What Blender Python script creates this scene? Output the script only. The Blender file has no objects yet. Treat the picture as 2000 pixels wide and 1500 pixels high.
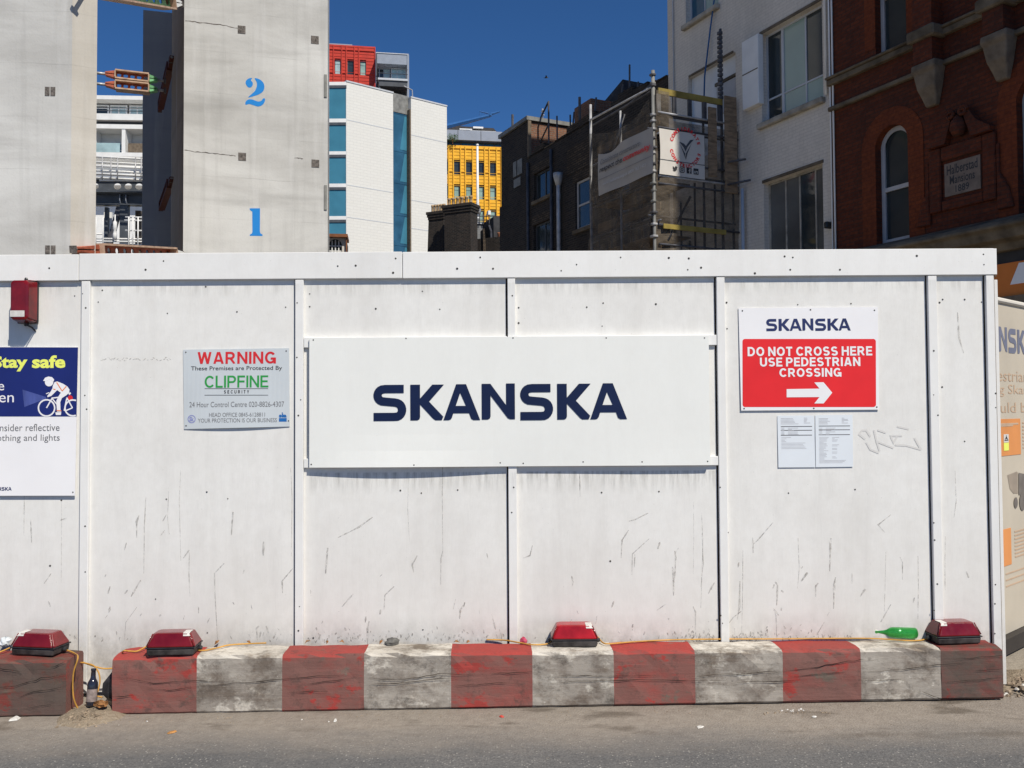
import bpy, math, random
from mathutils import Vector, Matrix

S = bpy.context.scene
COL = S.collection
rng = random.Random(7)

# ------------------------------------------------------------------ camera, sky, sun, exposure
FPX, CX, CY = 1700.0, 1000.0, 750.0
PITCH, ROLL, EYE = math.radians(1.69), math.radians(0.36), 1.62
cam_d = bpy.data.cameras.new('camera')
cam_d.sensor_width = 36.0
cam_d.lens = FPX / 2000.0 * 36.0
cam_d.clip_start, cam_d.clip_end = 0.05, 2000.0
cam = bpy.data.objects.new('camera', cam_d)
COL.objects.link(cam)
c_f = Vector((0, math.cos(PITCH), math.sin(PITCH)))
c_u0 = Vector((0, -math.sin(PITCH), math.cos(PITCH)))
c_r0 = Vector((1, 0, 0))
c_r = c_r0 * math.cos(ROLL) - c_u0 * math.sin(ROLL)
c_u = c_u0 * math.cos(ROLL) + c_r0 * math.sin(ROLL)
cam.matrix_world = Matrix(((c_r.x, c_u.x, -c_f.x, 0), (c_r.y, c_u.y, -c_f.y, 0), (c_r.z, c_u.z, -c_f.z, EYE), (0, 0, 0, 1)))
S.camera = cam

SUN = Vector((0.66, -1.0, 1.36))
sun_el = math.atan2(SUN.z, math.hypot(SUN.x, SUN.y))
sun_az = math.atan2(SUN.x, SUN.y)
W = bpy.data.worlds.new('World')
S.world = W
W.use_nodes = True
wn = W.node_tree.nodes
bg = wn['Background']
sky = wn.new('ShaderNodeTexSky')
sky.sky_type = 'NISHITA'
sky.sun_disc = False
sky.sun_elevation = sun_el
sky.sun_rotation = sun_az
sky.altitude = 3000
sky.air_density = 1.0
sky.dust_density = 0.0
sky.ozone_density = 9.0
hs = wn.new('ShaderNodeHueSaturation'); hs.inputs['Saturation'].default_value = 1.10
W.node_tree.links.new(sky.outputs[0], hs.inputs['Color'])
W.node_tree.links.new(hs.outputs[0], bg.inputs[0])
bg.inputs[1].default_value = 0.096
sun_d = bpy.data.lights.new('sun', 'SUN')
sun_d.energy = 4.85
sun_d.angle = math.radians(0.5)
sun_d.color = (1.0, 0.935, 0.815)
sun = bpy.data.objects.new('sun', sun_d)
sun.rotation_euler = SUN.to_track_quat('Z', 'Y').to_euler()
sun.location = SUN * 40
COL.objects.link(sun)
S.view_settings.view_transform = 'Standard'
S.view_settings.look = 'None'
S.view_settings.gamma = 1.0
S.view_settings.use_curve_mapping = False
S.view_settings.exposure = 0.0

# ------------------------------------------------------------------ helpers
def ray(px, py):
    d = c_r * ((px - CX) / FPX) + c_u * ((CY - py) / FPX) + c_f
    return d

class Frame:
    """A thing's own frame: local x runs along its face, y into it, z up."""
    def __init__(s, loc, yaw_deg=0.0):
        s.o = Vector(loc); s.yaw = math.radians(yaw_deg)
        c, n = math.cos(s.yaw), math.sin(s.yaw)
        s.ex, s.ey = Vector((c, n, 0)), Vector((-n, c, 0))
    def _loc(s, p):
        d = p - s.o
        return d.dot(s.ex), d.dot(s.ey), d.z
    def q(s, px, py, off=0.0):
        e = Vector((0, 0, EYE)); d = ray(px, py)
        t = (off - (e - s.o).dot(s.ey)) / d.dot(s.ey)
        x, y, z = s._loc(e + d * t)
        return x, z
    def qx(s, px, py, xo):
        e = Vector((0, 0, EYE)); d = ray(px, py)
        t = (xo - (e - s.o).dot(s.ex)) / d.dot(s.ex)
        x, y, z = s._loc(e + d * t)
        return y, z
    def x(s, px, off=0.0, py=400): return s.q(px, py, off)[0]
    def z(s, px, py, off=0.0): return s.q(px, py, off)[1]
    def world(s, x, y, z): return s.o + s.ex * x + s.ey * y + Vector((0, 0, z))

def at_y(px, py, Y):
    d = ray(px, py); t = Y / d.y
    return Vector((0, 0, EYE)) + d * t
def at_z(px, py, z):
    d = ray(px, py); t = (z - EYE) / d.z
    return Vector((0, 0, EYE)) + d * t

BEND = [None]      # a bowed sign's surface, followed by what is printed on it
class MB:
    def __init__(s): s.v = []; s.f = []; s.m = []; s.bend = BEND[0]
    def add(s, vs, fs, mi=0):
        b = len(s.v); s.v += [tuple(p) for p in vs]
        for f in fs: s.f.append([b + i for i in f]); s.m.append(mi)
        return s
    def hexa(s, p, mi=0):   # p: 4 bottom (ccw from above) + 4 top
        return s.add(p, [(3, 2, 1, 0), (4, 5, 6, 7), (0, 1, 5, 4), (1, 2, 6, 5), (2, 3, 7, 6), (3, 0, 4, 7)], mi)
    def box(s, x0, x1, y0, y1, z0, z1, mi=0):
        x0, x1 = min(x0, x1), max(x0, x1); y0, y1 = min(y0, y1), max(y0, y1); z0, z1 = min(z0, z1), max(z0, z1)
        return s.hexa([(x0, y0, z0), (x1, y0, z0), (x1, y1, z0), (x0, y1, z0), (x0, y0, z1), (x1, y0, z1), (x1, y1, z1), (x0, y1, z1)], mi)
    def prism(s, poly, y0, y1, mi=0):    # poly in (x, z)
        a = sum(poly[i][0] * poly[(i + 1) % len(poly)][1] - poly[(i + 1) % len(poly)][0] * poly[i][1] for i in range(len(poly)))
        if a < 0: poly = poly[::-1]
        n = len(poly)
        vs = [(x, y0, z) for x, z in poly] + [(x, y1, z) for x, z in poly]
        fs = [tuple(range(n)), tuple(range(2 * n - 1, n - 1, -1))] + [((i + 1) % n, i, n + i, n + (i + 1) % n) for i in range(n)]
        return s.add(vs, fs, mi)
    def slab(s, poly, z0, z1, mi=0):     # poly in (x, y), ccw from above
        a = sum(poly[i][0] * poly[(i + 1) % len(poly)][1] - poly[(i + 1) % len(poly)][0] * poly[i][1] for i in range(len(poly)))
        if a < 0: poly = poly[::-1]
        n = len(poly)
        vs = [(x, y, z0) for x, y in poly] + [(x, y, z1) for x, y in poly]
        fs = [tuple(range(n - 1, -1, -1)), tuple(range(n, 2 * n))] + [(i, (i + 1) % n, n + (i + 1) % n, n + i) for i in range(n)]
        return s.add(vs, fs, mi)
    def tube(s, pts, r, n=6, mi=0):
        pts = [Vector(p) for p in pts]; rs = r if isinstance(r, (list, tuple)) else [r] * len(pts)
        rings = []; prev = None
        for i, p in enumerate(pts):
            t = (pts[min(i + 1, len(pts) - 1)] - pts[max(i - 1, 0)]).normalized()
            if prev is None:
                a = Vector((0, 0, 1)) if abs(t.z) < 0.9 else Vector((1, 0, 0))
                prev = t.cross(a).normalized()
            prev = (prev - t * prev.dot(t)).normalized()
            b = t.cross(prev)
            rings.append([p + (prev * math.cos(2 * math.pi * k / n) + b * math.sin(2 * math.pi * k / n)) * rs[i] for k in range(n)])
        vs = [q for R in rings for q in R]; fs = []
        for i in range(len(pts) - 1):
            for k in range(n):
                k2 = (k + 1) % n
                fs.append((i * n + k, i * n + k2, (i + 1) * n + k2, (i + 1) * n + k))
        fs.append(tuple(range(n - 1, -1, -1))); fs.append(tuple((len(pts) - 1) * n + k for k in range(n)))
        return s.add(vs, fs, mi)
    def lathe(s, prof, o, axis=(0, 0, 1), n=14, mi=0):
        return s.tube([Vector(o) + Vector(axis) * h for r, h in prof], [max(r, 1e-4) for r, h in prof], n, mi)
    def sheet2d(s, shp, y, mi=0):        # filled 2-D shape laid on a face at local y, looking towards -y
        vs, fs = shp
        return s.add([(x, y, z) for x, z in vs], fs, mi)
    def build(s, name, mats, parent=None, smooth=False, bevel=0.0, bseg=1):
        me = bpy.data.meshes.new(name)
        if s.bend: s.v = [(x, y + s.bend(x, z), z) for x, y, z in s.v]
        me.from_pydata(s.v, [], s.f)
        if not isinstance(mats, (list, tuple)): mats = [mats]
        for m in mats: me.materials.append(m)
        if len(mats) > 1: me.polygons.foreach_set('material_index', s.m)
        if smooth: me.polygons.foreach_set('use_smooth', [True] * len(me.polygons))
        me.update()
        o = bpy.data.objects.new(name, me); COL.objects.link(o)
        if parent: o.parent = parent
        if bevel:
            b = o.modifiers.new('bevel', 'BEVEL'); b.width = bevel; b.segments = bseg; b.limit_method = 'ANGLE'; b.angle_limit = math.radians(30)
        return o

def tag(o, label=None, cat=None, group=None, kind=None):
    if label: o['label'] = label
    if cat: o['category'] = cat
    if group: o['group'] = group
    if kind: o['kind'] = kind
    return o
def thing(name, label, cat, frame, group=None):
    o = bpy.data.objects.new(name, None); COL.objects.link(o)
    o.empty_display_size = 0.2
    o.location = frame.o; o.rotation_euler = (0, 0, frame.yaw)
    return tag(o, label, cat, group)
def copy_tree(o, parent=None):
    c = o.copy(); COL.objects.link(c); c.parent = parent
    for ch in o.children: copy_tree(ch, c)
    return c

# filled 2-D shapes (with holes) and lettering, through a throw-away curve
def _curve_mesh(cu):
    ob = bpy.data.objects.new('tmp_outline', cu); COL.objects.link(ob)
    dg = bpy.context.evaluated_depsgraph_get()
    me = bpy.data.meshes.new_from_object(ob.evaluated_get(dg))
    vs = [(v.co.x, v.co.y) for v in me.vertices]; fs = [tuple(p.vertices) for p in me.polygons]
    out = []
    for f in fs:
        a = sum(vs[f[i]][0] * vs[f[(i + 1) % len(f)]][1] - vs[f[(i + 1) % len(f)]][0] * vs[f[i]][1] for i in range(len(f)))
        out.append(f if a > 0 else f[::-1])
    bpy.data.objects.remove(ob); bpy.data.meshes.remove(me); bpy.data.curves.remove(cu)
    return vs, out
def fill2d(loops):
    cu = bpy.data.curves.new('tmp_outline', 'CURVE'); cu.dimensions = '2D'; cu.fill_mode = 'BOTH'
    for lp in loops:
        sp = cu.splines.new('POLY'); sp.points.add(len(lp) - 1); sp.use_cyclic_u = True
        for i, (x, y) in enumerate(lp): sp.points[i].co = (x, y, 0, 1)
    return _curve_mesh(cu)
def text2d(txt, bold=0.0, shear=0.0, spacing=1.0, align='LEFT', line=1.0):
    cu = bpy.data.curves.new('tmp_outline', 'FONT'); cu.body = txt; cu.size = 1.0
    cu.dimensions = '2D'; cu.fill_mode = 'BOTH'; cu.resolution_u = 3
    cu.offset = bold; cu.shear = shear; cu.space_character = spacing; cu.align_x = align; cu.space_line = line
    return _curve_mesh(cu)
def fit(shp, x0, x1, z0, z1):
    vs, fs = shp
    ax, bx = min(v[0] for v in vs), max(v[0] for v in vs); az, bz = min(v[1] for v in vs), max(v[1] for v in vs)
    return [(x0 + (v[0] - ax) / (bx - ax) * (x1 - x0), z0 + (v[1] - az) / (bz - az) * (z1 - z0)) for v in vs], fs
def ribbon(pts, w):
    """outline of a stroke of width w along pts (w may be a list)"""
    n = len(pts); ws = w if isinstance(w, (list, tuple)) else [w] * n
    L, R = [], []
    for i in range(n):
        a, b = pts[max(i - 1, 0)], pts[min(i + 1, n - 1)]
        dx, dy = b[0] - a[0], b[1] - a[1]; l = math.hypot(dx, dy) or 1
        nx, ny = -dy / l, dx / l
        k = 1.0
        if 0 < i < n - 1:
            d1 = (pts[i][0] - a[0], pts[i][1] - a[1]); d2 = (b[0] - pts[i][0], b[1] - pts[i][1])
            l1, l2 = math.hypot(*d1) or 1, math.hypot(*d2) or 1
            c = max(-0.9, min(1, (d1[0] * d2[0] + d1[1] * d2[1]) / (l1 * l2)))
            k = min(1.6, 1 / math.sqrt((1 + c) / 2))
        h = ws[i] / 2 * k
        L.append((pts[i][0] + nx * h, pts[i][1] + ny * h)); R.append((pts[i][0] - nx * h, pts[i][1] - ny * h))
    return L + R[::-1]
def ribbon_mesh(pts, w):
    o = ribbon(pts, w); n = len(pts)
    fs = []
    for i in range(n - 1):
        f = (i, i + 1, 2 * n - 2 - i, 2 * n - 1 - i)
        a = sum(o[f[j]][0] * o[f[(j + 1) % 4]][1] - o[f[(j + 1) % 4]][0] * o[f[j]][1] for j in range(4))
        fs.append(f if a > 0 else f[::-1])
    return o, fs
def arc(cx, cy, r, a0, a1, n=8, ry=None):
    ry = ry or r
    return [(cx + r * math.cos(math.radians(a0 + (a1 - a0) * i / n)), cy + ry * math.sin(math.radians(a0 + (a1 - a0) * i / n))) for i in range(n + 1)]

# ------------------------------------------------------------------ materials
def srgb(r, g, b):
    f = lambda c: (c / 255) / 12.92 if c <= 10 else (((c / 255) + 0.055) / 1.055) ** 2.4
    return (f(r), f(g), f(b))
class NT:
    def __init__(s, name):
        s.mat = bpy.data.materials.new(name); s.mat.use_nodes = True
        s.t = s.mat.node_tree; s.b = s.t.nodes['Principled BSDF']; s.out = s.t.nodes['Material Output']
        s.tc = s.t.nodes.new('ShaderNodeTexCoord')
    def n(s, t, **kw):
        x = s.t.nodes.new(t)
        for k, v in kw.items(): setattr(x, k, v)
        return x
    def l(s, a, b): s.t.links.new(a, b)
    def coords(s, scale=(1, 1, 1), rot=(0, 0, 0), loc=(0, 0, 0)):
        m = s.n('ShaderNodeMapping'); m.inputs['Scale'].default_value = scale; m.inputs['Rotation'].default_value = rot; m.inputs['Location'].default_value = loc
        s.l(s.tc.outputs['Object'], m.inputs[0]); return m.outputs[0]
    def noise(s, scale=5, vec=None, detail=4, rough=0.55, dist=0.0):
        x = s.n('ShaderNodeTexNoise'); x.inputs['Scale'].default_value = scale; x.inputs['Detail'].default_value = detail
        x.inputs['Roughness'].default_value = rough; x.inputs['Distortion'].default_value = dist
        s.l(vec if vec is not None else s.tc.outputs['Object'], x.inputs['Vector']); return x.outputs['Fac']
    def ramp(s, fac, a, b, ca=0.0, cb=1.0):
        r = s.n('ShaderNodeMapRange'); r.inputs[1].default_value = a; r.inputs[2].default_value = b; r.inputs[3].default_value = ca; r.inputs[4].default_value = cb
        s.l(fac, r.inputs[0]); return r.outputs[0]
    def math(s, op, a, b):
        m = s.n('ShaderNodeMath', operation=op)
        for i, v in enumerate((a, b)):
            if isinstance(v, (int, float)): m.inputs[i].default_value = v
            else: s.l(v, m.inputs[i])
        return m.outputs[0]
    def mix(s, fac, a, b, blend='MIX'):
        m = s.n('ShaderNodeMix', data_type='RGBA', blend_type=blend)
        for i, v in ((0, fac), (6, a), (7, b)):
            if isinstance(v, (int, float)): m.inputs[i].default_value = v
            elif isinstance(v, tuple): m.inputs[i].default_value = (*v[:3], 1)
            else: s.l(v, m.inputs[i])
        return m.outputs[2]
    def sep(s):
        x = s.n('ShaderNodeSeparateXYZ'); s.l(s.tc.outputs['Object'], x.inputs[0]); return x.outputs
    def bump(s, h, strength=0.3, dist=0.01):
        b = s.n('ShaderNodeBump'); b.inputs['Strength'].default_value = strength; b.inputs['Distance'].default_value = dist
        s.l(h, b.inputs['Height']); s.l(b.outputs[0], s.b.inputs['Normal'])
    def col(s, c):
        if isinstance(c, tuple): s.b.inputs['Base Color'].default_value = (*c, 1)
        else: s.l(c, s.b.inputs['Base Color'])
        return s
    def rough(s, r, spec=0.3):
        if isinstance(r, (int, float)): s.b.inputs['Roughness'].default_value = r
        else: s.l(r, s.b.inputs['Roughness'])
        s.b.inputs['Specular IOR Level'].default_value = spec
        return s
def simple(name, c, rough=0.6, var=0.15, scale=6.0, metal=0.0, spec=0.3, bump=0.0, stretch=(1, 1, 1)):
    N = NT(name)
    f = N.ramp(N.noise(scale, N.coords(stretch)), 0.3, 0.7)
    N.col(N.mix(f, tuple(x * (1 - var) for x in c), tuple(min(1, x * (1 + var)) for x in c))).rough(rough, spec)
    N.b.inputs['Metallic'].default_value = metal
    if bump: N.bump(N.noise(scale * 6, N.coords(stretch)), bump, 0.01)
    return N.mat
def glass(name, c, rough=0.06, spec=0.6, var=0.25, scale=0.7):
    return simple(name, c, rough, var, scale, 0, spec)
def brick(name, c1, c2, mortar, bw=0.225, bh=0.075, ms=0.012, soot=0.35, bump=0.5, rough=0.85, axis='xz', soot_col=(0.02, 0.018, 0.016), mott=1.0):
    N = NT(name)
    o = N.sep()
    cmb = N.n('ShaderNodeCombineXYZ')
    N.l(N.math('ADD', o[0], o[1]), cmb.inputs[0]); N.l(o[2], cmb.inputs[1])
    b = N.n('ShaderNodeTexBrick'); b.inputs['Scale'].default_value = 1.0
    b.inputs['Brick Width'].default_value = bw; b.inputs['Row Height'].default_value = bh; b.inputs['Mortar Size'].default_value = ms
    b.inputs['Mortar Smooth'].default_value = 0.1
    b.inputs['Color1'].default_value = (*c1, 1); b.inputs['Color2'].default_value = (*c2, 1); b.inputs['Mortar'].default_value = (*mortar, 1)
    N.l(cmb.outputs[0], b.inputs['Vector'])
    s1 = N.ramp(N.noise(0.7, N.coords((1, 1, 0.5)), 6, 0.65), 0.42, 0.75, 0, soot)
    c = N.mix(s1, b.outputs['Color'], soot_col)
    s2 = N.ramp(N.noise(14, None, 3), 0.3, 0.7, 1 - 0.25 * mott, 1 + 0.2 * mott)
    g = N.n('ShaderNodeCombineColor'); [N.l(s2, g.inputs[i]) for i in range(3)]
    c = N.mix(1.0, c, g.outputs[0], 'MULTIPLY')
    N.col(c).rough(rough, 0.2)
    h = N.math('SUBTRACT', N.math('MULTIPLY', N.noise(40), 0.3 * mott), b.outputs['Fac'])
    N.bump(h, bump, 0.012)
    return N.mat

M = {}
# hoarding paint: dirty white plywood, streaked, splashed with road dirt near the foot
def hoarding_paint(name, base, dirt=1.0):
    N = NT(name)
    o = N.sep()
    streak = N.ramp(N.noise(3.0, N.coords((2.2, 2.2, 0.22)), 7, 0.66, 0.3), 0.48, 0.80)
    fine = N.ramp(N.noise(30, N.coords((5, 5, 0.6)), 4), 0.45, 0.8)
    blotch = N.ramp(N.noise(1.7, N.coords((1, 1, 1)), 5, 0.6), 0.38, 0.72)
    low = N.ramp(o[2], 1.15, 0.25)
    oi = N.n('ShaderNodeObjectInfo')
    c = N.mix(N.math('MULTIPLY', oi.outputs['Random'], 0.5), base, tuple(x * 0.945 for x in base))
    c = N.mix(N.math('MULTIPLY', blotch, 0.20 * dirt), c, (0.50, 0.47, 0.42))
    mott = N.ramp(N.noise(16, N.coords((1, 1, 0.8)), 8, 0.75), 0.40, 0.66)
    c = N.mix(N.math('MULTIPLY', mott, 0.13 * dirt), c, (0.42, 0.40, 0.36))
    c = N.mix(N.math('MULTIPLY', streak, 0.20 * dirt), c, (0.36, 0.335, 0.31))
    c = N.mix(N.math('MULTIPLY', fine, 0.07 * dirt), c, (0.30, 0.29, 0.28))
    c = N.mix(N.math('MULTIPLY', low, 0.20 * dirt), c, (0.50, 0.42, 0.37))
    # splash at the foot and mould under the ledges
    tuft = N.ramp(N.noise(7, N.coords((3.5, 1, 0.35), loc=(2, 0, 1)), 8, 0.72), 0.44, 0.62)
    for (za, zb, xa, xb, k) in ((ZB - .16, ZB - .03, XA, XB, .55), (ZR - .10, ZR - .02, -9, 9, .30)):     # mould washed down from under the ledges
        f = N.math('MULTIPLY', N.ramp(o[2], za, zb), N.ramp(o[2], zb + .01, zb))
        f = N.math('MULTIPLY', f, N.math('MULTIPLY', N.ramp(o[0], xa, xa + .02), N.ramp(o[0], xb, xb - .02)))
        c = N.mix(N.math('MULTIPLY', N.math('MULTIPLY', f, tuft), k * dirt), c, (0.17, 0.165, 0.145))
    sp = N.math('MULTIPLY', N.ramp(o[2], 0.46, 0.27), N.ramp(N.noise(9, N.coords((1, 1, 0.7)), 8, 0.75), 0.36, 0.66))
    c = N.mix(N.math('MULTIPLY', sp, 0.65 * dirt), c, (0.20, 0.185, 0.165))
    speck = N.ramp(N.noise(85, None, 2, 0.5), 0.72, 0.78)
    c = N.mix(N.math('MULTIPLY', speck, 0.42 * dirt), c, (0.2, 0.19, 0.18))
    N.col(c).rough(0.55, 0.25)
    N.bump(N.noise(9, N.coords((1, 1, 0.6)), 6), 0.10, 0.004)
    return N.mat
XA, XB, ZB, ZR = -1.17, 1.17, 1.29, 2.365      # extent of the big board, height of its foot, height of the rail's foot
M['ply'] = hoarding_paint('hoarding_paint', (0.815, 0.805, 0.775))
M['rail'] = hoarding_paint('rail_paint', (0.815, 0.81, 0.79), 0.6)
M['board'] = hoarding_paint('sign_board_white', (0.83, 0.835, 0.80), 0.3)
M['white_sign'] = simple('sign_white', (0.83, 0.82, 0.83), 0.4, 0.03, 3)
M['mould'] = None
M['navy'] = simple('navy_print', srgb(17, 31, 66), 0.45, 0.12, 4)
M['navy_field'] = simple('navy_field', srgb(30, 42, 108), 0.4, 0.10, 5)
M['navy_logo'] = simple('navy_logo', srgb(40, 50, 95), 0.45, 0.1, 4)
M['red_field'] = simple('red_field', srgb(226, 44, 48), 0.4, 0.06, 4)
M['red_print'] = simple('red_print', srgb(205, 45, 50), 0.4, 0.06, 4)
M['green_print'] = simple('green_print', srgb(50, 150, 72), 0.4, 0.06, 4)
M['black_print'] = simple('black_print', (0.035, 0.035, 0.04), 0.5, 0.1, 4)
M['grey_print'] = simple('grey_print', (0.16, 0.16, 0.17), 0.5, 0.1, 4)
M['pale_print'] = simple('pale_print', (0.50, 0.50, 0.52), 0.5, 0.1, 30)
M['yellow_print'] = simple('yellow_print', srgb(232, 238, 110), 0.4, 0.04, 4)
M['white_print'] = simple('white_print', (0.82, 0.81, 0.82), 0.4, 0.03, 4)
M['orange_print'] = simple('orange_print', srgb(225, 130, 80), 0.5, 0.08, 4)
M['blue_print'] = simple('blue_print', srgb(35, 105, 175), 0.5, 0.1, 8)
M['lilac_print'] = simple('lilac_print', srgb(135, 140, 190), 0.5, 0.1, 8)
M['beam_print'] = simple('beam_print', srgb(74, 86, 150), 0.4, 0.3, 3, 0, 0.3, 0, (6, 1, 1))
M['alu'] = simple('aluminium_sign', (0.56, 0.60, 0.625), 0.42, 0.04, 3, 0.0, 0.3)
M['screw'] = simple('screw_steel', (0.05, 0.045, 0.04), 0.5, 0.4, 60)
M['end_grain'] = simple('raw_ply_edge', (0.11, 0.07, 0.045), 0.8, 0.5, 20, 0, 0.2, 0, (1, 1, 6))
M['paper'] = simple('laminated_paper', (0.72, 0.76, 0.80), 0.3, 0.03, 5)
# scuffs: broken by noise so the panel shows through
def scuff(name, c, a):
    N = NT(name); N.col(c).rough(0.8, 0.1)
    f = N.ramp(N.noise(55 if a < 1 else 9, N.coords((1, 1, 0.5)), 5, 0.7), 0.35 if a < 1 else 0.2, 0.62 if a < 1 else 0.45, 0.0 if a < 1 else 0.7, min(a, 1.0))
    N.l(f, N.b.inputs['Alpha']); return N.mat
M['scuff'] = scuff('scuff', (0.23, 0.215, 0.195), 0.55)
M['scuff_pale'] = scuff('scuff_pale', (0.38, 0.36, 0.33), 0.5)
M['rub'] = scuff('rub_mark', (0.55, 0.53, 0.49), 0.25)
M['tagger'] = scuff('spray_grey', (0.66, 0.645, 0.62), 1.0)
M['black_plastic'] = simple('black_plastic', (0.018, 0.018, 0.02), 0.4, 0.4, 20, 0, 0.4)
M['dusty_black'] = simple('dusty_black_plastic', (0.045, 0.04, 0.038), 0.55, 0.7, 14)
N = NT('red_lens'); f = N.ramp(N.noise(9, None, 4), 0.35, 0.75)
N.col(N.mix(f, (0.125, 0.003, 0.005), (0.20, 0.011, 0.013))).rough(N.ramp(N.noise(30), 0.3, 0.7, 0.10, 0.26), 0.55)
N.b.inputs['Subsurface Weight'].default_value = 0.0
N.b.inputs['Coat Weight'].default_value = 0.25; N.b.inputs['Coat Roughness'].default_value = 0.08
M['lens'] = N.mat
M['lens_wall'] = simple('wall_lamp_lens', (0.165, 0.005, 0.007), 0.16, 0.5, 8, 0, 0.5)
M['lens_sunlit'] = simple('sunlit_red_lens', (0.34, 0.012, 0.016), 0.16, 0.35, 9, 0, 0.5)  # brighter red stands in for sunlight shining through this lens
M['red_glow'] = simple('lens_reflector', (0.55, 0.01, 0.012), 0.25, 0.4, 40)
M['cable'] = simple('yellow_cable', srgb(190, 142, 66), 0.5, 0.25, 14)
N = NT('green_glass'); N.col((0.06, 0.55, 0.10)).rough(0.03, 0.5); N.b.inputs['Transmission Weight'].default_value = 0.8; N.b.inputs['IOR'].default_value = 1.45; M['green_glass'] = N.mat
N = NT('brown_glass'); N.col((0.02, 0.022, 0.035)).rough(0.06, 0.6); M['dark_glass'] = N.mat
M['label_paper'] = simple('bottle_label', (0.25, 0.20, 0.18), 0.6, 0.4, 40)
M['bag'] = simple('black_bag', (0.03, 0.03, 0.035), 0.25, 0.6, 20, 0, 0.6)
M['leaf_dry'] = simple('dry_leaf', (0.30, 0.14, 0.05), 0.8, 0.6, 40)
M['litter_white'] = simple('litter_paper', (0.62, 0.60, 0.56), 0.7, 0.15, 40)
M['litter_orange'] = simple('litter_orange', (0.42, 0.20, 0.06), 0.6, 0.4, 60)
M['litter_red'] = simple('litter_red', (0.55, 0.07, 0.05), 0.6, 0.2, 60)
M['pink'] = simple('pink_can', (0.60, 0.10, 0.16), 0.25, 0.4, 50, 0.3)
M['clod'] = simple('mud_clod', (0.13, 0.125, 0.115), 0.95, 0.4, 50)
M['stones'] = simple('loose_stones', (0.27, 0.21, 0.15), 0.9, 0.5, 30)

# painted timber: worn red or white paint over grey wood, dirt and painted shading on the standing faces
def timber_paint(name, paint, paint2, wood, wear_lo, wear_hi, grime_shade, mud=(0.145, 0.118, 0.10)):
    N = NT(name)
    grain = N.noise(6, N.coords((0.6, 4.5, 4.5)), 8, 0.6, 0.5)
    patch = N.noise(4.2, N.coords((1.0, 1.2, 1.25), (0, 0, 0.1)), 8, 0.72)
    wear = N.ramp(N.math('ADD', N.math('MULTIPLY', patch, 0.82), N.math('MULTIPLY', grain, 0.18)), wear_lo, wear_hi)
    c = N.mix(N.ramp(N.noise(2.2, None, 5), 0.35, 0.7), paint, paint2)
    w = N.mix(N.ramp(grain, 0.35, 0.7), tuple(x * 0.5 for x in wood), tuple(x * 1.35 for x in wood))
    c = N.mix(wear, c, w)
    # dirt and painted-in shading on the standing faces (object normal), patchy, with bright chips
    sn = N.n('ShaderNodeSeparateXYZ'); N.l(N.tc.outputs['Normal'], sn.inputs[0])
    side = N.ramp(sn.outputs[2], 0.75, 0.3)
    g = N.math('MULTIPLY', side, N.ramp(N.noise(5.5, N.coords((0.6, 1, 1.4)), 7, 0.7), 0.28, 0.52, 0.25, grime_shade))
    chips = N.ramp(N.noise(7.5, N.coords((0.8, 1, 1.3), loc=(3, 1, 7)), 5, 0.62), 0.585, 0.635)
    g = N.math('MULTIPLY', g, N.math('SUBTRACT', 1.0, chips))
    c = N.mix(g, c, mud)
    fleck = N.ramp(N.noise(34, N.coords((0.8, 1, 1)), 5, 0.75), 0.60, 0.70, 0, 0.55)
    c = N.mix(fleck, c, (0.05, 0.042, 0.038))
    fl2 = N.ramp(N.noise(38, N.coords((0.8, 1, 1), loc=(9, 4, 2)), 5, 0.75), 0.64, 0.70, 0, 0.5)
    c = N.mix(fl2, c, tuple(min(1, x * 1.25) for x in paint))
    crack = N.ramp(N.noise(2.6, N.coords((0.35, 9, 9), loc=(0, 2, 4)), 3, 0.5, 0.8), 0.495, 0.503)
    crack2 = N.ramp(N.noise(2.6, N.coords((0.35, 9, 9), loc=(0, 2, 4)), 3, 0.5, 0.8), 0.511, 0.503)
    cr = N.math('MULTIPLY', N.math('MULTIPLY', crack, crack2), 0.12)
    c = N.mix(cr, c, (0.03, 0.025, 0.022))
    dark = N.ramp(N.noise(10, N.coords((0.85, 1, 1)), 8, 0.75), 0.54, 0.66, 0, 0.6)
    c = N.mix(dark, c, (0.055, 0.048, 0.042))
    N.col(c).rough(0.75, 0.2)
    N.bump(N.math('SUBTRACT', N.math('ADD', grain, N.math('MULTIPLY', patch, 1.2)), cr), 0.35, 0.010)
    return N.mat
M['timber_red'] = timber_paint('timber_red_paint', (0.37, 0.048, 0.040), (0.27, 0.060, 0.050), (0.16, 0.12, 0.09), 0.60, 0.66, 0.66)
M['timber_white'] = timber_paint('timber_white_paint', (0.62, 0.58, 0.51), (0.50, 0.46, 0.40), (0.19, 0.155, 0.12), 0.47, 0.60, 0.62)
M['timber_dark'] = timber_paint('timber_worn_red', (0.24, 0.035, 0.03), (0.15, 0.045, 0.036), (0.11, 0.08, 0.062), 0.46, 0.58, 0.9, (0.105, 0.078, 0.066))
M['crack'] = simple('timber_crack', (0.016, 0.013, 0.011), 0.95, 0.3, 30)

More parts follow.
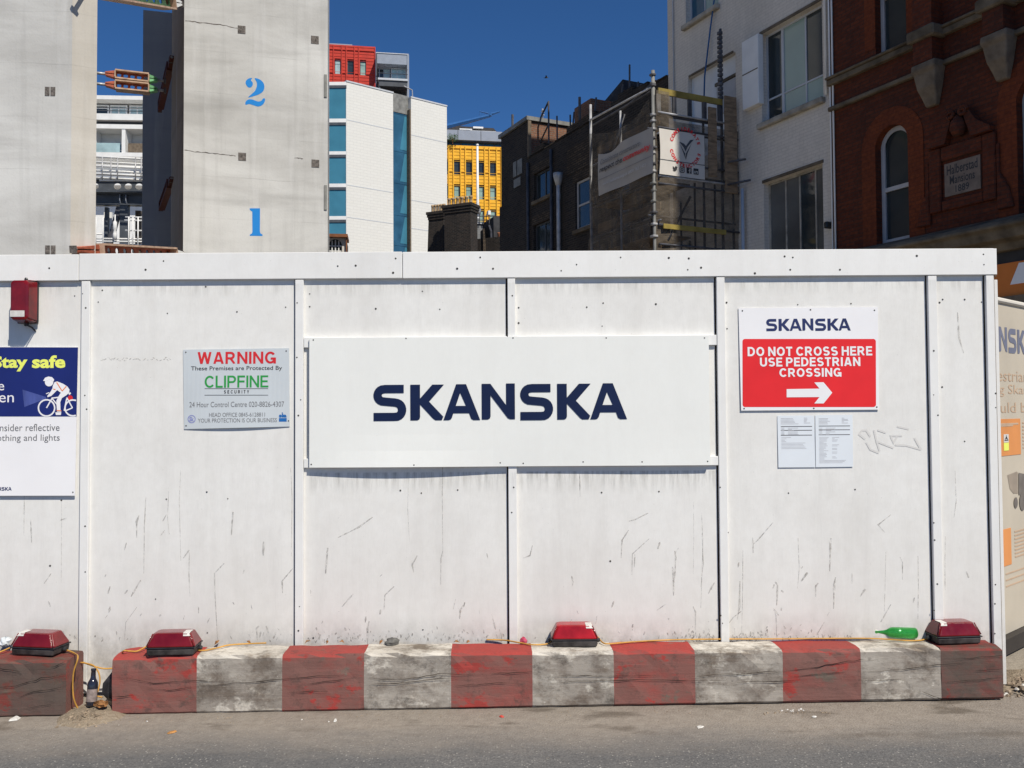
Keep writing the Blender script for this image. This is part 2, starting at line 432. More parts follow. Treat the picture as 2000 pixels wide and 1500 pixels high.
# asphalt, dusty towards the timbers
N = NT('asphalt'); o = N.sep()
v = N.n('ShaderNodeTexVoronoi'); v.inputs['Scale'].default_value = 85; N.l(N.tc.outputs['Object'], v.inputs['Vector'])
agg = N.n('ShaderNodeSeparateColor'); N.l(v.outputs['Color'], agg.inputs[0])
stone = N.math('MULTIPLY', N.ramp(agg.outputs[0], 0.84, 1.0), N.ramp(v.outputs['Distance'], 0.45, 0.25))
c = N.mix(N.ramp(N.noise(2.3, None, 6, 0.6), 0.3, 0.7), (0.125, 0.123, 0.122), (0.175, 0.168, 0.160))
c = N.mix(N.ramp(N.noise(75, None, 5, 0.7), 0.40, 0.62, 0, 0.6), c, (0.065, 0.065, 0.066))
c = N.mix(N.math('MULTIPLY', stone, 0.8), c, (0.42, 0.40, 0.36))
dn = N.noise(2.0, N.coords((0.8, 1.6, 1)), 8, 0.7)
dust = N.ramp(N.math('ADD', o[1], N.math('MULTIPLY', dn, 0.55)), 4.38, 4.80)
c = N.mix(N.math('MULTIPLY', dust, 0.92), c, N.mix(N.ramp(N.noise(18, None, 6, 0.7), 0.3, 0.7), (0.235, 0.20, 0.165), (0.32, 0.28, 0.235)))
damp = N.math('MULTIPLY', dust, N.ramp(N.noise(2.6, N.coords((0.8, 2, 1), loc=(4, 0, 0)), 5), 0.56, 0.66, 0, 0.6))
c = N.mix(damp, c, (0.075, 0.058, 0.042))
N.col(c).rough(0.88, 0.25)
N.bump(N.math('ADD', N.noise(90, None, 3), N.math('MULTIPLY', v.outputs['Distance'], -0.6)), 0.6, 0.006)
M['asphalt'] = N.mat
N = NT('dusty_ground')
c = N.mix(N.ramp(N.noise(1.3, None, 6, 0.6), 0.3, 0.7), (0.24, 0.21, 0.17), (0.36, 0.32, 0.26))
c = N.mix(N.ramp(N.noise(45, None, 4, 0.7), 0.55, 0.75, 0, 0.6), c, (0.16, 0.13, 0.10))
N.col(c).rough(0.95, 0.15); N.bump(N.noise(30, None, 6), 0.6, 0.02)
M['ground'] = N.mat
N = NT('dirt')
c = N.mix(N.ramp(N.noise(12, None, 6, 0.7), 0.3, 0.7), (0.20, 0.16, 0.115), (0.33, 0.27, 0.20))
c = N.mix(N.ramp(N.noise(60, None, 3), 0.6, 0.75, 0, 0.7), c, (0.42, 0.37, 0.30))
N.col(c).rough(0.95, 0.1); N.bump(N.noise(40, None, 6), 0.9, 0.02)
M['dirt'] = N.mat
# cast concrete with pour bands, streaks
def concrete(name, a, b, band=1.0):
    N = NT(name)
    bands = N.noise(0.75, N.coords((0.30, 0.30, 1.0)), 6, 0.6, 0.35)
    lines = N.ramp(N.noise(1.1, N.coords((0.16, 0.16, 1.2), loc=(0, 0, 2)), 7, 0.6, 0.2), 0.55, 0.70)
    streak = N.ramp(N.noise(1.4, N.coords((3.5, 3.5, 0.16)), 6, 0.6), 0.5, 0.8)
    c = N.mix(N.ramp(bands, 0.36, 0.64), a, b)
    c = N.mix(N.math('MULTIPLY', lines, 0.32 * band), c, tuple(x * 0.5 for x in a))
    c = N.mix(N.math('MULTIPLY', streak, 0.30 * band), c, tuple(x * 0.55 for x in a))
    o = N.sep(); wob = N.math('MULTIPLY', N.noise(1.3, N.coords((0.5, 0.5, 0.5)), 5), 0.10)
    for (ax, per, wid, k) in ((2, 1.18, 0.022, .38), (0, 0.61, 0.020, .16)):     # pour lines and shutter joints, broken and uneven
        fr = N.math('FRACT', N.math('ADD', N.math('DIVIDE', o[ax], per), wob if ax == 2 else 0.3), 0)
        ln = N.math('MULTIPLY', N.ramp(fr, 0.0, wid, 1, 0), N.ramp(N.noise(0.9, N.coords((1, 1, 1), loc=(ax, 3, 1)), 5, 0.6), 0.42, 0.62))
        c = N.mix(N.math('MULTIPLY', ln, k * band), c, tuple(x * 0.42 for x in a))
    lime = N.ramp(N.noise(1.1, N.coords((1.8, 1.8, 0.2), loc=(5, 5, 0)), 5), 0.58, 0.72, 0, 0.3)
    c = N.mix(lime, c, (0.66, 0.66, 0.66))
    c = N.mix(N.ramp(N.noise(25, None, 4), 0.55, 0.8, 0, 0.2), c, tuple(x * 0.6 for x in a))
    N.col(c).rough(0.85, 0.2); N.bump(N.noise(18, None, 6), 0.3, 0.01)
    return N.mat
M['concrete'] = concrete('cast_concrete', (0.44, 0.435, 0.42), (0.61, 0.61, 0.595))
M['concrete_sunward'] = concrete('cast_concrete_sunward', (0.46, 0.43, 0.38), (0.57, 0.54, 0.49))  # warmer copy paints the sunward tint on the splayed corner
M['concrete_shade_brown'] = concrete('cast_concrete_shade_brown', (0.30, 0.24, 0.18), (0.36, 0.29, 0.22))  # brown copy paints the shade on the cores' turned-away sides
M['concrete_shade_grey'] = concrete('cast_concrete_shade_grey', (0.26, 0.28, 0.32), (0.31, 0.33, 0.36), 0.5)  # darker bluish copy paints the shade on the wall behind
M['tie'] = simple('tie_recess', (0.13, 0.115, 0.105), 0.9, 0.6, 18)
M['stencil'] = scuff('stencil_blue', srgb(45, 132, 208), 1.6)
M['strut_orange'] = simple('orange_paint', (0.38, 0.10, 0.055), 0.5, 0.35, 6)
M['strut_pale'] = simple('worn_edge_paint', (0.48, 0.33, 0.24), 0.5, 0.3, 6)
M['strut_green'] = simple('green_paint', (0.16, 0.42, 0.20), 0.5, 0.3, 6)
M['strut_shaded'] = simple('shaded_red_steel', (0.10, 0.025, 0.014), 0.6, 0.3, 6)  # red strut paint darkened for the shade it stands in
M['galv'] = simple('galvanised_tube', (0.42, 0.42, 0.43), 0.45, 0.3, 5, 0.3)
M['pole_dark'] = simple('old_tube', (0.09, 0.09, 0.10), 0.55, 0.4, 5, 0.3)
M['white_paint'] = simple('white_render', (0.76, 0.76, 0.75), 0.6, 0.06, 2)
M['steel'] = simple('dark_steel', (0.075, 0.085, 0.10), 0.5, 0.2, 2)
M['glass_dark'] = glass('dark_glass', (0.03, 0.04, 0.045))
M['glass_grey'] = glass('dull_grey_glass', (0.10, 0.10, 0.095), 0.3, 0.3, 0.4)
M['glass_teal'] = glass('teal_glass', (0.055, 0.20, 0.29), 0.08, 0.4, 0.12)
M['glass_blue'] = glass('blue_glass', (0.03, 0.10, 0.17), 0.05, 0.6, 0.35)
M['glass_green'] = glass('green_reflection_glass', (0.30, 0.40, 0.37), 0.12, 0.4, 0.12)  # pale green paints the reflection seen in these panes
M['blind_and_reflection'] = glass('blind_behind_glass', (0.26, 0.40, 0.37), 0.15, 0.4, 0.2)
M['glass_pale'] = glass('pale_reflecting_glass', (0.35, 0.48, 0.50), 0.1, 0.5, 0.3)
M['aluframe'] = simple('pale_grey_frame', (0.50, 0.52, 0.55), 0.4, 0.06, 3)
M['red_tile'] = simple('red_terracotta', (0.50, 0.045, 0.025), 0.4, 0.12, 1.2)
M['yellow_tile'] = simple('yellow_terracotta', (0.80, 0.43, 0.03), 0.4, 0.10, 1.2)
M['grey_tile'] = simple('grey_terracotta', (0.27, 0.30, 0.36), 0.45, 0.08, 1.0)
M['grey_dark'] = simple('grey_metal_dark', (0.07, 0.075, 0.085), 0.5, 0.2, 1.0)
M['white_tile'] = brick('white_glazed_tile', (0.70, 0.69, 0.65), (0.68, 0.67, 0.63), (0.62, 0.61, 0.58), 0.62, 0.24, 0.02, 0.0, 0.05, 0.5, mott=0.2)
M['soot_shade_brick'] = brick('soot_shade_brick', (0.048, 0.036, 0.030), (0.020, 0.018, 0.017), (0.060, 0.054, 0.048), soot=0.6, soot_col=(0.012, 0.011, 0.012))
M['brown_brick'] = brick('brown_brick', (0.12, 0.088, 0.06), (0.06, 0.045, 0.033), (0.02, 0.018, 0.016), soot=0.6)
M['rough_brick'] = brick('rough_red_brick', (0.30, 0.13, 0.075), (0.22, 0.10, 0.06), (0.22, 0.17, 0.13), soot=0.55)
M['red_brick'] = brick('red_brick', (0.150, 0.036, 0.015), (0.100, 0.023, 0.011), (0.075, 0.030, 0.020), 0.225, 0.072, 0.009, 0.55)
M['rubbed_brick'] = brick('rubbed_orange_brick', (0.185, 0.043, 0.014), (0.155, 0.035, 0.013), (0.12, 0.032, 0.016), 0.225, 0.072, 0.006, 0.3)
M['white_brick'] = brick('white_painted_brick', (0.70, 0.64, 0.56), (0.68, 0.62, 0.545), (0.61, 0.555, 0.485), 0.225, 0.075, 0.009, 0.45, 0.25, 0.7, soot_col=(0.34, 0.31, 0.27), mott=0.25)
M['stone'] = simple('weathered_stone', (0.135, 0.108, 0.076), 0.85, 0.45, 3, 0, 0.2, 0.4)
M['stone_pale'] = simple('pale_stone', (0.165, 0.13, 0.095), 0.85, 0.3, 5, 0, 0.2, 0.3)
M['sill'] = simple('window_sill_stone', (0.36, 0.33, 0.28), 0.85, 0.35, 4, 0, 0.2, 0.3)
M['plaque'] = simple('plaque_stone', (0.20, 0.155, 0.125), 0.85, 0.2, 6)
M['sash'] = simple('white_sash', (0.46, 0.45, 0.45), 0.5, 0.1, 4)
M['slate'] = simple('slate', (0.16, 0.165, 0.17), 0.7, 0.3, 3, 0, 0.3, 0.3, (1, 1, 4))
M['pot'] = simple('clay_pot', (0.34, 0.14, 0.075), 0.8, 0.25, 4)
M['pot_buff'] = simple('buff_clay_pot', (0.40, 0.28, 0.16), 0.8, 0.3, 4)
M['lead'] = simple('lead_sheet', (0.20, 0.20, 0.19), 0.6, 0.3, 3)
M['dark_roof'] = simple('dark_roof', (0.03, 0.03, 0.033), 0.7, 0.4, 3)
M['brown_paint'] = simple('brown_steel', (0.20, 0.075, 0.03), 0.6, 0.3, 3)
M['crane_blue'] = simple('crane_blue', (0.03, 0.12, 0.32), 0.5, 0.15, 2)
M['plank'] = simple('scaffold_plank', (0.24, 0.17, 0.11), 0.85, 0.35, 4, 0, 0.2, 0.3, (1, 1, 5))
M['yellow_steel'] = simple('yellow_beam', (0.30, 0.23, 0.06), 0.5, 0.3, 3)
M['blue_rope'] = simple('blue_hose', (0.04, 0.12, 0.28), 0.5, 0.2, 3)
M['orange_shop'] = simple('orange_fascia', (0.62, 0.18, 0.03), 0.5, 0.08, 2)
M['shop_dark'] = simple('dark_shopfront', (0.035, 0.03, 0.028), 0.5, 0.4, 2)
M['banner_beige'] = simple('dusty_banner', (0.50, 0.445, 0.36), 0.65, 0.08, 2.2)
M['banner_edge'] = simple('banner_edge', (0.66, 0.62, 0.55), 0.65, 0.05, 2)
M['faded_navy'] = simple('faded_navy', (0.16, 0.17, 0.23), 0.6, 0.1, 6)
M['faded_orange'] = simple('faded_orange', (0.66, 0.27, 0.09), 0.6, 0.08, 3)
M['faded_text'] = simple('faded_tan_print', (0.50, 0.36, 0.25), 0.6, 0.1, 6)
M['grey_vinyl'] = simple('grey_banner_vinyl', (0.36, 0.335, 0.31), 0.6, 0.08, 2)
M['faded_brown'] = simple('faded_brown', (0.30, 0.25, 0.20), 0.6, 0.15, 8)
M['faded_dark'] = simple('faded_dark', (0.17, 0.15, 0.135), 0.6, 0.2, 8)
M['vinyl'] = simple('banner_vinyl', (0.60, 0.57, 0.53), 0.6, 0.06, 2)
M['leaf'] = simple('shrub_leaf', (0.05, 0.10, 0.03), 0.7, 0.5, 3)
# debris netting: woven, dusty, lets about a quarter of what is behind show
N = NT('debris_net'); w1 = N.n('ShaderNodeTexWave'); w1.inputs['Scale'].default_value = 1.1; w1.inputs['Distortion'].default_value = 6; w1.inputs['Detail'].default_value = 4
N.l(N.coords((1, 1, 1.6)), w1.inputs['Vector'])
c = N.mix(N.ramp(N.noise(1.6, N.coords((1, 1, 2)), 6, 0.6, 0.6), 0.3, 0.7), (0.075, 0.061, 0.048), (0.185, 0.155, 0.122))
N.col(c).rough(0.9, 0.1); N.bump(w1.outputs[0], 0.6, 0.08)
N.l(N.ramp(N.noise(2.2, N.coords((1, 1, 1.6)), 5), 0.3, 0.7, 0.40, 0.80), N.b.inputs['Alpha'])
M['net'] = N.mat

# ------------------------------------------------------------------ ground, road
m = MB(); m.add([(-400, -400, 0), (400, -400, 0), (400, 600, 0), (-400, 600, 0)], [(0, 1, 2, 3)])
tag(m.build('ground', M['ground']), kind='structure')
m = MB(); m.add([(-80, -9, 0.004), (80, -9, 0.004), (80, 5.4, 0.004), (-80, 4.86, 0.004)], [(0, 1, 2, 3)])
tag(m.build('road', M['asphalt']), kind='structure')
m = MB(); m.add([(2.86, 4.86, 0.008), (30, 4.95, 0.008), (30, 30, 0.008), (2.7, 30, 0.008), (2.7, 5.2, 0.008)], [(0, 1, 2, 3, 4)])
tag(m.build('pavement', M['ground']), kind='structure')

# ------------------------------------------------------------------ the hoarding
HW = Frame((0, 5.0, 0), 0)
q = HW.q
BD = 0.022          # batten depth
ho = thing('site_hoarding', 'long white painted plywood hoarding with battens around the building site', 'hoarding', HW)
bx = [168.5, 586, 1000.5, 1409.5, 1823.5]
X = lambda px, py=850: q(px, py)[0]
edges = [-2.0 - 3.6] + [X(p) for p in bx] + [X(1944)]
ztop = 2.505
for i in range(6):
    m = MB(); m.box(edges[i] + (-0.018 if i else 0), edges[i + 1] - (0.0325 if i < 5 else 0.0535), 0.0, 0.018, 0.03, ztop - 0.02)  # panels stop short of the battens; the added gap darkens each batten's shadow line
    m.build('panel', M['ply'], ho)
for i in range(1, 7):      # dark backing added behind those gaps so they read as shadow
    m = MB(); m.box(edges[i] - 0.075, edges[i] + 0.02, 0.0185, 0.09, 0.03, ztop - 0.03); m.build('gap_backing', M['end_grain'], ho)
ztr, zbr = q(1000, 493)[1], q(1000, 544)[1]
# vertical battens (each its own piece, slightly different widths)
zs_top, zs_bot = q(1000, 656)[1], q(1000, 912)[1]
for i, p in enumerate(bx):
    x = edges[i + 1]; w = 0.024 + rng.uniform(-0.001, 0.003)
    if i == 2:
        m = MB(); m.box(x - 0.022, x + 0.022, -BD, -0.0005, zs_top - 0.04, zbr - 0.002); m.build('batten', M['rail'], ho, bevel=0.002)
        m = MB(); m.box(x - 0.024, x + 0.024, -BD, -0.0005, 0.03, zs_bot + 0.01); m.build('batten', M['rail'], ho, bevel=0.002)
    else:
        m = MB(); m.box(x - w, x + w, -BD, -0.0005, 0.03, zbr - 0.002); m.build('batten', M['rail'], ho, bevel=0.002)
xr = X(1944)
for k in (1, 2):
    x = edges[1] - 1.22 * k; m = MB(); m.box(x - .024, x + .024, -BD, -0.0005, 0.03, zbr - 0.002); m.build('batten', M['rail'], ho, bevel=0.002)
m = MB(); m.box(xr - 0.046, xr, -BD, -0.0005, 0.03, zbr - 0.002); m.build('batten', M['rail'], ho, bevel=0.002)
# top rail in three lengths
xj = [-5.6, X(158, 520), X(787, 520), X(1943, 520)]
for i in range(3):
    dz = (0.0, 0.004, 0.002)[i]
    m = MB(); m.box(xj[i] + 0.0015, xj[i + 1] - 0.0015, -BD - 0.004, -0.0005, zbr + dz * 0.5, ztr + dz)
    m.build('top_rail', M['rail'], ho, bevel=0.0025)
# capping strip behind the rail and the corner post with its raw end
m = MB(); m.box(xj[0], xr, 0.0, 0.06, ztop - 0.018, ztr - 0.004); m.build('capping', M['rail'], ho)
m = MB(); m.box(xr + 0.001, xr + 0.014, -BD - 0.003, 0.09, zbr - 0.01, ztr + 0.004); m.build('rail_end', M['end_grain'], ho)
m = MB(); m.box(xr + 0.001, xr + 0.016, 0.004, 0.085, 0.03, zbr - 0.012); m.build('corner_post', M['end_grain'], ho)
m = MB(); m.box(xr + 0.017, xr + 0.05, 0.03, 0.075, 0.03, zbr - 0.02); m.build('corner_post', M['rail'], ho, bevel=0.002)
m = MB(); m.box(xr + 0.02, xr + 0.038, 0.076, 1.2, 0.03, zbr - 0.03); m.build('return_panel', M['ply'], ho)
# short horizontal battens that carry the big board
xa, xb = edges[2] + 0.026, edges[4] - 0.026
for (y0, y1) in ((657, 677), (893, 911)):
    for (a, b) in ((xa, edges[3] - 0.026), (edges[3] + 0.026, xb)):
        m = MB(); m.box(a, b, -BD + 0.002, -0.0005, q(1000, y1)[1], q(1000, y0)[1]); m.build('cross_batten', M['rail'], ho, bevel=0.002)
# screw heads: small, many
def disc(mb, x, y, z, r, mi=0, n=7):
    mb.prism([(x + r * math.cos(2 * math.pi * k / n), z + r * math.sin(2 * math.pi * k / n)) for k in range(n)], y - 0.0012, y, mi)
m = MB()
onp = [(200, 567), (192, 590), (402, 560), (327, 612), (463, 609), (146, 578), (605, 574), (605, 599), (734, 603), (825, 569), (859, 604), (1013, 601), (1013, 631), (1146, 600), (1178, 592), (1281, 594), (1176, 637), (1419, 591), (1420, 642),
       (558, 600), (1558, 595), (1662, 593), (1835, 591), (1917, 590), (1841, 585), (1884, 585), (325, 975), (404, 961), (445, 974), (304, 1170), (405, 1236), (782, 958), (894, 957), (823, 963), (1175, 962), (1287, 960), (1540, 963), (1192, 1096), (1840, 756), (1884, 862), (1823, 590),
       (120, 977), (98, 1105), (612, 1246), (826, 1230), (1421, 1192), (1422, 1040), (1670, 956)]
for px, py in onp:
    x, z = q(px, py); disc(m, x, -0.0005, z, rng.uniform(0.0035, 0.0062))
for i, p in enumerate(bx + [1936]):
    for py in (575, 600, 700, 770, 800, 940, 1012, 1062, 1130, 1190, 1228):
        if i == 2 and 640 < py < 930 or rng.random() < 0.35: continue
        x, z = q(p + rng.uniform(-5, 5), py + rng.uniform(-15, 15)); disc(m, x, -BD, z, rng.uniform(0.003, 0.0055))
for px, py in ((320, 510), (285, 527), (660, 520), (695, 519), (768, 533), (773, 505), (938, 503), (893, 525), (963, 525), (1126, 517), (1096, 529), (1212, 503), (1306, 504), (1345, 505), (1343, 527), (1369, 523), (1474, 534), (1532, 501), (1548, 503), (1543, 527), (1920, 497), (1921, 517), (1790, 500), (1640, 527), (97, 524)):
    x, z = q(px, py, -BD); disc(m, x, -BD - 0.004, z, rng.uniform(0.004, 0.007))
tag(m.build('screw_heads', M['screw'], ho), kind='stuff')
# scuffs, dribbles and knocks on the plywood
def smear(mb, pts, w):
    P = []
    for i in range(len(pts) - 1):
        a, b = pts[i], pts[i + 1]
        for k in range(4): P.append((a[0] + (b[0] - a[0]) * k / 4, a[1] + (b[1] - a[1]) * k / 4))
    P.append(pts[-1])
    n = len(P)
    ws = [w * (0.25 + 0.75 * math.sin(math.pi * min(1, (i + 0.6) / n)) ** 0.7) * rng.uniform(0.6, 1.2) for i in range(n)]
    mb.sheet2d(ribbon_mesh(P, ws), -0.0006 - rng.random() * 0.0006)
def pp(*a): return [q(x, y) for x, y in a]
m1, m2 = MB(), MB()
known = [((1266, 1002), (1240, 1015), (1228, 1018)), ((1228, 1035), (1215, 1055), (1213, 1090)), ((1268, 1052), (1235, 1082), (1234, 1123)), ((1240, 1082), (1239, 1108)), ((1395, 1138), (1383, 1160)),
         ((1445, 1135), (1444, 1185), (1440, 1210)), ((1450, 1192), (1432, 1206), (1423, 1218)), ((1470, 1050), (1471, 1080)), ((1510, 1020), (1480, 1055), (1472, 1062)), ((1512, 1190), (1521, 1202)),
         ((370, 1074), (358, 1090)), ((370, 1075), (369, 1120), (371, 1165)), ((438, 1100), (419, 1120), (420, 1160), (425, 1250)), ((572, 1110), (551, 1135), (552, 1158)), ((515, 1058), (514, 1085)),
         ((285, 970), (282, 1030), (281, 1120)), ((247, 1060), (243, 1075)), ((325, 1005), (318, 1018)), ((322, 1035), (314, 1046)), ((268, 1185), (246, 1215), (243, 1250)), ((275, 1133), (256, 1165)), ((388, 1185), (388, 1198)),
         ((815, 1085), (805, 1103), (808, 1118)), ((770, 1145), (752, 1162), (750, 1190)), ((690, 1160), (668, 1185)), ((640, 1070), (636, 1120)), ((960, 1200), (968, 1230)), ((890, 1170), (885, 1190)), ((728, 1010), (700, 1030), (660, 1050)),
         ((1040, 1065), (1035, 1085), (1022, 1090)), ((1325, 1070), (1318, 1082)), ((1132, 925), (1133, 970)), ((1577, 1118), (1565, 1135)), ((1664, 1120), (1664, 1140)), ((1740, 1005), (1715, 1025), (1728, 1040)), ((1870, 610), (1873, 660), (1882, 690)),
         ((130, 1012), (118, 1016)), ((60, 1015), (62, 1060)), ((100, 1120), (86, 1140)), ((455, 1000), (452, 1045)), ((1300, 1180), (1283, 1192)), ((1740, 1180), (1720, 1215)), ((1610, 1215), (1595, 1240)), ((1690, 1150), (1680, 1165))]
for k in known: smear(m1 if rng.random() < 0.4 else m2, pp(*k), rng.uniform(0.005, 0.014))
for k in range(64):
    px, py = rng.uniform(5, 1930), 1255 - abs(rng.gauss(0, 120))
    if any(abs(px - b) < 18 for b in bx): continue
    a = rng.choice((1, 1, 1, -1)) * rng.uniform(2, 10); L = rng.uniform(3, 15)
    pts = [(px, py), (px - a * 0.6, py + L)]
    if rng.random() < 0.35: pts.append((px - a * 0.6 + rng.uniform(-2, 2), py + L + rng.uniform(15, 60)))
    smear(m2 if rng.random() < 0.7 else m1, pp(*pts), rng.uniform(0.004, 0.013))
for k in range(16):     # long faint dribbles
    px, py = rng.uniform(5, 1930), rng.uniform(900, 1120)
    if any(abs(px - b) < 18 for b in bx): continue
    smear(m2, pp((px, py), (px + rng.uniform(-3, 3), py + 60), (px + rng.uniform(-3, 3), min(1255, py + rng.uniform(90, 190)))), rng.uniform(0.002, 0.006))
# mould under the big board and along the foot
for k in range(420):
    px = rng.choice((rng.uniform(1330, 1490), rng.uniform(1330, 1660), rng.uniform(600, 1000), rng.uniform(10, 1900)))
    if any(abs(px - b) < 16 for b in bx): continue
    y = 1256 - abs(rng.gauss(0, 11))
    smear(m1 if rng.random() < .5 else m2, pp((px, y - rng.uniform(2, 8)), (px + rng.uniform(-4, 4), y)), rng.uniform(0.003, 0.011))
tag(m1.build('scuff_marks', M['scuff'], ho), kind='stuff')
tag(m2.build('faint_dribbles', M['scuff_pale'], ho), kind='stuff')
# old glue line and the faint grey spray tag
m = MB()
for k in range(40):
    px = 196 + k * 3.5
    if rng.random() < 0.75: smear(m, pp((px, 702 + rng.uniform(-4, 3)), (px + 5, 702 + rng.uniform(-4, 3))), 0.006)
tag(m.build('old_glue_line', M['scuff_pale'], ho), kind='stuff')
m = MB()
for st in ([(1690, 858), (1678, 848), (1683, 841), (1692, 840), (1700, 853)], [(1707, 840), (1712, 862), (1718, 880), (1716, 884), (1700, 878), (1692, 864)], [(1714, 840), (1730, 845)], [(1712, 862), (1745, 875)], [(1738, 851), (1762, 851)], [(1740, 853), (1745, 865), (1752, 853)], [(1748, 869), (1770, 870), (1799, 878)], [(1752, 833), (1775, 838)], [(1786, 855), (1793, 868), (1799, 878)]):
    m.sheet2d(ribbon_mesh([q(*p) for p in st], 0.011), -0.0014 - rng.random() * 0.0004)
tag(m.build('spray_tag', M['tagger'], ho), kind='stuff')

# ------------------------------------------------------------------ lettering of the company mark
def skanska_loops():
    def sS(dx):
        path = [(522, 314), (436, 314)] + arc(432, 341, 27, 100, 260, 9)[0:] + [(436, 368), (488, 374)] + arc(489, 407, 25.5, 80, -80, 9, 32) + [(484, 439), (388, 439)]
        path = [(522, 314.5), (440, 314.5)] + arc(434, 343, 28, -110, -250, 9)[0:] + [(444, 371.5), (482, 375)] + arc(486, 408, 28.5, -75, 75, 9, 31.5) + [(478, 439.5), (388, 439.5)]
        return [(x + dx, y) for x, y in ribbon(path, 37)]
    def sK(dx): return [(x + dx, y) for x, y in [(551, 296), (594, 296), (594, 358), (648, 296), (700, 296), (634, 372), (697, 440), (690, 456), (662, 456), (652, 449), (594, 385), (594, 442), (591, 451), (582, 456), (551, 456)]]
    def sA(dx): return [[(x + dx, y) for x, y in [(754, 295), (798, 295), (860, 456), (830, 456), (820, 450), (811, 425), (741, 425), (735, 445), (729, 453), (720, 456), (697, 456)]],
                        [(x + dx, y) for x, y in [(772, 334), (797, 392), (752, 392)]]]
    N_ = [(867, 294), (906, 294), (975, 390), (975, 293), (1014, 293), (1014, 453), (992, 453), (982, 448), (906, 346), (906, 440), (903, 449), (893, 454), (867, 454)]
    return [sS(0), sK(0)] + sA(0) + [N_, sS(650), sK(650)] + sA(650)
LOGO = fill2d([[(x, -y) for x, y in lp] for lp in skanska_loops()])
def put(mb, shp, fr, x0, x1, yt, yb, off, lift=0.0008, mi=0):
    """fit a filled shape to the box whose edges lie at those picture columns and rows on the face"""
    xm, ym = (x0 + x1) / 2, (yt + yb) / 2
    return mb.sheet2d(fit(shp, fr.q(x0, ym, off)[0], fr.q(x1, ym, off)[0], fr.q(xm, yb, off)[1], fr.q(xm, yt, off)[1]), off - lift, mi)
def T(txt, bold=0.0, **k): return text2d(txt, bold, **k)
def rect(mb, fr, x0, x1, yt, yb, off, lift=0.0005, mi=0):
    xm, ym = (x0 + x1) / 2, (yt + yb) / 2
    a, b = fr.q(x0, ym, off)[0], fr.q(x1, ym, off)[0]; c, d = fr.q(xm, yb, off)[1], fr.q(xm, yt, off)[1]
    return mb.add([(a, off - lift, c), (b, off - lift, c), (b, off - lift, d), (a, off - lift, d)], [(0, 1, 2, 3)], mi)
def poly_on(mb, fr, pts, off, lift=0.0005, mi=0):
    return mb.sheet2d(fill2d([[fr.q(x, y, off) for x, y in lp] for lp in (pts if isinstance(pts[0][0], (tuple, list)) else [pts])]), off - lift, mi)
def warped_board(x0, x1, z0, z1, y, th, bulge, nx=24, nz=8):
    m = MB(); vs = []; fs = []
    for s in (0, 1):
        for j in range(nz + 1):
            for i in range(nx + 1):
                u, v = i / nx, j / nz
                vs.append((x0 + (x1 - x0) * u, y - (0 if s else th) - bulge(u, v), z0 + (z1 - z0) * v))
    K = (nx + 1) * (nz + 1); idx = lambda s, i, j: s * K + j * (nx + 1) + i
    for j in range(nz):
        for i in range(nx):
            fs.append((idx(0, i, j), idx(0, i + 1, j), idx(0, i + 1, j + 1), idx(0, i, j + 1)))
            fs.append((idx(1, i, j), idx(1, i, j + 1), idx(1, i + 1, j + 1), idx(1, i + 1, j)))
    for i in range(nx):
        fs.append((idx(1, i, 0), idx(1, i + 1, 0), idx(0, i + 1, 0), idx(0, i, 0)))
        fs.append((idx(0, i, nz), idx(0, i + 1, nz), idx(1, i + 1, nz), idx(1, i, nz)))
    for j in range(nz):
        fs.append((idx(0, 0, j), idx(0, 0, j + 1), idx(1, 0, j + 1), idx(1, 0, j)))
        fs.append((idx(1, nx, j), idx(1, nx, j + 1), idx(0, nx, j + 1), idx(0, nx, j)))
    return m.add(vs, fs)

# the big board
bo = -BD - 0.002
t = thing('company_sign', 'wide white board with large navy letters in the middle of the hoarding', 'sign', HW)
x0, x1 = q(605, 790, bo)[0], q(1385, 790, bo)[0]
z0, z1 = q(1000, 910.5, bo)[1], q(1000, 658, bo)[1]
bul = lambda u, v: 0.012 * math.sin(math.pi * min(1, u * 2.1)) * (1 - v) ** 7 + 0.003 * (1 - v) ** 7 * math.sin(9 * u)
warped_board(x0, x1, z0, z1, bo, 0.012, bul).build('board', M['board'], t)
ob = bo - 0.012
m = MB(); put(m, LOGO, HW, 729.5, 1224.5, 749, 821, ob - 0.002); m.build('lettering', M['navy'], t)
m = MB()
for px, py in ((612, 664), (793, 661), (1002, 660), (1184, 660), (1376, 660), (608, 907), (809, 908), (977, 904), (1022, 905), (1139, 902), (1254, 902), (1382, 901)):
    x, z = q(px, py, ob); u, v = (x - x0) / (x1 - x0), (z - z0) / (z1 - z0); disc(m, x, ob - bul(u, v), z, 0.0042)
tag(m.build('screw_heads', M['screw'], t), kind='stuff')

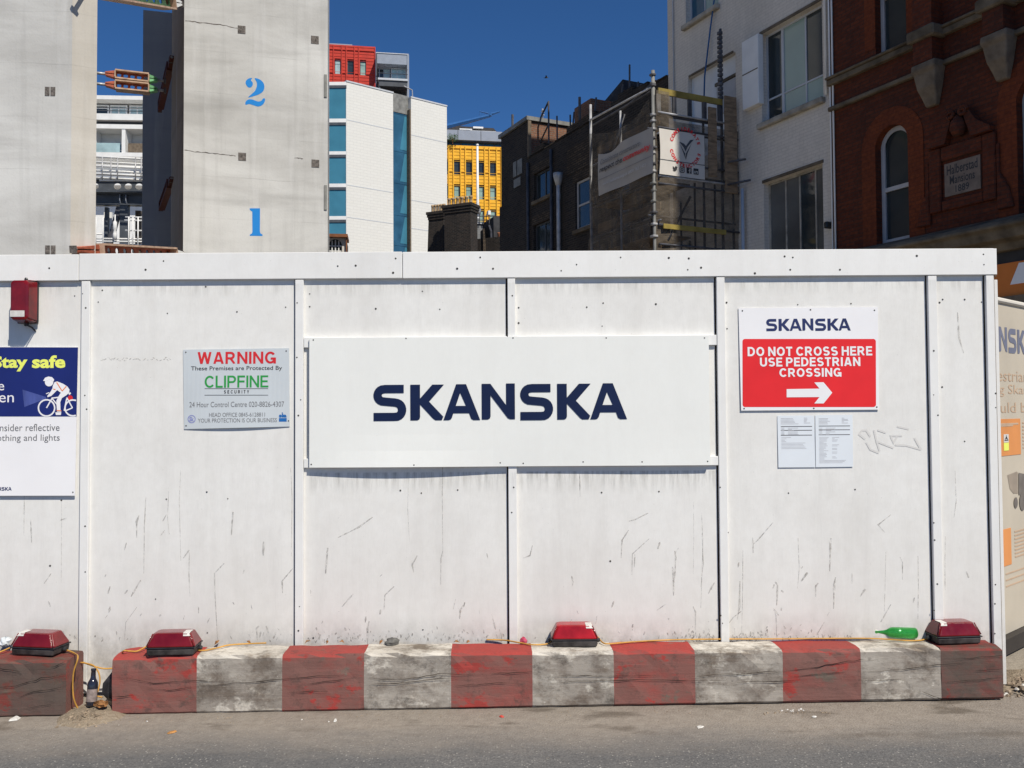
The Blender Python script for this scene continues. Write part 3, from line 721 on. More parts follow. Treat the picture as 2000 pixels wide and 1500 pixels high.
# sign-writer's capitals: each stroke a flat strip
def glyph(ch, s):
    h, B, T_, Mid = s / 2, s / 2, 1 - s / 2, 0.51
    if ch == 'I': return s, [[(h, 0), (h, 1)]]
    if ch == 'L': return .56, [[(h, 0), (h, 1)], [(s, B), (.56, B)]]
    if ch == 'T': return .62, [[(0, T_), (.62, T_)], [(.31, 0), (.31, 1 - s)]]
    if ch in 'EF':
        st = [[(h, 0), (h, 1)], [(s, T_), (.60, T_)], [(s, Mid), (.56, Mid)]]
        return .60, st + ([[(s, B), (.62, B)]] if ch == 'E' else [])
    if ch == 'H': return .72, [[(h, 0), (h, 1)], [(.72 - h, 0), (.72 - h, 1)], [(s, Mid), (.72 - s, Mid)]]
    if ch == 'N': return .74, [[(h, 0), (h, 1)], [(.74 - h, 0), (.74 - h, 1)], [(h * .95, 1 - s * .1), (.74 - h * .95, s * .1)]]
    if ch == 'D': return .74, [[(h, 0), (h, 1)], [(s, T_), (.32, T_)] + arc(.32, .5, .42 - h, 80, -80, 10, .5 - h) + [(.32, B), (s, B)]]
    if ch == 'P' or ch == 'R':
        st = [[(h, 0), (h, 1)], [(s, T_), (.38, T_)] + arc(.38, (T_ + .46) / 2, .30 - h, 80, -80, 8, (T_ - .46) / 2) + [(.38, .46), (s, .46)]]
        return (.68, st) if ch == 'P' else (.74, st + [[(.40, .46 - h * .6), (.74 - h * 1.05, 0)]])
    if ch == 'O': return .80, [arc(.40, .5, .40 - h, 0, 360, 26, .5 - h)]
    if ch == 'C': return .76, [arc(.40, .5, .40 - h, 38, 322, 20, .5 - h)]
    if ch == 'G': return .80, [arc(.40, .5, .40 - h, 38, 345, 20, .5 - h), [(.42, .42), (.80, .42)], [(.80 - h, .0), (.80 - h, .42 - h)]]
    if ch == 'S':
        ry = (1 - s) / 4; return .68, [arc(.34, T_ - ry, .33 - h, 25, 250, 12, ry) + arc(.34, B + ry, .34 - h, 70, -155, 12, ry)]
    if ch == 'U': return .72, [[(h, 1), (h, .34)] + arc(.36, .36, .36 - h, 190, 350, 10, .36 - h) + [(.72 - h, .34), (.72 - h, 1)]]
    if ch == 'A': return .78, [[(h * 1.05, 0), (.39 - h * .35, 1)], [(.78 - h * 1.05, 0), (.39 + h * .35, 1)], [(.22, .27), (.56, .27)]]
    if ch == 'W': return 1.02, [[(h, 1), (.28, 0)], [(.28, 0), (.51, 1)], [(.51, 1), (.74, 0)], [(.74, 0), (1.02 - h, 1)]]
    if ch == 'Y': return .70, [[(h, 1), (.35, .42)], [(.70 - h, 1), (.35, .42)], [(.35, 0), (.35, .45)]]
    return .3, []
def caps(mb, txt, fr, x0, x1, yt, yb, y, s, gap=0.10):
    adv = 0; items = []
    for ch in txt:
        if ch == ' ': adv += .26; continue
        w, st = glyph(ch, s); items.append((adv, st)); adv += w + gap
    adv -= gap
    xm, ym = (x0 + x1) / 2, (yt + yb) / 2
    xa, xb = fr.q(x0, ym, y)[0], fr.q(x1, ym, y)[0]; za, zb = fr.q(xm, yb, y)[1], fr.q(xm, yt, y)[1]
    k = 0
    for ox, st in items:
        for pl in st:
            k += 1; vs, fs = ribbon_mesh(pl, s)
            mb.add([(xa + (ox + vx) / adv * (xb - xa), y - 0.00012 * (k % 5), za + min(1, max(0, vz)) * (zb - za)) for vx, vz in vs], fs)
# pedestrian crossing sign
o2 = -0.0025
t = thing('crossing_sign', 'white and red sign saying do not cross here with an arrow pointing right', 'sign', HW)
def quad_board(fr, pts, off, th, bulge=0.0, bow=False):
    p = [fr.q(x, y, off) for x, y in pts]   # bl, br, tr, tl
    nx, m = 24, MB(); vs = []; fs = []
    for s in (0, 1):
        for j in (0, 1):
            for i in range(nx + 1):
                u = i / nx
                a, b = (p[0], p[1]) if j == 0 else (p[3], p[2])
                vs.append((a[0] + (b[0] - a[0]) * u, off - (0 if s else th) - (bulge * (math.sin(math.pi * u) if bow else 1.0) if j == 0 else 0), a[1] + (b[1] - a[1]) * u))
    K = nx + 1; I = lambda s, i, j: s * 2 * K + j * K + i
    for i in range(nx):
        fs += [(I(0, i, 0), I(0, i + 1, 0), I(0, i + 1, 1), I(0, i, 1)), (I(1, i, 0), I(1, i, 1), I(1, i + 1, 1), I(1, i + 1, 0)),
               (I(1, i, 0), I(1, i + 1, 0), I(0, i + 1, 0), I(0, i, 0)), (I(0, i, 1), I(0, i + 1, 1), I(1, i + 1, 1), I(1, i, 1))]
    fs += [(I(0, 0, 0), I(0, 0, 1), I(1, 0, 1), I(1, 0, 0)), (I(1, nx, 0), I(1, nx, 1), I(0, nx, 1), I(0, nx, 0))]
    m.surf = lambda x, z: -bulge * (math.sin(math.pi * min(1, max(0, (x - p[0][0]) / (p[1][0] - p[0][0])))) if bow else 1.0) * min(1, max(0, (p[3][1] - z) / (p[3][1] - p[0][1])))
    return m.add(vs, fs)
qb = quad_board(HW, [(1447, 802), (1716, 800), (1714, 600), (1442, 602)], o2, 0.004, 0.004); qb.build('board', M['white_sign'], t); BEND[0] = qb.surf
f2 = o2 - 0.004 - 0.0006
def rrect(x0, x1, yt, yb, r, skew=0.0):
    P = arc(x1 - r, yt + r, r, -90, 0, 5) + arc(x1 - r, yb - r, r, 0, 90, 5) + arc(x0 + r, yb - r, r, 90, 180, 5) + arc(x0 + r, yt + r, r, 180, 270, 5)
    return [(x + skew * (y - yt), y) for x, y in P]
m = MB(); poly_on(m, HW, rrect(1450, 1710.5, 662, 795, 5), f2, 0); m.build('red_field', M['red_field'], t)
m = MB(); put(m, LOGO, HW, 1496.5, 1661.5, 622, 646.5, f2, 0); m.build('lettering', M['navy_logo'], t)
m = MB()
caps(m, 'DO NOT CROSS HERE', HW, 1460, 1703, 677, 695, f2 - 0.001, 0.195, 0.13)
caps(m, 'USE PEDESTRIAN', HW, 1484, 1680, 698, 715.5, f2 - 0.001, 0.195, 0.13)
caps(m, 'CROSSING', HW, 1522, 1643, 719, 736, f2 - 0.001, 0.195, 0.13)
m.build('lettering', M['white_print'], t)
m = MB(); poly_on(m, HW, [(1536, 760), (1600, 759), (1590, 747), (1608, 746.5), (1625, 767), (1608, 788), (1590, 788), (1600, 775.5), (1536, 776)], f2, 0.001); m.build('arrow', M['white_print'], t)
m = MB()
for px, py in ((1450, 607), (1583, 605), (1708, 606), (1453, 798), (1589, 797.5), (1712, 795)):
    x, z = q(px, py, f2); disc(m, x, f2 + 0.0005, z, 0.0045)
tag(m.build('screw_heads', M['screw'], t), kind='stuff')
BEND[0] = None

# two laminated notices
for k, (pts, lab) in enumerate((([(1520, 913), (1592, 912.5), (1590, 811.5), (1518, 812)], 'laminated notice sheet under the crossing sign, the left one with a blank lower half'),
                                ([(1593, 912.5), (1666, 911.5), (1665, 810), (1592, 811)], 'laminated notice sheet under the crossing sign, the right one filled with text to the foot'))):
    t = thing('paper_notice', lab, 'notice', HW, 'notices under the crossing sign')
    qb = quad_board(HW, pts, -0.002, 0.0015, 0.003); qb.build('sheet', M['paper'], t); BEND[0] = qb.surf
    off = -0.0041; a = pts[3][0]; m = MB(); g = MB()
    for y in (833, 840.5, 850): rect(m, HW, a + 7, a + 68, y - 0.8 - k, y + 0.7 - k, off, 0)
    m.build('rule_lines', M['grey_print'], t)
    for r in range(5): rect(g, HW, a + 7, a + rng.uniform(22, 44), 817 + r * 2.6, 818 + r * 2.6, off, 0)
    for r in range(5): rect(g, HW, a + 52, a + rng.uniform(56, 66), 816 + r * 2.4, 817 + r * 2.4, off, 0)
    for r in range(6): rect(g, HW, a + 8, a + 14, 835.5 + r * 2.5, 836.4 + r * 2.5, off, 0.0001); rect(g, HW, a + 21, a + rng.uniform(27, 42), 835.5 + r * 2.5, 836.4 + r * 2.5, off, 0.0001)
    for r in range(9 if k == 0 else 22):
        y = 854 + r * (2.7 if k == 0 else 2.35)
        rect(g, HW, a + 8, a + (rng.uniform(50, 60) if (k == 0 and r > 3) or r > 18 else rng.uniform(14, 27)), y, y + 0.8, off, 0)
        if k and r < 18 and rng.random() < 0.6: rect(g, HW, a + 33, a + rng.uniform(37, 48), y, y + 0.8, off, 0)
    tag(g.build('small_print', M['pale_print'], t), kind='stuff'); BEND[0] = None

# security warning sign
t = thing('security_sign', 'grey metal warning sign with red and green lettering beside the big white board', 'sign', HW)
o3 = -0.0025
qb = quad_board(HW, [(360, 838), (566, 833), (565, 680), (358, 683)], o3, 0.003, 0.009, True); qb.build('plate', M['alu'], t); BEND[0] = qb.surf
f3 = o3 - 0.003 - 0.0008
m = MB(); caps(m, 'WARNING', HW, 386, 539, 687, 710.5, f3, 0.175, 0.12); m.build('heading', M['red_print'], t)
m = MB(); caps(m, 'CLIPFINE', HW, 400, 524, 733.5, 757, f3, 0.155); m.build('company_name', M['green_print'], t)
m = MB()
put(m, T('These Premises are Protected By', 0.008), HW, 373, 551, 715, 725.5, f3, 0)
caps(m, 'SECURITY', HW, 438, 487, 762, 768.5, f3, 0.19, 0.5)
[rect(m, HW, 400 + 12.4 * k, 412.4 + 12.4 * k, yy, yy + 1, f3, 0) for k in range(10) for yy in (758.6, 771.3)]
m.build('lettering', M['black_print'], t)
m = MB()
put(m, T('24 Hour Control Centre 020-8826-4307', 0.0), HW, 370, 555, 784.5, 795, f3, 0)
put(m, T('HEAD OFFICE 0845-6128811', 0.0), HW, 409, 518, 806, 814, f3, 0)
put(m, T('YOUR PROTECTION IS OUR BUSINESS', 0.0), HW, 387, 541, 817, 825, f3, 0)
m.build('small_lettering', M['grey_print'], t)
m = MB(); rect(m, HW, 545, 560, 816.5, 823.5, f3, 0); put(m, T('sia', 0.05), HW, 545, 560, 808, 815.5, f3, 0); poly_on(m, HW, [(550, 807), (551.5, 805), (553, 807), (551.5, 808)], f3, 0)
m.build('blue_badge', M['blue_print'], t)
m = MB(); poly_on(m, HW, [arc(374.5, 818.5, 8, 0, 360, 20)[:-1], arc(374.5, 818.5, 6.3, 0, 360, 20)[:-1]], f3, 0); put(m, T('Sk', 0.04), HW, 370, 379, 814, 823, f3, 0); m.build('round_badge', M['lilac_print'], t)
m = MB()
for px, py in ((363, 688), (559, 685.5), (363.5, 831.5), (563.5, 822)):
    x, z = q(px, py, f3); disc(m, x, f3 + 0.0003, z, 0.004)
tag(m.build('screw_heads', M['screw'], t), kind='stuff')
BEND[0] = None

# cycle safety sign at the left edge
t = thing('cycle_safety_sign', 'navy and white stay safe sign with a white cyclist at the left edge', 'sign', HW)
o4 = -0.003
qb = quad_board(HW, [(-230, 968), (149, 967.5), (153, 678), (-230, 677)], o4, 0.004, 0.012); qb.build('board', M['white_sign'], t); BEND[0] = qb.surf
f4 = o4 - 0.004 - 0.0008
m = MB(); poly_on(m, HW, [(-230, 677.5), (152.5, 678.5), (150.5, 813.5), (-230, 813.5)], f4, 0); m.build('navy_field', M['navy_field'], t)
m = MB()
put(m, T('Stay', 0.035), HW, -14, 54, 695, 725.5, f4, 0.0006); put(m, T('safe', 0.035), HW, 63, 128, 694, 719, f4, 0.0006)
m.build('heading', M['yellow_print'], t)
m = MB()
put(m, T('be'), HW, -17, 9, 744, 762.5, f4, 0.0006); put(m, T('seen'), HW, -30, 28, 772, 786, f4, 0.0006)
m.build('lettering', M['white_print'], t)
m = MB(); put(m, T('Consider reflective', 0.0), HW, -22, 117.5, 828, 842, f4, 0); put(m, T('clothing and lights', 0.0), HW, -17, 118, 848.5, 865, f4, 0); m.build('small_lettering', M['grey_print'], t)
m = MB(); put(m, LOGO, HW, -22, 25, 951, 958, f4, 0); m.build('company_name', M['navy_logo'], t)
C = lambda x, y: (x * 160 / 774, 670 + y * 310 / 1500)
ring = lambda cx, cy, r, w, n=22: [[C(*p) for p in arc(cx, cy, r, 0, 360, n)[:-1]], [C(*p) for p in arc(cx, cy, r - w, 0, 360, n)[:-1]]]
cy = MB()
poly_on(cy, HW, ring(445, 613, 84, 14), f4, 0.0008)
poly_on(cy, HW, [[C(x, y) for x, y in arc(694, 613, 82, 68, 292, 18) + arc(694, 613, 68, 292, 68, 18)]], f4, 0.0008)
for i, (pts, w) in enumerate((([(445, 613), (500, 515)], 12), ([(498, 520), (570, 512)], 12), ([(498, 525), (560, 600)], 11), ([(635, 515), (690, 613)], 11), ([(625, 640), (690, 612)], 11), ([(635, 525), (612, 640)], 11), ([(440, 480), (470, 468)], 8), ([(655, 485), (672, 470)], 16))):
    cy.sheet2d(ribbon_mesh([HW.q(*C(*p), f4) for p in pts], w * 160 / 774 / 340), f4 - 0.0010 - i * 0.0001)
for i, pg in enumerate(([(520, 370), (545, 363), (600, 385), (640, 410), (662, 440), (658, 470), (630, 495), (590, 520), (575, 560), (578, 630), (585, 650), (545, 650), (540, 590), (538, 545), (560, 500), (580, 470), (545, 445), (520, 470), (490, 500), (455, 512), (452, 500), (480, 465), (500, 430), (505, 400)],
                        [(530, 655), (585, 652), (582, 680), (535, 680)])):
    poly_on(cy, HW, [C(*p) for p in pg], f4, 0.0022 + i * 0.0001)
poly_on(cy, HW, [C(*p) for p in arc(468, 370, 40, 0, 360, 18)[:-1]], f4, 0.0020)
poly_on(cy, HW, [C(*p) for p in [(412, 358), (430, 328), (460, 317), (495, 322), (516, 345), (512, 362), (470, 345), (440, 360)]], f4, 0.0024)
cy.build('cyclist_figure', M['white_print'], t)
m = MB()
for pts in ([(540, 372), (590, 450)], [(632, 408), (592, 455)], [(508, 435), (530, 440)], [(542, 638), (586, 640)]):
    m.sheet2d(ribbon_mesh([HW.q(*C(*p), f4) for p in pts], 0.0055), f4 - 0.0026 - rng.random() * 0.0003)
m.build('orange_straps', M['orange_print'], t)
m = MB(); poly_on(m, HW, [C(*p) for p in arc(668, 518, 24, 0, 360, 14)[:-1]], f4, 0.0006); m.build('tail_light', M['red_print'], t)
m = MB(); poly_on(m, HW, [C(*p) for p in [(440, 510), (440, 525), (235, 605), (215, 440)]], f4, 0.0004); m.build('light_beam', M['beam_print'], t)
m = MB(); x, z = q(144.5, 961, f4); disc(m, x, f4 + 0.0003, z, 0.004); m.build('screw_heads', M['screw'], t)
BEND[0] = None

# ------------------------------------------------------------------ red warning lamps
def lamp(name, label, loc, yaw, wall=False, sticker='right', L=0.262, dep=0.15, hb=0.036, hl=0.080, tap=(.76, .66), lens=None):
    t = bpy.data.objects.new(name, None); COL.objects.link(t); t.location = loc
    tag(t, label, 'lamp', 'red warning lamps along the hoarding')
    t.rotation_euler = (math.radians(90), math.radians(-90), 0) if wall else (0, 0, math.radians(yaw))
    a, d = L / 2, dep / 2
    m = MB()
    m.hexa([(-a * .93, -d * .9, 0), (a * .93, -d * .9, 0), (a * .93, d * .9, 0), (-a * .93, d * .9, 0), (-a * .97, -d * .95, hb), (a * .97, -d * .95, hb), (a * .97, d * .95, hb), (-a * .97, d * .95, hb)])
    m.build('base_box', M['dusty_black'], t, bevel=0.007, bseg=2)
    m = MB(); m.box(-a * 1.01, a * 1.01, -d, d, hb + 0.0005, hb + 0.008); m.build('rim', M['black_plastic'], t, bevel=0.004, bseg=2)
    m = MB(); z0, zm, z1 = hb + 0.0085, hb + 0.016, hb + hl
    tx, ty = a * tap[0], d * tap[1]
    vs = []
    for (x, y, z) in ((a * .985, d * .97, z0), (a * .985, d * .97, zm), (tx, ty, z1 - 0.004), (tx - 0.012, ty - 0.012, z1)):
        c = 0.014
        vs += [(-x + c, -y, z), (x - c, -y, z), (x, -y + c, z), (x, y - c, z), (x - c, y, z), (-x + c, y, z), (-x, y - c, z), (-x, -y + c, z)]
    fs = [tuple(range(7, -1, -1)), tuple(range(24, 32))] + [(r * 8 + k, r * 8 + (k + 1) % 8, r * 8 + 8 + (k + 1) % 8, r * 8 + 8 + k) for r in range(3) for k in range(8)]
    m.add(vs, fs); m.build('lens', lens or M['lens'], t, bevel=0.0035, bseg=2)
    for sx in (-1, 1):    # raised ribs moulded into the lens corners
        m = MB(); m.tube([(sx * a * .95, -d * .93, zm), (sx * tx * .985, -ty * .98, z1 - 0.003)], 0.0035, 5)
        m.build('lens_rib', M['lens'], t, True)
    if sticker:
        s = 1 if sticker == 'right' else -1
        m = MB(); k = 0.001
        m.add([(s * tx * .62, -ty + 0.004, z1 + k), (s * tx * .98, -ty + 0.004, z1 + k), (s * tx * .98, ty * .25, z1 + k), (s * tx * .62, ty * .25, z1 + k),
               (s * tx * .64, -ty - 0.0065, z1 - 0.016), (s * (tx * .98 + .006), -ty - 0.0065, z1 - 0.016)], [(0, 1, 2, 3), (4, 5, 1, 0)] if s > 0 else [(1, 0, 3, 2), (5, 4, 0, 1)])
        m.build('sticker', M['litter_white'], t)
    for s in (-1, 1):
        m = MB(); m.lathe([(0.011, 0), (0.013, 0.004), (0.013, 0.016), (0.009, 0.024)], (s * a * .93, 0.01, 0.02), (s, 0, 0), 9); m.build('cable_gland', M['black_plastic'], t)
    m = MB(); m.lathe([(0.016, 0), (0.022, 0.02), (0.020, 0.035), (0.001, 0.036)], (-0.02, 0, hb + 0.03), (0, -0.3, 0.95), 10); m.build('reflector', M['red_glow'], t)
    return t

# timbers first: two heavy square baulks lying along the foot of the hoarding
def timber(name, label, A, B, zA, zB, depth, bands, mats, lift=(0.0, 0.0), seed=1):
    """A, B: front foot of the two ends; bands: list of (fraction, material index)"""
    R = random.Random(seed)
    A, B = Vector((A[0], A[1], 0)), Vector((B[0], B[1], 0))
    d = (B - A); Ln = d.length; yaw = math.atan2(d.y, d.x)
    fr = Frame((A.x, A.y, 0), math.degrees(yaw))
    t = thing(name, label, 'timber kerb', fr, 'painted timbers along the road')
    us = sorted(set([0.0, Ln] + [b[0] * Ln for b in bands] + [Ln * k / 70 for k in range(71)]))
    us = [u for i, u in enumerate(us) if i == 0 or u - us[i - 1] > 1e-4]
    sec = []
    c = 0.014
    for (y, z) in ((0, 0), (0, .25), (0, .5), (0, .75), (0, 1), (.33, 1), (.66, 1), (1, 1), (1, .5), (1, 0), (.5, 0)):
        sec.append((y, z))
    # rounded arrises
    ring = [(0.0, c, 0), (0.0, .25, 1), (0.0, .5, 1), (0.0, .75, 1), (0.0, 1 - c, 2), (c, 1.0, 3), (.35, 1.0, 1), (.7, 1.0, 1), (1 - c, 1.0, 0), (1.0, 1 - c, 0), (1.0, .5, 0), (1.0, c, 0), (1 - c, 0.0, 0), (c, 0.0, 0)]
    n = len(ring); vs = []
    lowf = [(R.uniform(0.5, 3), R.uniform(0, 6)) for _ in range(8)]
    wob = lambda u, k: sum(math.sin(f * u * 2 + p + k * 1.7) for f, p in lowf) / 8
    for u in us:
        h = zA + (zB - zA) * u / Ln; lf = lift[0] + (lift[1] - lift[0]) * u / Ln
        endr = min(u, Ln - u)
        for k, (y, z, tp) in enumerate(ring):
            yy = y * depth if y in (0.0, 1.0) else (y if y == c else (depth - c if y > 0.9 else y * depth))
            zz = z * h if z not in (c, 1 - c) else (c if z == c else h - c)
            j = 0.0028 * R.uniform(-1, 1) + 0.004 * wob(u, k)
            e = 0.006 * R.uniform(0, 1) if endr < 0.03 else 0
            if k == 4 or k == 5: j -= 0.004 * R.random() ** 3 * 2
            vs.append((u, yy - j * (1 if y < .5 else -1) + (e if y < .5 else -e), max(0.0, zz + j * (1 if z > .5 else 0) - (e if z > .5 else 0)) + lf))
    m = MB(); m.v = vs
    def mat_at(u):
        i = 0
        for f, mi in bands:
            if u >= f * Ln - 1e-6: i = mi
        return i
    for s in range(len(us) - 1):
        mi = mat_at((us[s] + us[s + 1]) / 2)
        for k in range(n):
            k2 = (k + 1) % n
            m.f.append([s * n + k, s * n + k2, (s + 1) * n + k2, (s + 1) * n + k][::-1]); m.m.append(mi)
    m.f.append(list(range(n))); m.m.append(mat_at(0)); m.f.append([(len(us) - 1) * n + k for k in range(n - 1, -1, -1)]); m.m.append(0 if seed == 9 else mat_at(Ln))
    m.build('baulk', mats, t)
    return t, fr, Ln, depth
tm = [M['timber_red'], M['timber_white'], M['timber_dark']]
A, B = at_z(218, 1398, 0.0), at_z(1961, 1370.5, 0.0)
bnds = [218, 384, 551, 711, 881, 1040, 1199, 1358, 1529, 1682, 1838]
Lx = B.x - A.x
def frac(px):       # along the front edge
    e = ray(px, 1330); t_ = None
    d2 = (B - A)
    # intersect the sight line's ground trace with the front face
    k = (A.x * e.y - A.y * e.x) / (e.x * d2.y - e.y * d2.x)
    return k
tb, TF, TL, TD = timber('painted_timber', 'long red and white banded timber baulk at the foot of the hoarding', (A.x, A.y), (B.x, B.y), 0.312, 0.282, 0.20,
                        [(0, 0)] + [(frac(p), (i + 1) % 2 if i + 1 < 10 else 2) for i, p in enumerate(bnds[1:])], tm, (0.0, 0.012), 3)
# deep shakes in the grain
m = MB()
def shake(p):
    P = []
    for i in range(len(p) - 1):
        for k in range(5):
            a, b = p[i], p[i + 1]; P.append((a[0] + (b[0] - a[0]) * k / 5 + rng.uniform(-1, 1), a[1] + (b[1] - a[1]) * k / 5 + rng.uniform(-1.3, 1.3)))
    P.append(p[-1]); n = len(P)
    m.sheet2d(ribbon_mesh([TF.q(x, y, -0.0075) for x, y in P], [0.0045 * rng.uniform(0.25, 1.0) * math.sin(math.pi * (i + .4) / n) for i in range(n)]), -0.0075 - rng.random() * 0.0006)
for p in ([(228, 1322), (300, 1334), (384, 1330), (470, 1332)], [(285, 1346), (340, 1348), (390, 1340)], [(384, 1340), (480, 1333), (600, 1322), (700, 1318)], [(600, 1336), (690, 1325)], [(560, 1352), (640, 1350)], [(715, 1325), (790, 1328), (860, 1316), (935, 1318)],
          [(710, 1336), (790, 1334), (900, 1322)], [(885, 1340), (960, 1335), (1010, 1334)], [(960, 1315), (1040, 1312)], [(1040, 1324), (1130, 1320), (1200, 1321), (1290, 1318)], [(1045, 1335), (1180, 1328), (1330, 1329), (1420, 1328)], [(1330, 1322), (1440, 1316), (1530, 1310)],
          [(1440, 1332), (1560, 1330)], [(1500, 1316), (1600, 1302), (1670, 1290), (1715, 1288)], [(1540, 1322), (1650, 1313)], [(1690, 1312), (1760, 1308), (1830, 1298), (1900, 1295)], [(1690, 1330), (1760, 1328)], [(1860, 1288), (1958, 1280)], [(1850, 1332), (1955, 1324)], [(1800, 1350), (1830, 1362), (1858, 1372)], [(1905, 1310), (1957, 1306)], [(225, 1360), (262, 1358)]):
    shake(p)
tag(m.build('shakes', M['crack'], tb), kind='stuff')

A2, B2 = at_z(-1400, 1428, 0.0), at_z(128, 1400.5, 0.0)
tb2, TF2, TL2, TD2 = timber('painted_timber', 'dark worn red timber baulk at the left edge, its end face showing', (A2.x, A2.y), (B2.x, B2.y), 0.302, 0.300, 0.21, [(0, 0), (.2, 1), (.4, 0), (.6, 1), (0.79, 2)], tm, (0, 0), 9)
m = MB()
TFo = TF; TF = TF2
for p in ([(-60, 1350), (30, 1340), (80, 1325), (127, 1317)], [(35, 1362), (65, 1352), (128, 1341)], [(40, 1385), (100, 1376)], [(-40, 1300), (40, 1312)], [(100, 1304), (127, 1292)]): shake(p)
TF = TFo
tag(m.build('shakes', M['crack'], tb2), kind='stuff')

def on_top(fr, px, py, z):      # point on a timber's top face
    return at_z(px, py, z)
l3 = lambda px, py, z, up=0.0: (lambda p: Vector((p.x, p.y, z + up)))(at_z(px, py, z))
zt = lambda px: 0.314 + (0.297 - 0.314) * (px - 218) / 1742
lamps = []
def stand_lamp(pl, pr, pb, z, yaw, label, st, **kw):
    p = at_z((pl + pr) / 2, pb, z)
    d = 0.075
    lamps.append(lamp('warning_lamp', label, (p.x, p.y + d * 0.9, z + 0.001), yaw, False, st, **kw))
stand_lamp(18, 115, 1281, 0.304, -9, 'red warning lamp on the dark worn timber at the left edge', 'left')
stand_lamp(285, 377, 1281, zt(330), 3, 'red warning lamp on the long timber near its left end', 'right')
stand_lamp(1078, 1168, 1264.5, zt(1120), 0, 'bright red warning lamp on a white band near the middle of the long timber', 'right', lens=M['lens_sunlit'])
stand_lamp(1826, 1919, 1258.5, zt(1870), 5, 'dark red warning lamp beside the green bottle at the right end', 'left')
# the lamp screwed to the hoarding, long side upright
p = at_y(47.5, 588, 4.94)
lw = lamp('warning_lamp', 'red warning lamp screwed upright to the hoarding above the cycling sign', (p.x, 5.0 - BD * 0, p.z), 0, True, None, L=0.248, dep=0.118, hb=0.018, hl=0.095, tap=(.90, .86), lens=M['lens_wall'])
m = MB(); m.add([(-0.095, -0.032, 0.1145), (-0.095, 0.050, 0.1145), (-0.060, 0.050, 0.1145), (-0.060, -0.032, 0.1145)], [(0, 1, 2, 3)])
m.build('sticker', M['litter_white'], lw)
m = MB(); p0 = Vector((-0.118, 0.0, 0.05)); m.tube([p0, p0 + Vector((-0.015, -0.002, 0.0)), p0 + Vector((-0.028, -0.022, -0.03)), p0 + Vector((-0.05, -0.035, -0.046))], 0.005, 6); m.build('cable', M['black_plastic'], lw)

# ------------------------------------------------------------------ yellow cables
def cable(pts, label):
    m = MB(); P = [Vector(p) for p in pts]
    out = []
    for i in range(len(P) - 1):
        p0, p1, p2, p3 = P[max(i - 1, 0)], P[i], P[i + 1], P[min(i + 2, len(P) - 1)]
        for k in range(8):
            s = k / 8
            out.append(0.5 * ((2 * p1) + (p2 - p0) * s + (2 * p0 - 5 * p1 + 4 * p2 - p3) * s * s + (3 * p1 - p0 - 3 * p2 + p3) * s ** 3))
    out.append(P[-1]); m.tube(out, 0.0042, 7)
    tag(m.build('lamp_cable', M['cable'], None, True), label, 'cable', 'yellow lamp cables on the timbers')
r_ = 0.0075
cable([l3(-60, 1285, .304, r_), l3(-10, 1279, .304, r_), l3(20, 1272, .304, 0.02)], 'yellow cable running from the left edge to the lamp on the dark timber')
cable([l3(114, 1272, .304, 0.02), l3(128, 1273, .304, r_ + .004), l3(146, 1279, .302, r_), l3(152, 1288, .302, r_), Vector((-2.352, 4.69, 0.22)), Vector((-2.355, 4.70, 0.10)), Vector((-2.34, 4.72, 0.03))], 'yellow cable hanging down the end of the dark timber')
cable([at_y(150, 1293, 4.86), at_y(170, 1296, 4.84), at_y(184, 1301, 4.82), at_y(193, 1315, 4.80), at_y(195, 1332, 4.78), at_y(191, 1350, 4.76), at_y(186, 1358, 4.74), at_y(200, 1362, 4.74)], 'yellow cable looping down into the gap between the timbers')
cable([at_y(152, 1290, 4.88), at_y(186, 1302, 4.88), at_y(206, 1306, 4.89), at_y(232, 1304, 4.90)], 'slack yellow cable strung across the gap behind the bottle')
cable([at_y(232, 1304, 4.905), at_y(236, 1285, 4.875), l3(241, 1276, .315, r_ + .004), l3(252, 1274.5, .315, r_), l3(268, 1274.5, .315, r_), l3(285, 1270, .315, 0.02)], 'yellow cable coming up behind the timber to the lamp near its left end')
cable([l3(376, 1266, .313, 0.02), l3(386, 1272, .313, r_), l3(400, 1273, .313, r_), l3(425, 1268, .313, r_), l3(452, 1262, .313, r_), l3(520, 1258.5, .312, r_)], 'short yellow cable trailing right from the second lamp')
cable([l3(950, 1252, .306, r_), l3(985, 1253, .306, r_), l3(1015, 1258, .306, r_), l3(1040, 1262, .306, r_), l3(1070, 1260, .306, r_), l3(1080, 1256, .306, 0.02)], 'yellow cable reaching the middle lamp from its left')
cable([l3(1168, 1251, .305, 0.02), l3(1178, 1258, .305, r_), l3(1192, 1260, .305, r_), l3(1240, 1256, .304, r_), l3(1310, 1252.5, .303, r_), l3(1400, 1251, .302, r_), l3(1520, 1250.5, .301, r_), l3(1640, 1249.5, .300, r_), l3(1710, 1250, .299, r_), l3(1780, 1254, .298, r_), l3(1812, 1250, .298, r_), l3(1826, 1246, .298, 0.02)], 'long yellow cable from the middle lamp to the lamp at the right end')

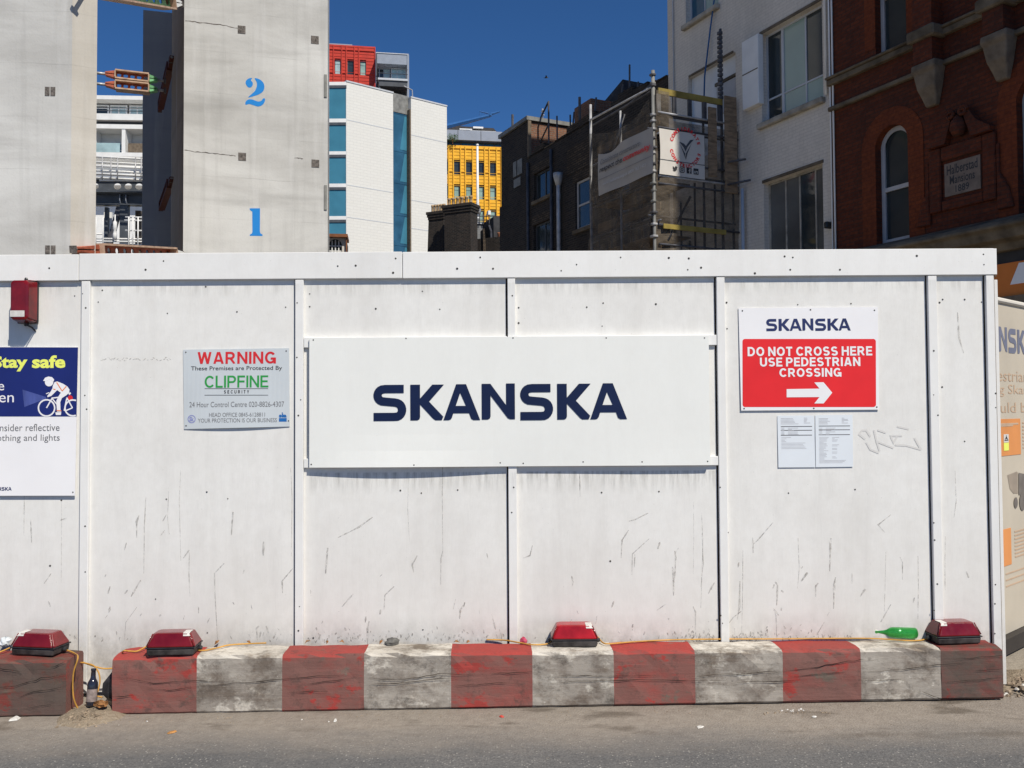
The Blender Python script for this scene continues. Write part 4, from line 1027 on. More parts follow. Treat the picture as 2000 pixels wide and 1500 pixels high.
# ------------------------------------------------------------------ bottles and rubbish
def bottle(name, label, mat_, loc, rot, L=0.23, r=0.031, lab=None):
    t = bpy.data.objects.new(name, None); COL.objects.link(t); t.location = loc; t.rotation_euler = rot
    tag(t, label, 'bottle')
    prof = [(0.001, 0.004), (r * .85, 0.001), (r, 0.008), (r, L * .57), (r * .95, L * .62), (r * .74, L * .68), (r * .55, L * .73), (r * .47, L * .79), (r * .43, L * .94), (r * .5, L * .945), (r * .5, L * .985), (r * .44, L), (0.001, L * .998)]
    m = MB(); m.lathe(prof, (0, 0, 0), (0, 0, 1), 20); m.build('glass_body', mat_, t, True)
    if lab:
        m = MB(); n = 12; vs = []
        for k in range(n + 1):
            a = math.radians(200 + 140 * k / n)
            vs += [((r + .0008) * math.cos(a), (r + .0008) * math.sin(a), L * .13), ((r + .0008) * math.cos(a), (r + .0008) * math.sin(a), L * .46)]
        m.add(vs, [(2 * k, 2 * k + 2, 2 * k + 3, 2 * k + 1) for k in range(n)]); m.build('label', lab, t)
    return t
p = at_z(1793, 1249, 0.299)
bottle('green_bottle', 'empty green glass bottle lying on the timber beside the right lamp', M['green_glass'], (p.x - 0.005, p.y + 0.005, 0.299 + 0.034), (0, math.radians(-88), math.radians(-4)), 0.235)
bottle('dark_bottle', 'dark glass bottle with a torn label standing in the gap between the timbers', M['dark_glass'], (-2.268, 4.72, 0.045), (math.radians(-6), math.radians(2), 0.3), 0.195, 0.027, M['label_paper'])
def lump(name, label, cat, mat_, loc, sx, sy, sz, n=2, j=0.35, seed=0, smooth=False):
    R = random.Random(seed); vs = []; fs = []
    rows, cols = 5, 9
    for i in range(rows + 1):
        th = math.pi * i / rows
        for k in range(cols):
            ph = 2 * math.pi * k / cols; f = 1 + R.uniform(-j, j)
            vs.append((math.sin(th) * math.cos(ph) * sx * f, math.sin(th) * math.sin(ph) * sy * f, (math.cos(th) * 0.5 + 0.5) * sz * (1 + R.uniform(-j, j) * .5)))
    for i in range(rows):
        for k in range(cols):
            k2 = (k + 1) % cols; fs.append((i * cols + k, (i + 1) * cols + k, (i + 1) * cols + k2, i * cols + k2))
    m = MB(); m.add(vs, fs); o = m.build(name, mat_, None, smooth); o.location = loc
    if label: tag(o, label, cat)
    return o
lump('rubbish_bag', 'crumpled black plastic bag wedged in the gap behind the bottle', 'bag', M['bag'], (-2.15, 4.80, 0.03), 0.075, 0.06, 0.22, j=0.4, seed=4)
lump('food_scraps', 'orange food scraps beside the dark bottle in the gap', 'scraps', M['leaf_dry'], (-2.205, 4.68, 0.05), 0.04, 0.03, 0.035, j=0.5, seed=5)
lump('mud_clod', 'grey clod of mud on the timber against the plywood', 'clod', M['clod'], (at_z(768, 1254, .309).x, 4.92, 0.295), 0.045, 0.03, 0.05, j=0.3, seed=6)
lump('crushed_can', 'small crushed pink can behind the timber left of the middle lamp', 'can', M['pink'], (at_z(1021, 1250, .306).x, 4.93, 0.285), 0.022, 0.018, 0.055, j=0.3, seed=8)
lump('lamp_connector', 'small black plug on the cable beside the left lamp', 'plug', M['black_plastic'], tuple(l3(124, 1274, .304)), 0.014, 0.02, 0.026, j=0.1, seed=3, smooth=True)
lump('torn_tape', 'crumpled grey scrap behind the left lamp', 'scrap', M['alu'], tuple(l3(9, 1263, .304)), 0.03, 0.03, 0.05, j=0.4, seed=13)
def chip(name, label, cat, mat_, px, py, s, seed, z=0.006, flat=0.35):
    p = at_z(px, py, z); R = random.Random(seed); m = MB(); n = 7
    vs = [(s * R.uniform(.5, 1) * math.cos(2 * math.pi * k / n) * 1.4, s * R.uniform(.5, 1) * math.sin(2 * math.pi * k / n), 0) for k in range(n)]
    top = [(x * .7 + R.uniform(-.1, .1) * s, y * .7, s * flat * R.uniform(.6, 1.2)) for x, y, _ in vs]
    m.add(vs + top, [tuple(range(n, 2 * n)), tuple(range(n - 1, -1, -1))] + [(k, (k + 1) % n, n + (k + 1) % n, n + k) for k in range(n)])
    o = m.build(name, mat_); o.location = (p.x, p.y, z); o.rotation_euler = (0, 0, R.uniform(0, 3)); return tag(o, label, cat)
chip('paper_scrap', 'white paper scrap on the road before the dark worn timber', 'litter', M['litter_white'], 30, 1405, 0.032, 1)
chip('bottle_top', 'flat orange brown cap lying alone on the asphalt at left', 'litter', M['litter_orange'], 335, 1431, 0.020, 2)
chip('paint_flake', 'red paint flake on the road under the middle of the long timber', 'litter', M['litter_red'], 980, 1400, 0.017, 3)
chip('cigarette_end', 'thin white cigarette end on the asphalt left of the red flake', 'litter', M['litter_white'], 655, 1408, 0.014, 4, flat=0.6)
chip('paper_scrap', 'pale torn paper out on the asphalt right of the middle', 'litter', M['litter_white'], 1368, 1420, 0.022, 5, flat=0.12)
chip('paper_scrap', 'small white scrap on the damp dust near the right end', 'litter', M['litter_white'], 1590, 1400, 0.013, 6)
# loose grit: along the timbers, in the gap and at the right-hand corner
def grit(name, spots, mat_, seed):
    R = random.Random(seed); m = MB()
    for (cx, cy, sx, sy, n, s0, s1, h) in spots:
        for k in range(n):
            x, y = cx + R.gauss(0, sx), cy + R.gauss(0, sy); s = R.uniform(s0, s1) ; z = 0.004 + h * max(0, 1 - ((x - cx) / (2 * sx)) ** 2 - ((y - cy) / (2 * sy)) ** 2)
            a = R.uniform(0, 6); c_, s_ = math.cos(a), math.sin(a)
            P = [(-1, -.7, 0), (1, -.6, 0), (.8, .7, 0), (-.9, .6, 0), (-.5, -.4, .9), (.6, -.3, .8), (.4, .4, 1), (-.5, .3, .7)]
            m.hexa([(x + (u * c_ - v * s_) * s * R.uniform(.7, 1.2), y + (u * s_ + v * c_) * s * R.uniform(.7, 1.2), z + w * s * R.uniform(.5, 1)) for u, v, w in P])
    return tag(m.build(name, mat_), kind='stuff')
spots = [(A.x + (B.x - A.x) * k / 12, A.y + (B.y - A.y) * k / 12 - 0.07, 0.16, 0.045, 26, 0.001, 0.0042, 0) for k in range(13)]
spots += [(0.6, 4.3, 2.5, 0.25, 120, 0.001, 0.003, 0), (1.5, 4.66, 0.12, 0.02, 26, 0.002, 0.008, 0)]
grit('grit', spots, M['stones'], 2)
grit('rubble', [(-2.25, 4.66, 0.07, 0.07, 170, 0.003, 0.012, 0.03), (2.98, 5.05, 0.12, 0.10, 190, 0.004, 0.02, 0.05), (3.15, 5.0, 0.2, 0.15, 120, 0.004, 0.016, 0.02), (2.9, 4.86, 0.15, 0.05, 60, 0.002, 0.008, 0)], M['stones'], 4)
grit('pale_rubble', [(1.46, 4.70, 0.05, 0.010, 12, 0.003, 0.007, 0), (3.0, 5.02, 0.12, 0.1, 22, 0.006, 0.02, 0.04), (-1.3, 4.60, 0.5, 0.02, 5, 0.003, 0.006, 0)], M['litter_white'], 6)
R = random.Random(12); m = MB()
for (cx, cy, rx, ry, h) in ((-2.25, 4.72, 0.20, 0.22, 0.042), (3.02, 5.12, 0.34, 0.26, 0.075)):
    vs = [(cx, cy, h)]; fs = []; nr, nc = 5, 18
    for i in range(1, nr + 1):
        for k in range(nc):
            a = 2 * math.pi * k / nc; f = i / nr
            vs.append((cx + rx * f * math.cos(a) * R.uniform(.9, 1.1), cy + ry * f * math.sin(a) * R.uniform(.9, 1.1), h * (1 - f) ** 1.2 * R.uniform(.75, 1.25) + 0.009 * (i < nr) - 0.004 * (i == nr)))
    for k in range(nc): fs.append((0, 1 + k, 1 + (k + 1) % nc))
    for i in range(nr - 1):
        for k in range(nc): k2 = (k + 1) % nc; fs.append((1 + i * nc + k, 1 + (i + 1) * nc + k, 1 + (i + 1) * nc + k2, 1 + i * nc + k2))
    m.add(vs, fs)
tag(m.build('dirt_heap', M['dirt'], None, True), kind='stuff')
# dry leaves caught behind the timber
for k, px in enumerate((425, 487, 602, 640, 668, 745, 892, 915)):
    p = at_z(px, 1256, .306); R = random.Random(40 + k); m = MB()
    s = R.uniform(0.014, 0.026)
    m.add([(-s, 0, 0), (0, -s * .5, .006), (s, 0, 0), (0, s * .5, .008), (0, 0, .016)], [(0, 1, 4), (1, 2, 4), (2, 3, 4), (3, 0, 4), (3, 2, 1, 0)])
    o = m.build('dry_leaf', M['leaf_dry']); o.location = (p.x, p.y - 0.01, 0.312); o.rotation_euler = (R.uniform(-.6, .6), R.uniform(-.6, .6), R.uniform(0, 3))
    tag(o, ('dry leaf on the first white band near the cable end', 'dry leaf on the first white band near the second red band', 'dry leaf on the second red band just right of the batten', 'dry leaf at the middle of the second red band', 'dry leaf at the right of the second red band', 'dry leaf lying just left of the mud clod', 'dry leaf at the left end of the third red band', 'dry leaf on the third red band close to the cable end')[k], 'leaf', 'dry leaves behind the timber')

# ================================================================== behind the hoarding
# ------------------------------------------------------------------ wall / window builders
def wall_holes(m, x0, x1, z0, z1, holes, y0, depth, mi=0):
    xs = sorted(set([x0, x1] + [min(max(v, x0), x1) for h in holes for v in h[:2]])); zs = sorted(set([z0, z1] + [min(max(v, z0), z1) for h in holes for v in h[2:4]]))
    for i in range(len(xs) - 1):
        for j in range(len(zs) - 1):
            cx, cz = (xs[i] + xs[i + 1]) / 2, (zs[j] + zs[j + 1]) / 2
            if any(h[0] < cx < h[1] and h[2] < cz < h[3] for h in holes): continue
            a, b, c, d = xs[i], xs[i + 1], zs[j], zs[j + 1]
            m.add([(a, y0, c), (b, y0, c), (b, y0, d), (a, y0, d)], [(0, 1, 2, 3)], mi)
    y1 = y0 + depth
    for (a, b, c, d) in [h[:4] for h in holes]:
        m.add([(a, y0, c), (b, y0, c), (b, y0, d), (a, y0, d), (a, y1, c), (b, y1, c), (b, y1, d), (a, y1, d)], [(0, 4, 5, 1), (1, 5, 6, 2), (2, 6, 7, 3), (3, 7, 4, 0)], mi)
    a, b, c, d = x0, x1, z0, z1
    m.add([(a, y0, c), (b, y0, c), (b, y0, d), (a, y0, d), (a, y1, c), (b, y1, c), (b, y1, d), (a, y1, d)], [(4, 0, 3, 7), (1, 5, 6, 2), (3, 2, 6, 7)], mi)
    return m
def window(parent, x0, x1, z0, z1, y, fw, fm, gm, mull=(), trans=(), dep=0.06, name='window', label=None):
    """frame with bars, one pane per light; gm may be a list (one material per pane)"""
    m = MB()
    m.box(x0, x1, y, y + dep, z0, z0 + fw); m.box(x0, x1, y, y + dep, z1 - fw, z1)
    m.box(x0, x0 + fw, y, y + dep, z0 + fw, z1 - fw); m.box(x1 - fw, x1, y, y + dep, z0 + fw, z1 - fw)
    xs = [x0 + fw] + [x0 + (x1 - x0) * f for f in mull] + [x1 - fw]; zs = [z0 + fw] + [z0 + (z1 - z0) * f for f in trans] + [z1 - fw]
    bw = fw * 0.42
    for v in xs[1:-1]: m.box(v - bw, v + bw, y + 0.004, y + dep - 0.004, z0 + fw, z1 - fw)
    for v in zs[1:-1]: m.box(x0 + fw, x1 - fw, y + 0.006, y + dep - 0.006, v - bw, v + bw)
    w = m.build(name, fm, parent)
    if label: w['label'] = label
    k = 0
    for i in range(len(xs) - 1):
        for j in range(len(zs) - 1):
            g = gm[k % len(gm)] if isinstance(gm, list) else gm; k += 1
            p = MB(); p.box(xs[i] + bw * (i > 0), xs[i + 1] - bw * (i < len(xs) - 2), y + dep * 0.45, y + dep * 0.45 + 0.012, zs[j] + bw * (j > 0), zs[j + 1] - bw * (j < len(zs) - 2))
            p.build('pane', g, w)
    return w
def solid(name, mats, parent, *a, **k):
    m = MB(); m.box(*a); return m.build(name, mats, parent, **k)

# ------------------------------------------------------------------ the street on the right: one building line
d_az = math.degrees(math.atan2(-0.9028, 0.4302))
SF = Frame((632 / FPX * 18.0, 18.0, 0), d_az)
u = lambda px, py=400, off=0.0: SF.q(px, py, off)[0]
z = lambda px, py, off=0.0: SF.q(px, py, off)[1]

# red brick mansion block
RB = thing('red_brick_building', 'dark red brick mansion block with arched window and stone plaque at the right', 'building', SF)
END = 10.1
H = 24.0
w1 = (u(1712), u(1776), z(1712, 478), z(1744, 243))
du = u(1990) - u(1712)
ux = (u(1710, 60), u(1771, 60), z(1712, 113), z(1712, 113) + 2.5)
def next_bay(h): return (h[0] + du, h[1] + du, h[2], h[3])
holes = [w1, next_bay(w1), ux, next_bay(ux), (ux[0], ux[1], ux[2] + 4.0, ux[3] + 4.0)]
gz = z(1797, 478) - 0.5          # underside of the ground floor cornice
m = wall_holes(MB(), 0.0, END, gz, H, holes, 0.0, 0.26)
m.build('brick_wall', M['red_brick'], RB)
solid('wall_core', M['shop_dark'], RB, 0.0, END, 0.27, 11.0, 0.0, H - 0.01)
solid('side_wall', M['red_brick'], RB, -0.02, -0.002, 0.03, 11.0, 0.0, H)
def sash(h, arched):
    x0, x1, z0, z1 = h
    zm = z0 + (z1 - z0) * 0.47
    win = window(RB, x0, x1, z0, z1, 0.15, 0.085, M['sash'], M['glass_dark'], (), (0.47,), 0.08)
    solid('meeting_rail', M['sash'], win, x0 + .086, x1 - .086, 0.135, 0.149, zm - 0.04, zm + 0.04)
    if arched:      # brick spandrels and the curved head of the frame
        r = (x1 - x0) / 2; cx = (x0 + x1) / 2; zc = z1 - r
        for s in (-1, 1):
            P = [(cx + s * r, z1 + 0.001), (cx + s * r, zc)] + [(cx + s * r * math.cos(math.radians(a)), zc + r * math.sin(math.radians(a))) for a in range(8, 91, 8)] + [(cx, z1 + 0.001)]
            m = MB(); m.prism(P, 0.001, 0.148); m.build('arch_spandrel', M['rubbed_brick'], RB)
        m = MB()
        A_ = [(cx + r * math.cos(math.radians(a)), zc + r * math.sin(math.radians(a))) for a in range(0, 181, 12)]; B_ = [(cx + (r - .09) * math.cos(math.radians(a)), zc + (r - .09) * math.sin(math.radians(a))) for a in range(0, 181, 12)]
        for i in range(len(A_) - 1): m.prism([A_[i], A_[i + 1], B_[i + 1], B_[i]], 0.146, 0.16)
        m.build('arched_head', M['sash'], win)
        m = MB(); r2 = r + 0.34          # rubbed-brick arch ring and jambs, a little proud
        for i in range(15):
            a0, a1 = math.radians(180 * i / 15), math.radians(180 * (i + 1) / 15)
            m.prism([(cx + r * math.cos(a0), zc + r * math.sin(a0)), (cx + r2 * math.cos(a0), zc + r2 * math.sin(a0)), (cx + r2 * math.cos(a1), zc + r2 * math.sin(a1)), (cx + r * math.cos(a1), zc + r * math.sin(a1))], -0.012, 0.0)
        for s in (-1, 1): m.box(cx + s * r, cx + s * r2, -0.012, 0.0, z0, zc - 0.002)
        m.build('arch_surround', M['rubbed_brick'], RB)
    else:
        m = MB()
        for a, b in ((x0 - .26, x0), (x1, x1 + .26)): m.box(a, b, -0.012, 0.0, z0 + 0.2, z1)
        m.build('jamb_surround', M['rubbed_brick'], RB)
        solid('window_sill', M['stone_pale'], RB, x0 - .05, x1 + .05, -0.09, 0.15, z0 - .11, z0 - 0.001)
sash(w1, True); sash(next_bay(w1), True); sash(ux, False); sash(next_bay(ux), False); sash(holes[4], False)
# two stone string courses and the piers on corbels
za0, za1 = z(1635, 165), z(1635, 154)
zb0, zb1 = z(1637, 214), z(1637, 206)
P1 = (u(1781, 150, -.3), u(1824, 150, -.3)); P2 = (P1[0] + du * 0.66, P1[1] + du * 0.66)
P2 = (u(1916, 100, -.3), u(1964, 100, -.3))
segs = [(0.0, P1[0]), (P1[1], P2[0]), (P2[1], END)]
for a, b in segs:
    m = MB(); m.box(a + .001, b - .001, -0.12, 0.0, za0, za1); m.box(a + .001, b - .001, -0.17, 0.0, za1 + 0.0005, za1 + 0.05); m.build('string_course', M['stone'], RB, bevel=0.015)
    m = MB(); m.box(a + .001, b - .001, -0.10, 0.0, zb0, zb1); m.build('string_course', M['stone'], RB, bevel=0.015)
for (a, b) in (P1, P2):
    zc1 = z(1780, 132, -.3) if a == P1[0] else z(1916, 76, -.3)
    zc1 = zb1 + 0.02
    solid('brick_pier', M['red_brick'], RB, a + .03, b - .03, -0.30, -0.0005, zc1 + 0.001, H)
    m = MB(); m.box(a - .06, b + .06, -0.38, -0.0, za0 - .02, za1 + .08); m.build('pier_band', M['stone'], RB, bevel=0.03)
    # scrolled stone corbel tapering downwards
    m = MB(); prof = [(0.0, 0.30, 0.0), (-0.12, 0.32, 0.0), (-0.2, 0.27, 0.02), (-0.45, 0.24, 0.06), (-0.62, 0.16, 0.10), (-0.78, 0.11, 0.14)]
    cxm = (a + b) / 2; hw = (b - a) / 2 + 0.02; vs = []
    for dz, dy, ins in prof: vs += [(cxm - hw + ins, -dy, zc1 + dz), (cxm + hw - ins, -dy, zc1 + dz), (cxm + hw - ins, -0.0005, zc1 + dz), (cxm - hw + ins, -0.0005, zc1 + dz)]
    fs = [(0, 1, 2, 3)[::-1][::-1], tuple(range(len(vs) - 4, len(vs)))[::-1]] + [(i * 4 + k, i * 4 + 4 + k, i * 4 + 4 + (k + 1) % 4, i * 4 + (k + 1) % 4) for i in range(len(prof) - 1) for k in range(4)]
    m.add(vs, fs); m.build('corbel', M['stone_pale'], RB, bevel=0.03, bseg=2)
# inscribed stone plaque in a terracotta frame with a broken pediment
px0, px1, pz0, pz1 = u(1848), u(1918.5), z(1884, 376.5), z(1884, 311)
solid('plaque', M['plaque'], RB, px0, px1, -0.03, 0.0, pz0, pz1)
m = MB(); w_ = px1 - px0; h_ = pz1 - pz0
for k, (tx, b_) in enumerate((('Halberstad', 0.015), ('Mansions', 0.015), ('1889', 0.012))):
    s = (0.04, 0.12, 0.28)[k]
    m.sheet2d(fit(T(tx, b_), px0 + w_ * (s + .03), px1 - w_ * (s + .03), pz1 - h_ * (0.36, 0.66, 0.93)[k], pz1 - h_ * (0.07, 0.40, 0.72)[k]), -0.0315)
m.build('plaque_lettering', M['black_print'], RB)
fr_ = MB()
for a, b, c, d, yy in ((px0 - .30, px0 - .06, pz0 - .25, pz1 + .32, -.07), (px1 + .06, px1 + .30, pz0 - .25, pz1 + .32, -.07), (px0 - .059, px1 + .059, pz0 - .25, pz0 - .06, -.06), (px0 - .059, px1 + .059, pz1 + .06, pz1 + .32, -.06)):
    fr_.box(a, b, yy, -0.0005, c, d)
fr_.build('plaque_frame', M['red_brick'], RB, bevel=0.02)
m = MB(); cx = (px0 + px1) / 2
for s in (-1, 1):
    P = [(cx + s * .62, pz1 + .335), (cx + s * .62, pz1 + .42), (cx + s * .36, pz1 + .60), (cx + s * .20, pz1 + .86), (cx + s * .10, pz1 + .86), (cx + s * .16, pz1 + .62), (cx + s * .26, pz1 + .335)]
    m.prism(P, -0.14, -0.0005)
    sc = [(cx + s * (.13 + .09 * math.cos(a) * (1 - a / 14)), -0.15, pz1 + .82 + .09 * math.sin(a) * (1 - a / 14)) for a in [k * .6 for k in range(16)]]
    m.tube(sc, 0.035, 6)
m.build('broken_pediment', M['red_brick'], RB, bevel=0.015)
m = MB(); m.lathe([(.001, -.16), (.10, -.13), (.15, -.02), (.13, .10), (.06, .2), (.001, .24)], (cx, -0.10, pz1 + .56), (0, 0, 1), 10); m.build('finial', M['red_brick'], RB, True)
for s in (-1, 1):
    m = MB(); m.prism([(cx + s * (w_ / 2 + .305), pz0 - .45), (cx + s * (w_ / 2 + .60), pz0 - .45), (cx + s * (w_ / 2 + .52), pz0 - .1), (cx + s * (w_ / 2 + .36), pz0 + .2), (cx + s * (w_ / 2 + .36), pz1 + .1), (cx + s * (w_ / 2 + .305), pz1 + .1)], -0.06, -0.0005); m.build('side_scroll', M['red_brick'], RB, bevel=0.02)


# ground-floor cornice and shop front
co = -0.55
zc_t, zc_b = z(2000, 420, co), z(2000, 462, co)
m = MB(); P = [(0.0, zc_b - .12), (-.20, zc_b - .10), (-.24, zc_b + .02), (-.42, zc_b + .06), (-.46, zc_b + .20), (co, zc_b + .24), (co, zc_t - .06), (co + .06, zc_t), (0.0, zc_t + .16)]
n = len(P); vs = [(x_, y_, z_) for x_ in (-0.05, END) for y_, z_ in P]
m.add(vs, [tuple(range(n)), tuple(range(2 * n - 1, n - 1, -1))] + [(i, n + i, n + (i + 1) % n, (i + 1) % n) for i in range(n)]); m.build('cornice', M['stone'], RB, bevel=0.01)
solid('shop_front', M['shop_dark'], RB, 0.0, END, -0.10, 0.268, 0.0, zc_b - 0.1)
fz1, fz0 = z(1978, 512, -.2), z(1978, 578, -.2)
fu0 = u(1925, 545, -.2)
solid('fascia_board', M['orange_shop'], RB, fu0, END - 2, -0.2, -0.101, fz0, fz1)
m = MB(); xa_ = u(1973, 545, -.202); m.prism([(xa_, fz0 + .19), (xa_ + 1.9, fz0 + .19), (xa_ + 1.7, fz1 - .03), (xa_ + .16, fz1 - .03)], -0.208, -0.2005); m.build('fascia_panel', M['white_print'], RB)
solid('shop_ledge', M['stone_pale'], RB, fu0, END - 2, -0.26, -0.101, fz0 - .16, fz0 - 0.002)
solid('parapet', M['stone'], RB, -0.02, END, -0.2, 0.3, H, H + .5)

# white painted brick building
UL = u(1306, 330)
WB = thing('white_brick_building', 'white painted brick building with wide metal windows beside the red brick block', 'building', SF)
HB = 21.0
zs1, zt1 = z(1485, 243), z(1485, 68)
zt2 = z(1490, 358)
wA = (u(1486, 150), u(1606, 150), zs1, zt1)
wB = (u(1491, 430), u(1607, 430), zt2 - (zt1 - zs1) - .2, zt2)
sH = zt1 - zt2
wC = (u(1338, 20), u(1402, 20), z(1340, 49), z(1340, 49) + (zt1 - zs1))
wD = (u(1343, 170), u(1436, 170), z(1343, 153) - 2.2, z(1343, 153))
wE = (wA[0], wA[1], zs1 + sH, zt1 + sH)
m = wall_holes(MB(), UL, -0.004, 0.0, HB, [wA, wB, wC, wD, wE], 0.02, 0.26)
m.build('brick_wall', M['white_brick'], WB)
solid('wall_core', M['white_paint'], WB, UL, -0.03, 0.29, 10, 0.0, HB - 0.01)
rm = lambda w, k: (w[0], w[1])
def metal_window(w, mull, trans, gm, y=0.17, fm='aluframe'):
    window(WB, w[0], w[1], w[2], w[3], y, 0.045, M[fm], gm, mull, trans, 0.06)
    m = MB(); m.box(w[0] - .08, w[1] + .06, -0.10, 0.15, w[2] - .13, w[2] - 0.001); m.build('window_sill', M['sill'], WB, bevel=0.02)
    m = MB(); m.box(w[0] - .03, w[1] + .03, 0.0, 0.019, w[3] + 0.001, w[3] + .07); m.build('lintel', M['stone'], WB)
metal_window(wA, (0.27, 0.29, 0.66), (0.27,), [M['glass_dark'], M['glass_dark'], M['glass_dark'], M['glass_dark'], M['glass_green'], M['glass_green'], M['glass_green'], M['glass_dark']])
metal_window(wB, (0.30, 0.54, 0.80), (), [M['glass_grey'], M['glass_grey'], M['glass_dark'], M['glass_grey']], fm='sill')
metal_window(wC, (0.45,), (), [M['glass_blue'], M['glass_green']])
metal_window(wE, (0.27, 0.66), (0.27,), M['glass_dark'])
# bricked-up opening with a smaller boarded light in it
solid('blocked_opening', M['white_paint'], WB, wD[0] + .002, wD[1] - .002, 0.14, 0.284, wD[2] + .002, wD[3] - .002)
m = MB(); m.box(u(1345, 130), u(1432, 130), -0.012, 0.018, wD[3] + 0.002, wD[3] + 0.05); m.build('lintel', M['stone'], WB)
bx0 = u(1393, 190); m = MB(); m.box(bx0, wD[1] - .1, 0.10, 0.139, wD[3] - 1.3, wD[3] - .55); m.build('boarded_light', M['sash'], WB, bevel=0.01)
m = MB(); m.box(bx0 - .04, wD[1] - .06, 0.08, 0.138, wD[3] - .548, wD[3] - .47); m.build('lintel', M['stone'], WB)
# white cupboard-like box fixed left of the upper window
m = MB(); m.box(u(1449, 140, -.14), u(1481, 140, -.14), -0.14, 0.0195, z(1450, 216, -.14), z(1450, 82, -.14)); bxo = m.build('vent_box', M['white_paint'], WB, bevel=0.012)
m = MB(); m.box(u(1450, 140, -.14), u(1480, 140, -.14), -0.146, -0.1402, z(1450, 148, -.14) - .012, z(1450, 148, -.14) + .012); m.build('box_seam', M['stone'], bxo)
# pipes and small fittings
for px, r_p, zlo in ((1614, 0.028, z(1614, 186)), (1622, 0.018, 0.0), (1627.5, 0.02, 0.0)):
    m = MB(); m.tube([(u(px, 100), -0.03, zlo), (u(px, 100), -0.03, HB - 1)], r_p, 7); m.build('wall_pipe', M['white_paint'], WB, True)
m = MB(); m.box(u(1619, 440), u(1626, 440), -0.16, 0.018, z(1622, 447), z(1622, 434)); m.build('wall_lamp', M['black_plastic'], WB, bevel=0.02)
m = MB(); m.tube([(UL + .28, -0.01, 6.0), (UL + .28, -0.01, HB - .5)], 0.02, 6); m.build('wall_pipe', M['aluframe'], WB, True)
solid('parapet', M['stone'], WB, UL, -0.03, -0.06, 0.3, HB, HB + .25)
hose = MB(); hose.tube([(u(1399, 0), -0.06, z(1399, 0) + 1.0), (u(1398, 0), -0.05, z(1398, 0)), (u(1390, 60), -0.05, z(1390, 60)), (u(1380, 150), -0.06, z(1380, 150)), (u(1378, 240), -0.07, z(1378, 240))], 0.022, 6)
tag(hose.build('blue_hose', M['blue_rope'], None, True), 'blue hose hanging down the white brick wall behind the scaffold', 'hose')
bpy.data.objects['blue_hose'].location = SF.o; bpy.data.objects['blue_hose'].rotation_euler = (0, 0, SF.yaw)

# old sooty terrace beyond the scaffold
TB = thing('sooty_brick_terrace', 'old soot blackened brick terrace in shade left of the scaffold', 'building', SF)
ur, ul, um = UL - 0.01, u(979, 330), u(1031, 330)
zpar = z(1033, 308)          # near part's parapet
zfar = z(1000, 256)
tw = [(u(1124, 400), u(1153, 400), z(1126, 450), z(1124, 356)), (u(1043, 360), u(1078, 360), z(1044, 394), z(1044, 340)), (u(1042, 460), u(1078, 460), z(1044, 520), z(1044, 440)), (u(1196, 400), u(1230, 400), z(1126, 450), z(1124, 356))]
m = wall_holes(MB(), um + .001, ur, 0.0, zpar, tw, 0.0, 0.2); m.build('near_wall', M['soot_shade_brick'], TB)
solid('wall_core', M['dark_roof'], TB, um + .001, ur, 0.21, 9, 0, zpar - .3)
sashes = [M['glass_dark'], M['glass_dark']]
window(TB, *tw[0], 0.06, 0.07, M['sash'], sashes, (), (0.5,), 0.07, label='white sash window')
window(TB, *tw[1], 0.10, 0.05, M['grey_dark'], sashes, (0.5,), (), 0.07)
window(TB, *tw[2], 0.10, 0.05, M['grey_dark'], sashes, (0.5,), (), 0.07)
window(TB, *tw[3], 0.10, 0.05, M['grey_dark'], sashes, (), (0.5,), 0.07)
for w in tw[:3]:
    m = MB(); m.box(w[0] - .15, w[1] + .15, -0.012, 0.0, w[3] + .001, w[3] + .3); m.build('lintel', M['brown_brick'], TB)
    m = MB(); m.box(w[0] - .1, w[1] + .1, -0.08, 0.09, w[2] - .12, w[2] - .001); m.build('window_sill', M['stone'], TB)
# paler rubbed-down brick band between window heads
m = MB(); m.box(u(1108, 300), u(1160, 300), -0.02, -0.001, z(1110, 344), z(1110, 292)); m.build('brick_band', M['brown_brick'], TB)
Rj = random.Random(31); x_ = um
while x_ < ur - .2:      # broken parapet: ragged lengths of brickwork and lifted coping stones
    w_ = Rj.uniform(.25, .8); x2 = min(x_ + w_, ur); h_ = Rj.uniform(-.02, .28)
    m = MB(); m.box(x_ + .003, x2 - .003, -0.02 - .04 * Rj.random(), 0.25, zpar + .001, zpar + max(.03, h_)); m.build('parapet_piece', M[Rj.choice(('soot_shade_brick', 'brown_brick', 'soot_shade_brick', 'stone'))], TB)
    x_ = x2
for k in range(16):      # loose rubble, sheeting and posts lying about the roof
    xx = Rj.uniform(um + .5, ur - .3); s_ = Rj.uniform(.12, .4); zz = zpar + .02
    m = MB(); m.hexa([(xx - s_, .5, zz), (xx + s_, .45, zz), (xx + s_ * .9, 1.0, zz), (xx - s_ * 1.1, 1.1, zz), (xx - s_ * .5, .55, zz + s_ * Rj.uniform(.6, 1.6)), (xx + s_ * .7, .5, zz + s_ * Rj.uniform(.4, 1.3)), (xx + s_ * .5, .9, zz + s_), (xx - s_ * .6, 1.0, zz + s_ * 1.2)]); m.build('roof_rubble', M[Rj.choice(('rough_brick', 'dark_roof', 'soot_shade_brick', 'lead'))], TB)
for k in range(7):
    xx = Rj.uniform(um + 1, ur - .3); m = MB(); m.tube([(xx, .4, zpar - .1), (xx + Rj.uniform(-.2, .2), .45, zpar + Rj.uniform(.6, 1.5))], .03, 5); m.build('roof_post', M['pole_dark'], TB)
